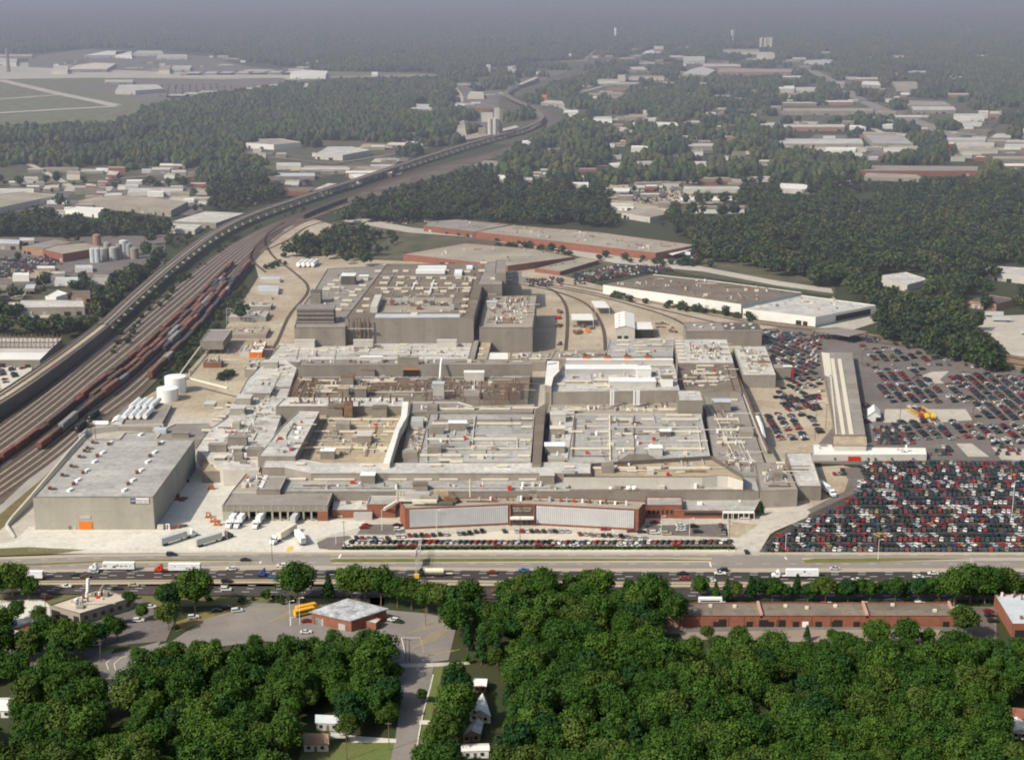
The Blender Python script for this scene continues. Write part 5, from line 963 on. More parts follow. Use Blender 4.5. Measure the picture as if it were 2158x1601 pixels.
Yq = P(1714, 958, 4)[1]; xa, xb = P(1788, 958, 4)[0], P(1813, 958, 4)[0]; MB().box((xa + xb) / 2, Yq - .1, 0, xb - xa, .25, 3).build('rolling_door', M['red'], tw)
q = P(1909, 950, 4); MB().box(q[0], q[1], 3.6, 1, 1, 4).build('chimney', M['wmetal'], tw)
for x in (1760,1830,1845,1880,1925): X = P(x, 958, 4)[0]; MB().box(X, Yq - .1, 1.2, 1, .2, 1).build('window', M['glass'], tw)
gh = gable('tent_shed', 'white gabled tent shed standing alone on the upper car lot', 'shed', [(1829,876),(1856,876),(1853,862),(1829,862)], 4, 3, 'white', 'rwhite'); q = P(1843, 880); MB().box(q[0], P(1829, 876, 4)[1] - .1, 0, 3, .2, 3).build('door', M['shadow'], gh)
# right hand middle distance
for a_ in (('pale roofed building half sunk in the woods right of the striped test building', [(1838,582),(1912,600),(1956,588),(1908,573)], 6, 'pale', 'rlight'), ('dark roofed orange brick building at the edge of the right hand woods', [(2032,632),(2100,640),(2142,630),(2085,621)], 6, 'orangebrick', 'rdark'),
           ('long white-banded building cut off by the right edge above the orange brick one', [(2068,572),(2240,590),(2260,570),(2085,560)], 7, 'pale', 'rlight'), ('very long low brick building with a grey roof in the right distance', [(1812,360),(2068,360),(2062,350),(1812,348)], 7, 'brick', 'rmid'),
           ('tan flat building in front of the very long low brick one', [(1820,372),(1950,376),(1930,368),(1825,364)], 5, 'beige2', 'rdusty'), ('grey-roofed flat building beside the distant bend of the highway', [(1840,302),(1925,303),(1900,284),(1822,284)], 7, 'orangebrick', 'rgrey'),
           ('long brown-roofed building left of the grey flat one in the right distance', [(1628,303),(1820,303),(1815,292),(1632,292)], 6, 'orangebrick', 'rmid'), ('white curved-roof building among trees right of centre', [(1640,396),(1690,399),(1735,397),(1690,388),(1645,386)], 6, 'pale', 'rwhite'),
           ('white flat roof seen edge-on right of the curved roof building', [(1750,384),(1812,381),(1808,375),(1770,378)], 5, 'beige2', 'rwhite'), ('tan warehouse behind the wood, nearest of the group right of centre', [(1310,448),(1370,458),(1420,448),(1385,438),(1340,438)], 6, 'pale', 'rdusty'),
           ('white truck depot behind the tan warehouse right of centre', [(1284,434),(1335,436),(1334,430),(1286,428)], 5, 'white', 'rlight'), ('white flat building left of the clearing right of centre', [(1275,404),(1325,404),(1330,396),(1290,395)], 5, 'beige2', 'rwhite'),
           ('red-roofed small building in the clearing right of centre', R(1360,1385,389,396), 5, 'brick', 'brick'), ('white narrow shed left of the red-roofed building', R(1200,1240,384,389), 5, 'white', 'rwhite'), ('blue-white house by the field at centre', R(1153,1165,371,377), 5, 'white', 'rlight'),
           ('white-walled house beside the field at centre', R(1040,1062,369,377,6), 5, 'white', 'rwhite'), ('pale block beside the grey road at centre', R(1102,1122,371,380), 6, 'beige2', 'rlight'), ('grey flat workshop left of the grey road at centre', [(988,350),(1060,352),(1066,340),(1020,338)], 6, 'greybeige', 'rmid')):
    B(a_[0], a_[1], a_[2], a_[3], a_[4])
# left hand middle distance
l5 = B('orange brick works with two pale roofs left of the elevated railway', [(90,525),(132,535),(216,521),(178,511),(120,516)], 8, 'brick', 'rdusty'); B('wider tan roof of the brick works at far left', [(46,519),(92,525),(150,511),(110,504)], 7, 'orangebrick', 'rmid')
for k, (x, y, r_, hh, m_) in enumerate(((197,553,3,13,'silver'),(206,553,3,13,'silver'),(218,548,4,11,'steel'),(228,545,3.5,15,'beige2'),(240,548,4,12,'steel'),(252,546,3,14,'beige2'),(262,540,4,15,'silver'),(272,540,3.4,12,'steel'),(205,516,4,10,'orangebrick'),(284,545,4,10,'beige2'))):
    q = P(x, y); t = thing('silo', '%s silo, number %s from the left in the cluster beside the brick works' % (['slender silver', 'silver', 'squat grey', 'tall tan', 'grey', 'tan', 'tall silver', 'short grey', 'orange-brown', 'low tan'][k], ['one','two','three','four','five','six','seven','eight','nine','ten'][k]), 'silo', q, 'silos at the brick works')
    tankw(q[0], q[1], 0, r_, hh, m_, t, 'silo_shell', 14, .3)
EXCL.append([(185,500),(300,505),(300,560),(185,565)])
LB_ = [('tan-roofed warehouse cut by the left edge of the photo', [(-60,441),(0,437),(123,411),(52,404),(-60,414)], 7, 'pale', 'rdusty'), ('wide pale tan warehouse with small roof units at the left', [(166,422),(360,444),(396,425),(272,411),(200,414)], 7, 'beige2', 'rdusty'),
       ('low white-roofed building in front of the wide pale tan warehouse', [(137,441),(206,450),(219,438),(160,435)], 5, 'white', 'rwhite'), ('pale flat warehouse nearest the bend of the elevated railway', [(362,466),(455,470),(516,449),(430,445)], 6, 'beige2', 'rlight'),
       ('white and grey shed row in front of the pale warehouse by the bend', [(328,480),(410,484),(425,474),(340,470)], 5, 'pale', 'rlight'), ('white shed with cars beside it between the two left warehouses', R(98,140,417,424), 4, 'white', 'rwhite'),
       ('white open-ended shed beyond the works yard at far left', [(95,624),(118,626),(142,618),(120,611)], 6, 'white', 'rwhite'), ('small grey hip-roofed office at far left', R(50,72,598,608,4), 5, 'beige2', 'silver'), ('long plain concrete building at far left with dark doors', [(38,648),(178,646),(174,632),(42,632)], 7, 'beige2', 'rlight'),
       ('dark-roofed hut cut by the left edge', R(-20,14,600,606), 5, 'greybeige', 'rmid'), ('brown open building behind the long plain concrete one', R(150,190,612,625), 5, 'orangebrick', 'rbrown'), ('blue-grey roofed building above the works yard at far left', [(-40,512),(40,514),(42,505),(-40,502)], 6, 'beige2', 'silver'),
       ('grey shed at the top of the works yard at far left', R(40,72,500,507), 5, 'beige2', 'rlight'), ('white building with a long brown roof on the near side of the left woods', [(518,301),(577,305),(634,300),(590,292),(525,294)], 8, 'white', 'rdusty'),
       ('grey-roofed warehouse with a pale front right of the white and brown one', [(664,324),(722,327),(782,316),(740,309),(690,309)], 8, 'pale', 'rlight'), ('pale yellow roofed shed left of the green field', [(812,305),(860,306),(856,300),(820,300)], 5, 'beige2', 'cream'),
       ('white-roofed shed under the elevated line below the grey-roofed warehouse', [(755,380),(830,358),(800,352),(735,366)], 5, 'pale', 'rwhite'), ('low grey shed in the pale yard below the yellow roofed shed', R(780,832,346,353), 5, 'greybeige', 'rlight'), ('dark brown roofed row of sheds beyond the elevated railway bend', [(560,402),(650,404),(670,394),(590,394)], 5, 'brickdark', 'rbrown'),
       ('grey shed above the dark brown row', [(655,400),(700,398),(735,388),(690,386)], 5, 'pale', 'rlight'), ('white-walled roof row in the suburb left of centre, rear one', R(335,390,344,349,2), 5, 'greybeige', 'rwhite'), ('white roof row in the suburb left of centre, near one', R(318,358,352,358,2), 5, 'greybeige', 'rlight'),
       ('grey house between the white rows and the woods', R(360,392,358,363), 5, 'beige2', 'rlight'), ('red brick house with a pale roof left of the white rows', [(222,368),(245,369),(252,361),(230,359)], 6, 'brick', 'rlight'), ('cream block at the left of the red brick house', R(140,168,361,368), 7, 'cream', 'rdusty'),
       ('pale roofed small house below the red brick one', R(180,196,387,390), 4, 'beige2', 'rwhite'), ('small white house in the suburb below the cream block', R(205,222,385,388), 4, 'beige2', 'rwhite'), ('long grey low roof left of the cream block', R(90,165,352,356), 4, 'beige2', 'rmid'),
       ('white house on the left edge of the middle woods', R(0,12,288,291), 5, 'beige2', 'rwhite'), ('white roof in the woods left of the airfield corner', R(292,318,285,291,4), 5, 'beige2', 'rlight'), ('tiny pale roof left of another in the woods below the airfield', R(240,256,288,290), 4, 'beige2', 'rwhite')]
for a_ in LB_: B(*a_)
pk = B('low parking deck with a brown steel frame and white floor at the left edge', [(-60,758),(84,758),(131,712),(-60,708)], 6, 'greybeige', 'rwhite', name='parking_deck', cat='parking deck')
o = MB()
for x in range(-50, 131, 9):
    for y in (712, 722, 733): q = P(min(x, 131 - (y - 712) * .8), y, 6); o.box(q[0], q[1], 5.6, .4, .4, 3.4)
for y in (712, 722, 733): a = P(-50, y, 9); b = P(130 - (y - 712) * .8, y, 9); o.box((a[0] + b[0]) / 2, a[1], 9, b[0] - a[0], .4, .5)
for x in range(-50, 131, 6): a = P(x, 712, 9); b = P(x - 8, 733, 9); o.box(a[0], (a[1] + b[1]) / 2, 9.2, .35, a[1] - b[1], .35)
o.build('steel_frame', M['rust'], pk)
sheet('left_lot', [(-80,762),(75,762),(60,790),(0,838),(-80,880)], 'concw', ZY + .05)
# airfield and far left distance
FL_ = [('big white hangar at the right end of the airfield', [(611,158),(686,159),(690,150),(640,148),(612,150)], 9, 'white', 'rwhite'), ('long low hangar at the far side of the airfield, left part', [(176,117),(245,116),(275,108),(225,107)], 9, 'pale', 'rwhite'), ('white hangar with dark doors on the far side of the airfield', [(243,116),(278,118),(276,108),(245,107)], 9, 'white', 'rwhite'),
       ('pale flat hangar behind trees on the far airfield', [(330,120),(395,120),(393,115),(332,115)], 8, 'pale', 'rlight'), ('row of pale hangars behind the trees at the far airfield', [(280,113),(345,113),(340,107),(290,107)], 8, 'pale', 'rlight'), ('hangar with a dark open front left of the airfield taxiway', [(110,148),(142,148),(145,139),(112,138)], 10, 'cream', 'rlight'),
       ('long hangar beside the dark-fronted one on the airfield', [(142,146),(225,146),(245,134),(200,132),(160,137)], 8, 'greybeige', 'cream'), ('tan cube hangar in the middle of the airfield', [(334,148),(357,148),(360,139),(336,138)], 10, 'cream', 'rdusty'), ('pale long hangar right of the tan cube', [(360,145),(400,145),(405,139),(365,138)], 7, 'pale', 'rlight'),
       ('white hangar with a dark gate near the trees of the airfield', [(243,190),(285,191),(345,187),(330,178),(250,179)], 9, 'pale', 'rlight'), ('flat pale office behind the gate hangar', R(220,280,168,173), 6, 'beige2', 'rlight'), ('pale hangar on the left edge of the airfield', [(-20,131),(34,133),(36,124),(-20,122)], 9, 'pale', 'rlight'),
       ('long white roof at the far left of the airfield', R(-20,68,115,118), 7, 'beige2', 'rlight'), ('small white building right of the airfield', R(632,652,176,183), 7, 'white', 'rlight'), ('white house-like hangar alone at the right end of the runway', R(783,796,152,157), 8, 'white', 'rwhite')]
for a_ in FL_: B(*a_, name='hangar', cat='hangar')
for g_, (x0, x1, y, n_, dx) in enumerate(((385,612,157,7,34),(350,450,204,3,32),(505,585,190,3,28))):
    for k in range(n_):
        xx = x0 + k * dx; yy = y - k * (.3 if g_ == 0 else 3.5)
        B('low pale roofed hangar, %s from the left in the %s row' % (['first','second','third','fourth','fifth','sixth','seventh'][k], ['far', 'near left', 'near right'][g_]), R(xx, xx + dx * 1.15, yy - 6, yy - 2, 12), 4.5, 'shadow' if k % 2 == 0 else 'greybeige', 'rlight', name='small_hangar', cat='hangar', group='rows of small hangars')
q = P(18, 152); t = thing('control_tower', 'thin dark brown tower rising at the left edge of the airfield', 'tower', q); MB().tube([q, (q[0], q[1], 60)], 5, 10, r2=4).build('tower_shaft', M['greybeige'], t)
# top centre: railway town, cement works and industry
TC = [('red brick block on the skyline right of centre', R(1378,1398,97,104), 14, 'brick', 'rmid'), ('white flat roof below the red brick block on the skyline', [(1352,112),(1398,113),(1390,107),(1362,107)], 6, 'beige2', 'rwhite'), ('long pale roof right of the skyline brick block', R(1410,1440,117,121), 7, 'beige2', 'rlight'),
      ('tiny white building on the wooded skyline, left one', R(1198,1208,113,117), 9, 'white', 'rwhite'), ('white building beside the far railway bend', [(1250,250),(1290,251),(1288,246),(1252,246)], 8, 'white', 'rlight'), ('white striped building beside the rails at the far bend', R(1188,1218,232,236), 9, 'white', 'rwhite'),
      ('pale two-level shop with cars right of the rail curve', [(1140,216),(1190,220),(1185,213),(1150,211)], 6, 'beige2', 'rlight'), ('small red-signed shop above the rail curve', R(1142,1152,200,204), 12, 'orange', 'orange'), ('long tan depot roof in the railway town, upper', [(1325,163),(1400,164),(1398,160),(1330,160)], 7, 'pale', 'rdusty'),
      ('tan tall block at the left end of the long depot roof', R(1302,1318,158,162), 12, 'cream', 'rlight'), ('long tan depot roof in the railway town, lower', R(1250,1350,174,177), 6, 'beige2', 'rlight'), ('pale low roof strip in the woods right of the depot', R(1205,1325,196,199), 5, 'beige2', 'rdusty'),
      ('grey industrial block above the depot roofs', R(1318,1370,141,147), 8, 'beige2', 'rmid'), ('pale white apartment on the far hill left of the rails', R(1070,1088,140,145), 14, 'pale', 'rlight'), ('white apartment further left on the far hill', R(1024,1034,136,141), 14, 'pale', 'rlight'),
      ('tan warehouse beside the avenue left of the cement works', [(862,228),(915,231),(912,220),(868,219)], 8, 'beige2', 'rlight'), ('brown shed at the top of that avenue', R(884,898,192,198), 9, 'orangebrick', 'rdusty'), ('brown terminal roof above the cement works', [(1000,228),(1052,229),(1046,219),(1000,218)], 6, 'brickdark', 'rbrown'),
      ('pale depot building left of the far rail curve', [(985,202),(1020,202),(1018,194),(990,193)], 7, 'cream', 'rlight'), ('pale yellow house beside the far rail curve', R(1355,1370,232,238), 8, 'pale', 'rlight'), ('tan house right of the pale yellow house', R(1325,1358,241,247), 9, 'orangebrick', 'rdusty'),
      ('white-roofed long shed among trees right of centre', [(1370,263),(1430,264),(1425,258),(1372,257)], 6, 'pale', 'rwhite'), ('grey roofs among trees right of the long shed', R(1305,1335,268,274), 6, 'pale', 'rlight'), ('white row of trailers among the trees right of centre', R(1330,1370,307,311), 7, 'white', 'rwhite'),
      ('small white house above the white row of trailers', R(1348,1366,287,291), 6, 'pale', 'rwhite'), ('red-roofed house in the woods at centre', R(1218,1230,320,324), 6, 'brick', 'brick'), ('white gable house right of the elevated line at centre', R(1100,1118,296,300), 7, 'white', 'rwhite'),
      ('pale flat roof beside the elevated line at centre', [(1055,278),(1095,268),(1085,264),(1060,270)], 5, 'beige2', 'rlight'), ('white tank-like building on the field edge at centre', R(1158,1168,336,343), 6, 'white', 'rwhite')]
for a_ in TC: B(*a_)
st_ = bld('station_canopy', 'long cream station canopy beside the rails in the far centre', 'station', [(1090,178),(1100,178),(1136,163),(1126,163)], 9, 'beige2', 'cream')
q = P(1037, 290); cw = thing('cement_works', 'tall white cement silos with an elevator house beside the elevated line', 'cement works', q)
for dx, dy, r_, hh in ((-3,0,4,30),(5,0,4,30),(1,7,4,30)): tankw(q[0] + dx, q[1] + dy, 0, r_, hh, 'pale', cw, 'silo', 16, .1)
MB().box(q[0] + 8, q[1] + 8, 28, 9, 9, 18).build('elevator_house', M['pale'], cw); MB().box(q[0] - 8, q[1] + 10, 24, 18, 9, 14).build('upper_house', M['pale'], cw); MB().box(q[0] + 14, q[1] + 8, 0, 6, 8, 44).build('frame_tower', M['greybeige'], cw); MB().box(q[0] - 16, q[1] + 14, 0, 12, 10, 14).build('store', M['beige2'], cw)
EXCL.append([(1000,228),(1060,228),(1062,300),(1000,300)])
q = P(856 + 0, 318); tag(MB().prism(pxy([(985,302),(1040,290),(1010,285),(985,292)], 0), 0, 5).build('gravel_heap', M['rdusty']), 'brown gravel heap beside the cement works', 'gravel heap')
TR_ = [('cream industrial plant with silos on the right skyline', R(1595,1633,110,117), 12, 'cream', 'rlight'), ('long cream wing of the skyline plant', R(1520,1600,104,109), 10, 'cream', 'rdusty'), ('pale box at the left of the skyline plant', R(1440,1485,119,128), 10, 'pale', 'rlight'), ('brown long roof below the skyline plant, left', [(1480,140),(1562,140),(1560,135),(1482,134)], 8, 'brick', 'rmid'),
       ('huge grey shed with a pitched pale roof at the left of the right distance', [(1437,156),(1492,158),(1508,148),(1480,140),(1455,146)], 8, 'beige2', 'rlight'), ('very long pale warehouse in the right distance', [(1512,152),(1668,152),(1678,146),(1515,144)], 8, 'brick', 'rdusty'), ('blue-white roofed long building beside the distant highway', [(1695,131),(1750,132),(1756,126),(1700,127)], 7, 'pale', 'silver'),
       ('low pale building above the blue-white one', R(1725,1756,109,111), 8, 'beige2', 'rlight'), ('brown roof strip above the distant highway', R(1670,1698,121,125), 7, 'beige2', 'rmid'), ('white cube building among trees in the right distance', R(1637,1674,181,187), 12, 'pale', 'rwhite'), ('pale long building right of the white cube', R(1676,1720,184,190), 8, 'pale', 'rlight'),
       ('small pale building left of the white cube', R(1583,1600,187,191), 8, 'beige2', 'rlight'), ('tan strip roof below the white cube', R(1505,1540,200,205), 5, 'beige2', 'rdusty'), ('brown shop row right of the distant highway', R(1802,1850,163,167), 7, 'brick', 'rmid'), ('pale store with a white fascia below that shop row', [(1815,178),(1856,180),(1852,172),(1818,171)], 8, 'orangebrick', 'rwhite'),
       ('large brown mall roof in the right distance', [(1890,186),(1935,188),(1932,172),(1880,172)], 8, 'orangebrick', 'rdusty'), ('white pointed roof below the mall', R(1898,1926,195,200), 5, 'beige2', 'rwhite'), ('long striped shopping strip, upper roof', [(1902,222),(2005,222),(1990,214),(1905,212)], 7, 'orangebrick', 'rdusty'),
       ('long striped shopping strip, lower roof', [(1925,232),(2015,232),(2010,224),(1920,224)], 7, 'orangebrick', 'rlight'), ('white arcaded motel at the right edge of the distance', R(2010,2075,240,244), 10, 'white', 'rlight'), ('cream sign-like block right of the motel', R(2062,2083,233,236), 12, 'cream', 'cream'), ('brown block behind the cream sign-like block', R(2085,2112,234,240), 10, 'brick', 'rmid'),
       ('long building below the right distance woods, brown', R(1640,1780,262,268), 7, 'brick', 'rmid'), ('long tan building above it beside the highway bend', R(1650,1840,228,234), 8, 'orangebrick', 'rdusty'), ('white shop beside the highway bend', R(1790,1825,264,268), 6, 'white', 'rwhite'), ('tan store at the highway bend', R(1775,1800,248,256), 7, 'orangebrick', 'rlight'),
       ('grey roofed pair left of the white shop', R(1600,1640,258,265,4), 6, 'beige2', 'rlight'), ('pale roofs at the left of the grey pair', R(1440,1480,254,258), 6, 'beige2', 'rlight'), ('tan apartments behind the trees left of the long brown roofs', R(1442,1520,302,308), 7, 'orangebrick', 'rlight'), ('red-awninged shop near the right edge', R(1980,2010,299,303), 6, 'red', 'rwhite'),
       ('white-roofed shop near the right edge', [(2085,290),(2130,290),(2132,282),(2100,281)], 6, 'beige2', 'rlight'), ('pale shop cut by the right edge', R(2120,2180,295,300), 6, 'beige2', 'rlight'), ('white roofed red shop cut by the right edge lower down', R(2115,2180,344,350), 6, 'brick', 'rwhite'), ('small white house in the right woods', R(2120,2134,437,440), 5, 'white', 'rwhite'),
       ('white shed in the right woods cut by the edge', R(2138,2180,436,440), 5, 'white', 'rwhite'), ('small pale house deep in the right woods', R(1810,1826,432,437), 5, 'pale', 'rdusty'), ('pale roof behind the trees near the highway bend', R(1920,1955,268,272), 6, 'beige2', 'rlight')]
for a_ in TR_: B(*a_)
for i, (x, y) in enumerate(((1604,108),(1613,108),(1619,107),(1625,108))): q = P(x, y); t = thing('silo', 'pale silo on the right skyline, %s from the left' % ['first', 'second', 'third', 'fourth'][i], 'silo', q, 'skyline silos'); tankw(q[0], q[1], 0, 6, 42, 'pale', t, 'silo_shell', 12, .2)
q = P(1544, 98); t = thing('water_tower', 'pale water tower rising above the trees on the right skyline', 'water tower', q); MB().tube([q, (q[0], q[1], 38)], 2, 8).build('stem', M['pale'], t); MB().tube([(q[0], q[1], 36), (q[0], q[1], 42), (q[0], q[1], 50), (q[0], q[1], 55)], 7, 12, r2=8).build('tank', M['pale'], t)
q = P(1297, 85); tag(MB().tube([q, (q[0], q[1], 45)], 4, 10, r2=6).build('water_tower', M['wmetal']), 'small bright white tower on the forest skyline at centre', 'tower')
# lower foreground buildings
t = B('angled flat tan-roofed office with rooftop units at lower left', [(104,1274),(168,1292),(281,1258),(210,1239)], 5.5, 'beige2', 'tanpale', name='low_office', cope='rbrown'); unit(t, 202, 213, 1257, 3, 1.8, 'rbrown'); unit(t, 217, 227, 1258, 3, 1.8, 'greybeige'); clutter(t, [(125,1274),(170,1285),(260,1258),(210,1244)], 8, 71, 'usb')
for k in range(6): c = Vector(pxy([(172,1291)], 5.5)[0]).lerp(Vector(pxy([(278,1259)], 5.5)[0]), (k + .5) / 6); MB().box(c.x, c.y - .15, 2, 1.6, .3, 1.6, .5).build('window', M['glass'], t)
B('white flat-roofed store cut by the left edge at lower left', [(-60,1330),(22,1324),(62,1308),(30,1299),(-60,1296)], 5.5, 'white', 'rwhite', name='store')
B('low store with a rusty red roof and pale blue walls at lower left', [(22,1325),(80,1338),(100,1318),(63,1309)], 5.2, 'silver', 'brick', name='store')
bk = B('square brick bank with a streaked overhanging grey roof in the lower car park', [(657,1290),(740,1308),(814,1284),(732,1264)], 5, 'brick', 'silver', name='bank', z0=0, excl=True)
rf = MB(); rf.prism(inset(pxy([(657,1290),(740,1308),(814,1284),(732,1264)], 5), -1.2), 5.0, 5.5, bottom=True); rf.build('overhanging_roof', M['streaked'], bk)
B('small brick wing with a flat roof at the right corner of the bank', [(766,1306),(792,1312),(803,1303),(780,1297)], 3.4, 'brick', 'rlight', name='bank_wing')
sh = B('long row of red brick shop units with a dark stained roof beyond the wood', [(1432,1297),(2012,1297),(2000,1269),(1418,1269)], 5, 'brick', 'rbrown', name='shop_row', cope='brickdark')
Yq = P(1432, 1297, 5)[1]; q0 = P(1, 1269, 5)
for xf in ((1420,1432),(1597,1605),(1818,1828),(1999,2011)):
    a = P(xf[1], 1297, 5); b = P(xf[0], 1269, 5); o = MB(); o.prism([(a[0] - .5, a[1]), (a[0] + .5, a[1]), (b[0] + .5, b[1]), (b[0] - .5, b[1])], 4, 5.8); o.build('fire_wall', mat('fire_wall', (.45,.28,.22), var=.1), sh)
for x, m_ in ((1510,'shadow'),(1580,'shadow'),(1625,'shadow'),(1698,'wmetal'),(1726,'shadow'),(1760,'shadow'),(1806,'shadow'),(1925,'shadow'),(1995,'shadow'),(1678,'shadow')): X = P(x, 1297, 5)[0]; MB().box(X, Yq - .06, 0, 2.6, .2, 2.4).build('loading_door', M[m_], sh)
for x in (1464,1535,1568,1640,1710,1750,1862,1905): X = P(x, 1297, 5)[0]; MB().box(X, Yq - .1, 0, .3, .2, 4.9).build('pilaster', M['brickdark'], sh)
for x, y in ((1497,1278),(1548,1279),(1655,1278),(1760,1278),(1465,1288),(1700,1282),(1881,1276),(1970,1288)): q = P(x, y, 4.5); MB().box(q[0], q[1], 4.5, 1.4, 1.2, 1).build('roof_fan', M['cream'], sh)
wg = B('brick end wing hidden by trees at the left end of the shop row', [(1390,1300),(1432,1300),(1425,1282),(1385,1282)], 4.5, 'orangebrick', 'rbrown', name='shop_wing')
B('blue-grey roofed brick building cut by the right edge at lower right', [(2134,1313),(2240,1313),(2240,1251),(2096,1251)], 6, 'brick', 'silver', name='store', n=4)
def house(lb, px, h, rise, wall, roof, al='x'):
    t = gable('house', lb, 'house', px, h, rise, wall, roof, al); xy = pxy(px, h); a, b = Vector(xy[0]), Vector(xy[1]); d = (b - a); n_ = Vector((d.y, -d.x)).normalized(); an = math.atan2(d.y, d.x)
    for k in (.2, .75): c = a + d * k + n_ * .04; MB().box(c.x, c.y, 1, 1.2, .15, 1.2, an).build('window', M['glass'], t)
    c = a + d * .48 + n_ * .04; MB().box(c.x, c.y, .1, 1, .15, 2.1, an).build('door', M['rbrown'], t); return t
house('house with an orange-brown hip-like roof at the foot of the street', [(640,1567),(692,1567),(688,1546),(640,1544)], 3, 2, 'pale', 'orangebrick')
B('flat grey carport joined to the orange-brown roofed house', [(692,1552),(728,1552),(727,1541),(694,1541)], 3, 'pale', 'rlight', name='carport', z0=2.6)
house('small pale green gabled house behind the orange-brown roofed one', [(666,1522),(716,1524),(712,1510),(668,1508)], 3, 1.8, 'pale', 'silver')
house('brick cottage with a white roof, farthest right of the street', [(998,1443),(1024,1445),(1026,1430),(1002,1428)], 3, 1.2, 'brick', 'rwhite')
house('white gable-ended house with a bright metal roof right of the street', [(990,1503),(1034,1508),(1024,1474),(1010,1468)], 3, 2, 'pale', 'rwhite', 'y')
house('house with a pale metal roof half hidden under trees right of the street', [(976,1548),(1012,1545),(1018,1522),(996,1520)], 3, 1.6, 'orangebrick', 'rlight', 'y')
house('flat white roofed house at the bottom right of the street', [(974,1582),(1030,1580),(1028,1566),(974,1567)], 3, .6, 'white', 'rwhite')
house('brown-roofed house in a gap of the wood at the right edge', [(2128,1512),(2180,1516),(2180,1494),(2130,1490)], 3, 1.8, 'orangebrick', 'brick')
house('white metal roof in the gap of the wood at the right edge', [(2136,1540),(2165,1542),(2155,1518),(2130,1514)], 3, 1, 'white', 'rwhite', 'y')
house('white house and van cut by the left edge in the lower wood', [(-30,1496),(26,1496),(30,1470),(-30,1470)], 3, 1.5, 'white', 'rwhite')
house('dark-roofed house with a pale porch in a gap of the left wood', [(218,1466),(262,1466),(258,1436),(216,1436)], 3, 1.4, 'white', 'rmid')

hr = random.Random(5); yards = 0
for poly, n_, where, pal in (([(10,345),(420,345),(420,395),(10,395)],24,'in the left suburb',0),([(-20,395),(430,400),(430,445),(-20,450)],16,'around the left warehouses',1),([(-20,560),(300,545),(200,640),(-20,690)],9,'beside the left works yard',0),([(1010,300),(1290,300),(1290,385),(1060,370)],18,'right of the elevated line',0),([(1290,215),(1640,215),(1640,300),(1290,300)],30,'in the wooded district right of centre',0),
        ([(1290,310),(1640,315),(1640,395),(1300,400)],22,'in the woods behind the tan warehouse',0),([(1640,200),(1900,200),(1900,345),(1640,345)],22,'near the bend of the distant highway',1),([(1950,255),(2158,265),(2158,345),(2000,335)],22,'near the right edge of the distance',1),([(1180,95),(1440,95),(1440,215),(1180,215)],34,'around the far railway town',1),([(940,150),(1180,140),(1160,215),(940,230)],14,'left of the far rail curve',0),
        ([(1440,110),(2050,110),(2050,215),(1440,215)],42,'along the distant highway',1),([(500,300),(900,300),(780,355),(560,395)],16,'below the left woods',1),([(1300,380),(1470,380),(1470,455),(1300,455)],10,'in the clearing right of centre',1),([(150,105),(700,120),(600,160),(60,150)],20,'around the airfield',1),([(1300,20),(1440,20),(1440,95),(1300,95)],8,'on the far wooded ridge',0)):
    k = 0
    while k < n_:
        x = hr.uniform(min(p[0] for p in poly), max(p[0] for p in poly)); y = hr.uniform(min(p[1] for p in poly), max(p[1] for p in poly))
        if not inpoly(x, y, poly) or any(inpoly(x, y, e) for e in EXCL + [RAILX_]): continue
        k += 1; s_ = scl(y); big_ = pal and hr.random() < .35; w_ = s_ * (hr.uniform(30, 70) if big_ else hr.uniform(9, 24)); d_ = s_ * (hr.uniform(20, 40) if big_ else hr.uniform(9, 16)) * (y + 70) / 3400 + .5; rf = hr.choice(['rwhite', 'rlight', 'rdusty', 'rmid', 'silver', 'rlight', 'rwhite', 'rbrown'])
        if hr.random() < .4 + .4 * pal:
            m_ = s_ * hr.uniform(8, 26); e_ = m_ * (y + 70) / 3400 + .4; yp = [(x - m_, y + e_ * .8), (x + w_ + m_ * .7, y + e_), (x + w_ + m_, y - d_ - e_ * .5), (x - m_ * .6, y - d_ - e_)]
            sheet('yard', yp, hr.choice(['asph', 'tan', 'scrub', 'conc']), .55 + yards * .003); yards += 1; EXCL.append([(x - m_ * .6, y + e_ * .5), (x + w_ + m_ * .5, y + e_ * .6), (x + w_ + m_ * .5, y - d_), (x - m_ * .5, y - d_)])
        B('small %s roofed building half hidden by trees %s' % ({'rwhite': 'white', 'rlight': 'pale', 'rdusty': 'tan', 'rbrown': 'brown', 'rmid': 'grey', 'silver': 'blue-grey'}[rf], where), R(x, x + w_, y - d_, y, hr.uniform(-2, 2)), hr.uniform(3.5, 6.5), hr.choice(['pale', 'beige2', 'brick', 'white', 'greybeige']), rf, name='small_building', group='small buildings ' + where)
for px_ in ([(20,392),(150,385),(300,372),(430,360)], [(60,345),(120,375),(160,400)], [(1180,300),(1300,305),(1440,296),(1600,290)], [(1290,235),(1400,228),(1560,222),(1640,228)], [(1290,350),(1420,352),(1560,345),(1640,350)], [(1400,300),(1430,340),(1410,380)], [(1560,180),(1640,196),(1760,200)], [(1900,300),(2000,330),(2158,345)], [(1700,240),(1800,252),(1900,262)], [(560,330),(700,345),(860,320)], [(1240,160),(1330,152),(1430,150)], [(1440,135),(1600,128),(1700,134)]):
    stripe('lane', px_, 9, 'streetgrey' if px_[0][0] % 3 else 'conc', 1.1 + px_[0][0] * .0002)
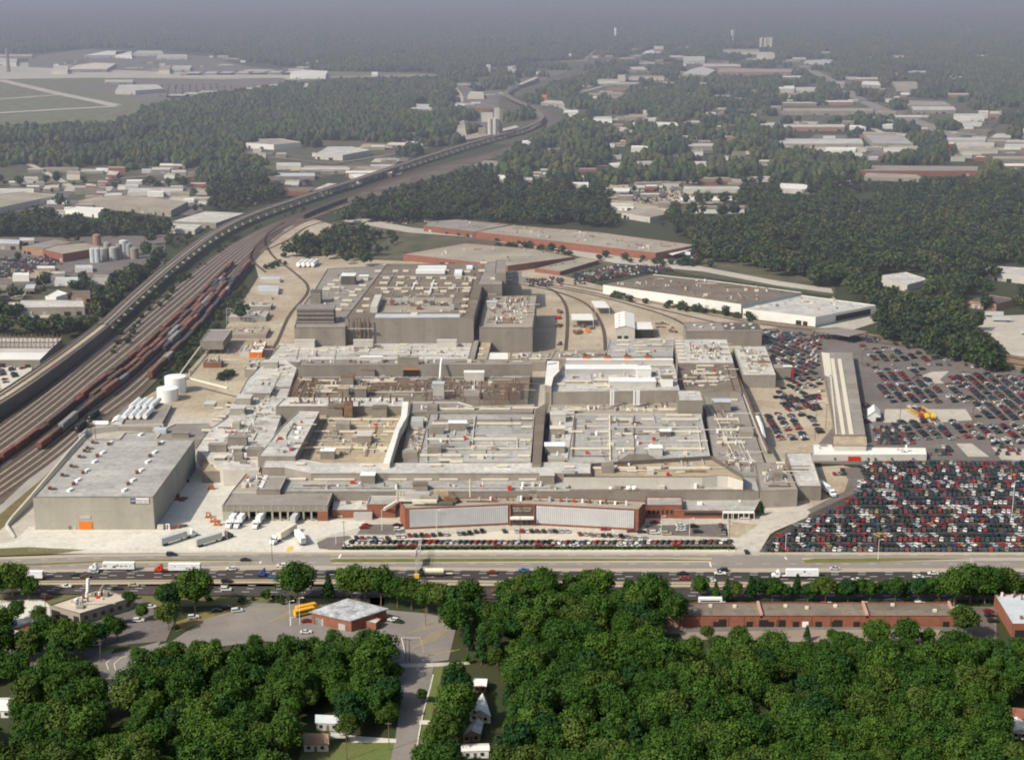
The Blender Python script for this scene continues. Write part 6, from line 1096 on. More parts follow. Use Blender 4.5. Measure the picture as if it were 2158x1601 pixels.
# ---------------------------------------------------------------- trees
def leafm(i, tint=1.):
    return leafmat('leaves_%d' % i, *[tuple(c * tint for c in x) for x in LEAFC[i]])
LEAFC = [((.022,.058,.008),(.034,.077,.010),(.052,.096,.013)), ((.034,.062,.009),(.046,.078,.012),(.062,.092,.017)), ((.012,.042,.011),(.018,.055,.013),(.030,.073,.015))]
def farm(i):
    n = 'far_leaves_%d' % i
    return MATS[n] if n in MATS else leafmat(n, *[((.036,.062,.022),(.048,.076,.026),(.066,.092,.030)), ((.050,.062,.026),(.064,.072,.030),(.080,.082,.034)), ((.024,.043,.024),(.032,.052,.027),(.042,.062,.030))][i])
bark = mat('bark', (.16, .12, .09), var=.25)
def crown_mesh(name, R, Hc, z0, lobes, cards, size, mi, seed, shape='round', low=False):
    r = random.Random(seed); o = MB(); L = []
    if shape == 'round':
        for k in range(lobes):
            a = r.uniform(0, 6.283); t = (k + .5) / lobes; zz = 1 - 1.75 * t; rad = math.sqrt(max(0, 1 - (zz * .92) ** 2)) * r.uniform(.62, .95)
            if k == 0: rad = .1
            a = k * 2.4 + r.uniform(-.4, .4)
            q_ = r.uniform(.62, .98); L.append((Vector((math.cos(a) * rad * R * q_, math.sin(a) * rad * R * q_, z0 + Hc * .5 + zz * Hc * r.uniform(.28, .44))), R * (r.uniform(.2, .5) if not low else r.uniform(.26, .46))))
    else:
        for k in range(lobes):
            t = k / lobes; a = k * 2.4; rr = R * (1 - t) * .8 + .3
            L.append((Vector((math.cos(a) * rr * .6, math.sin(a) * rr * .6, z0 + Hc * (.06 + .86 * t))), R * (.34 * (1 - t) + .14)))
    cen = Vector((0, 0, z0 + Hc * .42))
    # inner core blocks see-through; its darker green paints the shade in crown gaps
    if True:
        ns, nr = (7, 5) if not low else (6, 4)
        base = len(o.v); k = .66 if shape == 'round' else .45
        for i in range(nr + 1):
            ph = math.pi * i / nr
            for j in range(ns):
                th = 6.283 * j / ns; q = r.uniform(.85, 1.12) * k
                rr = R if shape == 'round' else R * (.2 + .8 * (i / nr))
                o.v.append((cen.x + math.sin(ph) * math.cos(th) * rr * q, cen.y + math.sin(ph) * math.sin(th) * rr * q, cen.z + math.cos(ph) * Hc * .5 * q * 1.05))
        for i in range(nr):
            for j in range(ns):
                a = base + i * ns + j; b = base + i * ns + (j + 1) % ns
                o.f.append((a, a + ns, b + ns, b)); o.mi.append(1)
    for c, lr in L:
        n = max(6, int(cards * (lr / (R * .37)) ** 2))
        for i in range(n):
            d = Vector((r.gauss(0, 1), r.gauss(0, 1), r.gauss(.25, 1))).normalized()
            if d.z < -.55: d.z *= -.5; d.normalize()
            rad = lr * r.uniform(.7, 1.12) if r.random() < .9 else lr * r.uniform(1.1, 1.4); p = c + d * rad
            nn = (d + Vector((r.gauss(0, .36), r.gauss(0, .36), r.gauss(0, .36)))).normalized()
            a = nn.cross(Vector((r.gauss(0, 1), r.gauss(0, 1), r.gauss(0, 1)))).normalized(); b = nn.cross(a); s = size * r.uniform(.6, 1.25)
            s2 = s * r.uniform(.5, .9)
            o.poly([p - a * s - b * s2 * .3, p + a * s * .2 - b * s2, p + a * s + b * s2 * .25, p - a * s * .1 + b * s2], 0)
    dark = MATS.get('leaf_core_shade') or leafmat('leaf_core_shade', (.014,.032,.008), (.018,.038,.010), (.022,.044,.012))
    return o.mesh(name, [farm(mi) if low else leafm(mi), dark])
def trunk_mesh(name, h, r0, seed, top):
    r = random.Random(seed); o = MB(); o.tube([(0, 0, -.1), (r.uniform(-.15, .15), r.uniform(-.15, .15), h * .5), (r.uniform(-.3, .3), r.uniform(-.3, .3), h + top * .5)], r0, 7, r2=r0 * .4)
    for k in range(4):
        a = k * 1.57 + r.uniform(-.4, .4); l = top * .42
        o.tube([(0, 0, h * .85 + k * .3), (math.cos(a) * l * .5, math.sin(a) * l * .5, h + top * .18), (math.cos(a) * l, math.sin(a) * l, h + top * .4)], r0 * .4, 5, r2=r0 * .12)
    return o.mesh(name, bark)
KINDS = []   # (crown mesh, trunk mesh, R, height, kind word)
for i in range(7):
    R = [6.2, 5.4, 6.8, 5.0, 5.8, 4.6, 6.4][i]; Hc = R * [1.65, 1.8, 1.5, 1.9, 1.6, 1.8, 1.7][i]; z0 = [4.2, 4.6, 4.0, 3.6, 4.4, 3.4, 4.8][i]
    KINDS.append((crown_mesh('crown', R, Hc, z0, 28, 120, .46, [0, 1, 0, 2, 1, 0, 0][i], 100 + i), trunk_mesh('trunk', z0, R * .055, i, Hc), R, z0 + Hc, 'broadleaf'))
for i in range(2):
    KINDS.append((crown_mesh('crown', 3.6, 13, 2.2, 26, 62, .5, 2, 200 + i, 'cone'), trunk_mesh('trunk', 5, .28, 20 + i, 6), 3.6, 15.5, 'pine'))
FAR = []
for i in range(6):
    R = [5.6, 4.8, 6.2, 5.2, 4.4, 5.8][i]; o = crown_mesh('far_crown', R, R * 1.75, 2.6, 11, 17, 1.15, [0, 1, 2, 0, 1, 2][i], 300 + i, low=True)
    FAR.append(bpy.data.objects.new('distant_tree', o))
def patch_mesh(name, W, n, seed):
    r = random.Random(seed); o = MB()
    for k in range(n):
        x, y = r.uniform(-W / 2, W / 2), r.uniform(-W / 2, W / 2); R = r.uniform(2.2, 6.2); zt = r.uniform(4, 14) - R * .5
        base = len(o.v); ns = 6
        rings = [(-1.2, .75), (-.1, 1.08), (.55, .82), (.95, .34)]
        for zz, q in rings:
            for j in range(ns):
                th = 6.283 * (j + r.uniform(-.25, .25)) / ns; qq = q * r.uniform(.78, 1.2) * R
                o.v.append((x + math.cos(th) * qq, y + math.sin(th) * qq, zt + zz * R * r.uniform(.85, 1.15)))
        for i in range(3):
            for j in range(ns):
                a = base + i * ns + j; b = base + i * ns + (j + 1) % ns; o.f.append((a, b, b + ns, a + ns)); o.mi.append(0)
        o.f.append(tuple(base + 3 * ns + j for j in range(ns))); o.mi.append(0)
        for c in range(10):
            d = Vector((r.gauss(0, 1), r.gauss(0, 1), abs(r.gauss(.3, .8)))).normalized(); p = Vector((x, y, zt)) + d * R * r.uniform(.8, 1.15)
            a = d.cross(Vector((r.gauss(0, 1), r.gauss(0, 1), r.gauss(0, 1)))).normalized(); b = d.cross(a); s = r.uniform(.8, 1.5)
            o.poly([p - a * s, p - b * s, p + a * s, p + b * s], 0)
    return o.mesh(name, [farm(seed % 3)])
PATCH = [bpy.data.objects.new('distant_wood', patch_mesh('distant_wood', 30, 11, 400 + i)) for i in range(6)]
def scatter(name, pts, objs, label, cat):
    me = bpy.data.meshes.new(name); me.from_pydata([p[0] for p in pts], [], [])
    a = me.attributes.new('turn', 'FLOAT', 'POINT'); a.data.foreach_set('value', [p[1] for p in pts])
    a = me.attributes.new('size', 'FLOAT_VECTOR', 'POINT'); a.data.foreach_set('vector', [c for p in pts for c in p[2]])
    a = me.attributes.new('pick', 'INT', 'POINT'); a.data.foreach_set('value', [p[3] for p in pts])
    ob = bpy.data.objects.new(name, me); COL.objects.link(ob)
    ng = bpy.data.node_groups.new(name, 'GeometryNodeTree'); ng.interface.new_socket('Geometry', in_out='INPUT', socket_type='NodeSocketGeometry'); ng.interface.new_socket('Geometry', in_out='OUTPUT', socket_type='NodeSocketGeometry')
    N = ng.nodes; gi = N.new('NodeGroupInput'); go = N.new('NodeGroupOutput'); iop = N.new('GeometryNodeInstanceOnPoints'); jn = N.new('GeometryNodeJoinGeometry')
    for q in reversed(objs):
        oi = N.new('GeometryNodeObjectInfo'); oi.inputs['Object'].default_value = q; oi.inputs['As Instance'].default_value = True
        ng.links.new(oi.outputs['Geometry'], jn.inputs[0])
    def at(nm, tp):
        n_ = N.new('GeometryNodeInputNamedAttribute'); n_.data_type = tp; n_.inputs['Name'].default_value = nm; return n_.outputs['Attribute']
    ng.links.new(gi.outputs[0], iop.inputs['Points']); ng.links.new(jn.outputs[0], iop.inputs['Instance']); iop.inputs['Pick Instance'].default_value = True
    ng.links.new(at('pick', 'INT'), iop.inputs['Instance Index'])
    cx_ = N.new('ShaderNodeCombineXYZ'); ng.links.new(at('turn', 'FLOAT'), cx_.inputs['Z']); ng.links.new(cx_.outputs[0], iop.inputs['Rotation'])
    ng.links.new(at('size', 'FLOAT_VECTOR'), iop.inputs['Scale']); ng.links.new(iop.outputs[0], go.inputs[0])
    md = ob.modifiers.new('scatter', 'NODES'); md.node_group = ng
    return tag(ob, label, cat, kind='stuff')
# --- woods drawn as outlines in photo pixels of the canopy
WOODS_NEAR = [
 [(-80,1420),(60,1400),(130,1440),(205,1430),(212,1520),(240,1600),(700,1610),(640,1545),(690,1500),(730,1470),(830,1420),(828,1350),(800,1330),(690,1328),(600,1340),(420,1350),(300,1370),(268,1400),(255,1480),(215,1500),(-80,1500),(-80,1700),(640,1700),(640,1600),(-80,1600)],
 [(-80,1372),(60,1368),(190,1385),(205,1440),(215,1700),(-80,1700)],
 [(262,1372),(420,1352),(640,1345),(700,1335),(800,1340),(826,1400),(800,1440),(735,1480),(700,1530),(630,1545),(620,1700),(215,1700),(215,1500),(250,1440)],
 [(920,1400),(985,1395),(985,1450),(960,1700),(890,1700),(900,1560),(915,1480)],
 [(1035,1325),(1380,1325),(1480,1330),(1700,1345),(1950,1325),(2158,1325),(2250,1320),(2250,1700),(1040,1700),(1030,1600),(1045,1480),(1010,1400)],
 [(1080,1215),(1180,1200),(1330,1212),(1440,1235),(1450,1262),(1380,1275),(1400,1340),(1040,1335),(960,1300),(940,1270),(1030,1268),(1060,1240)],
 [(800,1345),(828,1350),(838,1440),(825,1520),(730,1540),(735,1470)],
]
HOLES_NEAR = [[(834,1395),(918,1395),(915,1450),(890,1530),(875,1700),(805,1700),(835,1560),(845,1480)], [(978,1415),(1050,1415),(1062,1640),(960,1640)], [(625,1530),(830,1535),(815,1700),(625,1700)],
 [(1390,1262),(2050,1262),(2050,1322),(1780,1325),(1640,1335),(1390,1335)], [(650,1260),(830,1270),(950,1330),(945,1395),(830,1395),(800,1320),(640,1315)], [(218,1420),(262,1420),(255,1480),(218,1500)],
 [(2110,1485),(2200,1485),(2200,1550),(2110,1550)], [(-80,1455),(28,1455),(32,1500),(-80,1500)], [(2035,1255),(2105,1255),(2090,1325),(2030,1325)]]
MID = [
 [(-250,215),(240,250),(330,215),(420,202),(560,180),(700,168),(930,170),(955,215),(950,290),(860,318),(700,290),(520,292),(500,330),(430,345),(250,330),(60,335),(-250,345)],
 [(-250,385),(150,395),(300,380),(420,362),(560,360),(640,385),(560,420),(430,400),(150,395),(-250,400)],
 [(-250,462),(150,450),(300,450),(345,420),(390,430),(370,480),(420,490),(390,530),(340,500),(130,505),(-250,490)],
 [(210,590),(300,560),(350,545),(300,600),(265,640),(200,690),(175,680)],
 [(-250,610),(60,600),(40,680),(120,690),(-250,700)],
 [(60,640),(40,690),(130,692),(160,640)],
 [(630,500),(740,480),(750,505),(700,540),(610,520)],
 [(720,410),(900,385),(1100,370),(1220,400),(1290,410),(1285,462),(1400,470),(1480,530),(1760,590),(1840,600),(1840,700),(2120,770),(2060,660),(2250,640),(2250,390),(1960,370),(1700,400),(1640,390),(1440,380),(1470,410),(1400,440),(1420,470),(1200,455),(1010,460),(900,445),(720,455)],
 [(1100,265),(1300,280),(1440,290),(1560,280),(1800,265),(1900,330),(1780,375),(1640,385),(1460,375),(1280,375),(1180,350),(1050,330),(1060,300)],
 [(940,380),(1100,340),(1180,380),(1290,400),(1280,460),(1000,460),(740,450)],
 [(490,590),(540,590),(520,650),(480,670),(460,700),(420,760),(370,790),(400,720),(450,650)],
 [(1800,315),(1960,330),(2250,340),(2250,560),(2060,590),(1850,585),(1770,590),(1640,560),(1500,520),(1400,470),(1460,400),(1640,400)],
 [(1770,590),(1850,585),(1950,600),(2060,590),(2250,560),(2250,720),(2130,770),(2040,740),(1830,690),(1830,640)],
]
FARPOLY = [[(-400,-12),(2600,-12),(2600,250),(2300,330),(1900,330),(1780,380),(1100,380),(950,330),(930,300),(700,300),(500,300),(-400,345)]]
NOTREE = [ # open ground in the middle and far distance (photo pixels)
 [(-200,118),(60,112),(240,100),(440,112),(520,130),(700,150),(930,152),(935,166),(740,168),(600,178),(500,195),(420,205),(330,222),(240,262),(0,268),(-200,275)],
 [(-200,402),(140,395),(420,412),(430,445),(250,440),(130,440),(-200,455)], [(-200,503),(120,500),(345,500),(345,545),(250,585),(120,600),(-200,605)],
 [(820,280),(925,284),(920,305),(815,308)], [(945,175),(1080,150),(1230,122),(1260,110),(1420,105),(1300,150),(1180,180),(1170,215),(1340,255),(1290,265),(1160,275),(1000,300),(950,290)],
 [(-80,1440),(0,1440)], [(1385,125),(1720,125),(1770,160),(1740,182),(1560,172),(1400,165)], [(1750,170),(1950,180),(2140,232),(2300,250),(2300,290),(2080,285),(1960,262),(1860,235)],
 [(1440,228),(1700,228),(1850,262),(1680,260),(1450,255)], [(1285,388),(1440,392),(1440,455),(1300,450)], [(1195,350),(1290,352),(1290,378),(1200,376)],
 [(500,300),(640,296),(800,300),(880,318),(760,352),(650,385),(560,385),(640,350),(520,320)], [(2100,655),(2250,650),(2250,760),(2135,755)],
 [(1835,575),(1955,575),(1950,600),(1900,610),(1840,585)], [(2030,625),(2140,620),(2140,650),(2030,650)], [(2070,560),(2250,560),(2250,590),(2075,585)],
 [(1800,350),(2075,345),(2075,368),(1810,365)], [(1620,290),(1800,288),(1860,300),(1820,310),(1630,308)], [(1830,283),(1930,283),(1960,315),(1850,305)]]
RAILX = [(-300,1130),(-300,700),(130,735),(215,680),(300,600),(400,515),(520,445),(760,362),(930,315),(1100,262),(1150,240),(1050,205),(1085,185),(1180,150),(1240,128),(1262,128),(1190,170),(1110,195),(1100,215),(1170,240),(1175,270),(1050,325),(900,375),(740,425),(640,470),(560,540),(530,600),(440,760),(250,880),(60,1100)]
NOTREE.append(RAILX)
HARD = [NOTREE[0], NOTREE[-1], [(2030,668),(2250,660),(2250,768),(2145,762),(2095,712)], [(1722,690),(1846,664),(1885,652),(1870,672),(1800,694)]]; SOFT = NOTREE[1:-1]
SPARSE = [[(-250,330),(700,320),(560,410),(400,480),(290,590),(200,690),(-250,700)], [(930,110),(2300,110),(2300,600),(1400,470),(1000,440),(740,420),(1010,330),(930,300)], [(700,470),(870,495),(760,545),(700,540)], [(1370,570),(1760,620),(1700,612),(1480,585)], [(230,720),(420,545),(640,430),(960,325),(1000,345),(700,440),(520,500),(420,570),(300,690)]]
def bbox(p): xs = [a[0] for a in p]; ys = [a[1] for a in p]; return (min(xs), min(ys), max(xs), max(ys), p)
def hit(x, y, B):
    for b in B:
        if b[0] <= x <= b[2] and b[1] <= y <= b[3] and inpoly(x, y, b[4]): return True
    return False
def trees_now():
    r = random.Random(11)
    EX = [bbox(p) for p in NOTREE + EXCL]; HN = [bbox(p) for p in HOLES_NEAR]
    near = []; WN = [bbox(p) for p in WOODS_NEAR]
    st = 7.3; y = 455.0
    while y < 700:
        x = -270.0
        while x < 270:
            X = x + r.uniform(-2.6, 2.6); Y = y + r.uniform(-2.6, 2.6)
            k = r.choice([0, 0, 1, 2, 2, 3, 4, 5, 6, 6]) if r.random() > .06 else 7; s = r.choice([r.uniform(.48, .75), r.uniform(.7, .98), r.uniform(.9, 1.2)]); h = KINDS[k][3] * s
            cxp, cyp = proj(X, Y, h * .9)
            bx, by = proj(X, Y, 0); tx, ty = proj(X, Y, h)
            hh = [(cxp, cyp), (bx, by), (tx, ty)]
            if hit(cxp, cyp, WN) and not any(hit(a, b, HN) for a, b in hh) and not hit(cxp, cyp - 6, EX) and not hit(bx, by, EX): near.append((X, Y, k, s, r.uniform(0, 6.28)))
            x += st
        y += st
    return near
def far_now():
    r = random.Random(12); EX = [bbox(p) for p in HARD + EXCL]; SF = [bbox(p) for p in SOFT]; SPX = [bbox(p) for p in SPARSE]; WM = [bbox(p) for p in MID]; WF = [bbox(p) for p in FARPOLY]
    mid = []; y = 700.0
    while y < 1950:
        half = y * .40 + 30; x = -half
        while x < half:
            X = x + r.uniform(-4.4, 4.4); Y = y + r.uniform(-4.4, 4.4); s = r.uniform(.42, 1.3)
            jx = noise.noise(Vector((X * .02, Y * .02, 0))) * 26; jy = noise.noise(Vector((X * .02, Y * .02, 5))) * 9
            if noise.noise(Vector((X * .011, Y * .011, 9))) > .46 or r.random() < .04: x += 8.2; continue
            a, b = proj(X, Y, 8 * s); bx, by = proj(X, Y, 0); tx, ty = proj(X, Y, 12 * s)
            if (hit(a + jx, b + jy, WM) or (b < 330 and hit(a + jx, b, WF)) or (r.random() < .24 and hit(a, b, SPX))) and (not hit(bx + jx * .4, by, SF) or r.random() < .16) and not hit(bx, by, EX) and not hit(tx, ty + 1, EX):
                mid.append(((X, Y, 0), r.uniform(0, 6.28), (s, s, s * r.uniform(.85, 1.2)), r.randrange(6)))
            x += 8.0
        y += 8.0
    far = []; y = 1950.0
    while y < 15500:
        sp = 24 if y < 5200 else 34; f = sp / 24; half = y * .37 + 60; x = -half
        while x < half:
            X = x + r.uniform(-7, 7) * f; Y = y + r.uniform(-7, 7) * f; jx = noise.noise(Vector((X * .006, Y * .004, 0))) * 30
            if noise.noise(Vector((X * .008, Y * .0045, 9))) > (.42 if Y < 5000 else .6): x += sp; continue
            a, b = proj(X, Y, 8); bx, by = proj(X, Y, 0)
            if (hit(a + jx, b, WF) or hit(a + jx, b, WM) or (r.random() < .3 and hit(a, b, SPX))) and (not hit(bx + jx * .3, by, SF) or r.random() < .22) and not hit(bx, by, EX) and not hit(a, b - 1, EX) and not hit(a - 4, b, EX) and not hit(a + 4, b, EX):
                s = f * r.uniform(.75, 1.2); far.append(((X, Y, 0), r.uniform(0, 6.28), (s, s, r.uniform(.9, 1.25) * (1 + (f - 1) * .5)), r.randrange(6)))
            x += sp
        y += sp
    scatter('wood', mid, FAR, 'continuous woods of dark green trees behind and around the plant', 'wood')
    scatter('distant_woods', far, PATCH, 'hazy unbroken forest stretching away to the top of the picture', 'forest')
    print('mid', len(mid), 'far', len(far))
# ---------------------------------------------------------------- vehicles
CC = {'white': (.66,.66,.63), 'dark green': (.016,.034,.026), 'black': (.02,.02,.022), 'dark red': (.22,.02,.02), 'red': (.30,.028,.022), 'navy blue': (.02,.028,.06), 'grey': (.22,.22,.22), 'beige': (.42,.36,.27), 'teal': (.04,.085,.09), 'brown': (.13,.07,.045), 'silver': (.45,.46,.47), 'gold': (.36,.25,.10), 'orange': (.6,.2,.03), 'yellow': (.75,.5,.05), 'blue': (.06,.13,.32)}
CM = {}
for k, c in CC.items():
    m = bpy.data.materials.new('car_paint_' + k.replace(' ', '_')); m.use_nodes = True; b = m.node_tree.nodes['Principled BSDF']; b.inputs['Base Color'].default_value = (*c, 1); b.inputs['Roughness'].default_value = .35; b.inputs['Coat Weight'].default_value = .25
    n = m.node_tree.nodes.new('ShaderNodeTexNoise'); n.inputs['Scale'].default_value = .8; r = m.node_tree.nodes.new('ShaderNodeMapRange'); r.inputs['To Min'].default_value = .25; r.inputs['To Max'].default_value = .5; m.node_tree.links.new(n.outputs['Fac'], r.inputs['Value']); m.node_tree.links.new(r.outputs[0], b.inputs['Roughness']); CM[k] = m
TY = mat('tyre', (.02,.02,.02), var=.2)
def car_parts(kind):
    b = MB(); g_ = MB(); w_ = MB(); W2 = .9
    if kind == 'sedan':
        b.extr([(-2.35,.32),(2.3,.3),(2.4,.55),(2.3,.78),(1.15,.93),(-1.55,.96),(-2.3,.9),(-2.42,.6)], -W2, W2)
        b.extr([(-1.05,1.37),(.35,1.37),(.25,1.43),(-.95,1.43)], -.62, .62); g_.extr([(1.15,.93),(.38,1.38),(-1.08,1.38),(-1.62,.95)], -.72, .72); ax_ = (1.45, -1.4); r_ = .33
    elif kind == 'van':
        b.extr([(-2.4,.35),(2.25,.32),(2.4,.6),(2.3,.95),(1.35,1.1),(-2.4,1.1)], -.95, .95); b.extr([(-2.38,1.58),(.45,1.62),(.3,1.78),(-2.3,1.78)], -.85, .85); g_.extr([(1.45,1.08),(.5,1.64),(-2.36,1.6),(-2.39,1.08)], -.89, .89); ax_ = (1.5, -1.45); r_ = .36
    elif kind == 'suv':
        b.extr([(-2.3,.4),(2.2,.38),(2.3,.65),(2.2,1.0),(1.0,1.12),(-2.3,1.1)], -.93, .93); b.extr([(-2.2,1.6),(.2,1.62),(.1,1.74),(-2.15,1.74)], -.8, .8); g_.extr([(1.0,1.1),(.25,1.64),(-2.22,1.62),(-2.29,1.08)], -.84, .84); ax_ = (1.4, -1.4); r_ = .38
    else: # pickup
        b.extr([(-2.6,.45),(2.5,.42),(2.6,.7),(2.5,1.0),(1.2,1.08),(-.4,1.1),(-.4,.7),(-2.45,.7),(-2.45,1.05),(-2.62,1.05)], -.93, .93)
        b.box(-1.5, .86, .7, 2.1, .1, .38); b.box(-1.5, -.86, .7, 2.1, .1, .38); b.extr([(-.42,1.62),(.5,1.62),(.4,1.7),(-.38,1.7)], -.72, .72); g_.extr([(1.2,1.06),(.55,1.64),(-.42,1.64),(-.46,1.08)], -.78, .78); ax_ = (1.65, -1.6); r_ = .38
    for x in ax_:
        for s_ in (-1, 1): w_.tube([(x, s_ * (W2 - .12), r_), (x, s_ * (W2 + .04), r_)], r_, 10)
    return b, g_, w_, ax_, r_
CP = {k: car_parts(k) for k in ('sedan', 'van', 'suv', 'pickup')}
MC = {}
def cmesh(kind, col, part):
    key = (kind, col if part in ('body', 'all') else '', part)
    if key not in MC:
        b, g_, w_, ax_, r_ = CP[kind]
        if part == 'body': MC[key] = b.mesh('car_body', CM[col])
        elif part == 'windows': MC[key] = g_.mesh('car_windows', M['glass'])
        elif part == 'wheel': o = MB(); o.tube([(0, -.1, 0), (0, .1, 0)], r_, 10); MC[key] = o.mesh('wheel', TY)
        else:
            a = MB(); 
            for q, mi in ((b, 0), (g_, 1), (w_, 2)):
                i = len(a.v); a.v += q.v; a.f += [tuple(i + c for c in f) for f in q.f]; a.mi += [mi] * len(q.f)
            MC[key] = a.mesh('car', [CM[col], M['glass'], TY])
    return MC[key]
def link(name, me, parent=None, loc=(0, 0, 0)):
    o = bpy.data.objects.new(name, me); COL.objects.link(o); o.parent = parent; o.location = loc; return o
NCAR = [0]
def car(px, py, kind, col, an, label, group=None, full=True, name='car', cat='car', z=None):
    X, Y, _ = P(px, py); z = ZH + .04 if z is None else z; NCAR[0] += 1
    if not full:
        o = link(name, cmesh(kind, col, 'all')); o.location = (X, Y, z); o.rotation_euler.z = an; return tag(o, label, cat, group)
    t = thing(name, label, cat, (X, Y, z), group, an); link('body', cmesh(kind, col, 'body'), t); link('windows', cmesh(kind, col, 'windows'), t)
    ax_, r_ = CP[kind][3:]
    for x in ax_:
        for s_ in (-1, 1): link('wheel', cmesh(kind, col, 'wheel'), t, (x, s_ * .84, r_))
    return t
PI = math.pi
HW = [ # px, py (wheels), kind, colour, driving left?, where
 (160,1215.5,'sedan','dark green',1,'in the far carriageway behind the first truck'), (180,1218.5,'sedan','brown',1,'near the tall sign on the far carriageway'), (197,1208.5,'sedan','silver',1,'just below the truck with brown pictures'), (379,1216.5,'sedan','red',1,'under the trailer of the red truck'),
 (487,1203,'suv','white',1,'right of the red truck'), (478,1229,'van','black',0,'on the near carriageway above the white van'), (477,1246,'van','white',0,'on the near carriageway right of the big round tree'), (139,1240,'pickup','white',0,'on the near carriageway left of the tall sign'), (282,1237,'sedan','beige',0,'on the near carriageway above the tan roof'),
 (247,1244,'sedan','black',0,'on the near carriageway behind the tan-roofed office'), (593,1196.5,'suv','white',1,'at the edge of the far carriageway by the flatbed truck'), (362,1172.5,'van','black',0,'on the ramp road above the red truck'), (517,1183.5,'sedan','black',0,'on the ramp road right of the red truck'), (697,1209.5,'sedan','dark green',1,'on the far carriageway above the dark cone tree'),
 (1036,1209.5,'sedan','dark red',1,'on the far carriageway left of the wood'), (1104,1206,'pickup','blue',1,'at the left edge of the central wood'), (1047,1250,'sedan','red',0,'peeping between trees on the near carriageway'), (1517,1212.5,'pickup','white',1,'left of the white truck'), (1522,1206,'van','black',1,'behind the white pickup left of the truck'), (1438,1212,'sedan','black',1,'right of the central wood'),
 (1441,1222.5,'sedan','red',1,'at the right edge of the central wood'), (1497,1227,'sedan','white',1,'close to the median left of the white truck'), (1759,1201.5,'sedan','silver',1,'behind the white truck at the far kerb'), (1805,1225.5,'sedan','white',1,'right of the white truck beside the median'), (1935,1220,'sedan','white',1,'first of two white saloons'), (1966,1212,'sedan','white',1,'second of two white saloons'),
 (1573,1166.5,'sedan','black',.5,'at the mouth of the plant drive'), (577,1219,'sedan','blue',1,'below the blue flatbed truck'), (430,1247,'sedan','navy blue',0,'behind the big round tree on the near carriageway'), (846,1257,'sedan','grey',0,'behind the row of trees on the near carriageway')]
for px_, py_, k, c, d, wh_ in HW: car(px_, py_, k, c, PI * d if d in (0, 1) else PI / 2, '%s %s %s' % (c, {'sedan': 'saloon car', 'van': 'minivan', 'suv': 'estate car', 'pickup': 'pickup truck'}[k], wh_), 'traffic on the motorway')
MISC = [(500,1289,'van','white',.35,'on the car park road'), (408,1303,'suv','white',.3,'parked under trees by the car park road'), (318,1281,'sedan','white',.1,'parked right of the tan-roofed office'), (273,1312,'sedan','navy blue',.1,'parked behind the trees at lower left'), (293,1310,'suv','white',.1,'beside the navy car at lower left'), (202,1360,'sedan','white',.1,'parked beside the grass island at lower left'),
 (456,1289,'sedan','black',.3,'at the kerb above the white minivan'), (480,1283,'suv','black',.3,'second at the kerb above the white minivan'), (66,1292,'sedan','white',1.5,'on the pale yard at lower left'), (20,1262,'sedan','dark red',0,'at the top of the pale yard'), (98,1260,'van','dark red',0,'beside the pole at the pale yard'), (647,1311,'sedan','dark red',.1,'left of the bank'), (645,1334,'sedan','white',.1,'below the bank at the trees'), (828,1309,'suv','white',2.8,'right of the bank'), (838,1312,'sedan','dark green',2.9,'beside the white car right of the bank'),
 (767,1115,'sedan','dark red',.1,'in the small lot left of the office'), (772,1110,'sedan','red',.1,'behind the dark red one left of the office'), (840,1119,'suv','white',.1,'at the left front corner of the office'), (838,1110,'sedan','black',.1,'beside the brick end wall of the office'), (1380,1126,'van','white',.1,'in the small lot right of the office, left end'), (1405,1128,'van','beige',.1,'in the small lot right of the office'),
 (1435,1120,'sedan','white',.05,'in the row of white cars right of the office'), (1436,1115,'sedan','silver',.05,'third in the row of white cars right of the office'), (1434,1110,'sedan','white',.05,'behind the row of white cars right of the office'), (1462,1113,'van','black',.1,'right of the white row'), (1470,1124,'van','dark green',.1,'near the end of the small right lot'), (1380,1104,'sedan','dark red',.1,'in the shadow of the office end'), (1524,1120,'suv','black',1.4,'in the last bay of the right lot'), (1518,1110,'sedan','brown',1.4,'in the second last bay of the right lot'), (1526,1127,'sedan','grey',1.4,'at the kerb of the right lot'),
 (1570,1095,'sedan','white',.1,'under the white portico'), (1368,1090,'sedan','black',.1,'against the brick annex'), (1380,1090,'suv','black',.1,'second against the brick annex'), (1275,1118,'sedan','red',.05,'on the front drive of the office'), (1330,1122,'sedan','dark red',.05,'on the front drive near the right office end'), (1352,1124,'sedan','black',.05,'at the end of the front drive'),
 (1735,1275,'sedan','red',1.4,'behind the shop row'), (1748,1276,'sedan','white',1.4,'behind the shop row, left of centre'), (1825,1275,'sedan','beige',1.4,'behind the middle of the shop row'), (1852,1275,'van','black',1.2,'behind the shop row right of the beige car'), (1865,1275,'sedan','navy blue',1.2,'behind the shop row in the dark group'), (1901,1275,'sedan','dark red',1.4,'behind the shop row right part'), (1939,1275,'van','white',.2,'behind the shop row near its right end'), (1978,1275,'sedan','red',.2,'first red one at the right end of the shop row'), (1992,1275,'sedan','red',.2,'second red one at the right end of the shop row'),
 (2020,1283,'sedan','silver',.1,'in the drive right of the shop row'), (2019,1293,'sedan','white',.1,'in the middle of the drive right of the shop row'), (2024,1304,'van','white',.1,'at the front of the drive right of the shop row'), (2083,1290,'sedan','dark red',.1,'left of the blue-grey roof'), (2086,1299,'sedan','black',.1,'nearest the blue-grey roof'), (2092,1311,'suv','black',.1,'at the lower end left of the blue-grey roof'), (723,1091,'suv','white',.1,'on the loading dock ramp')]
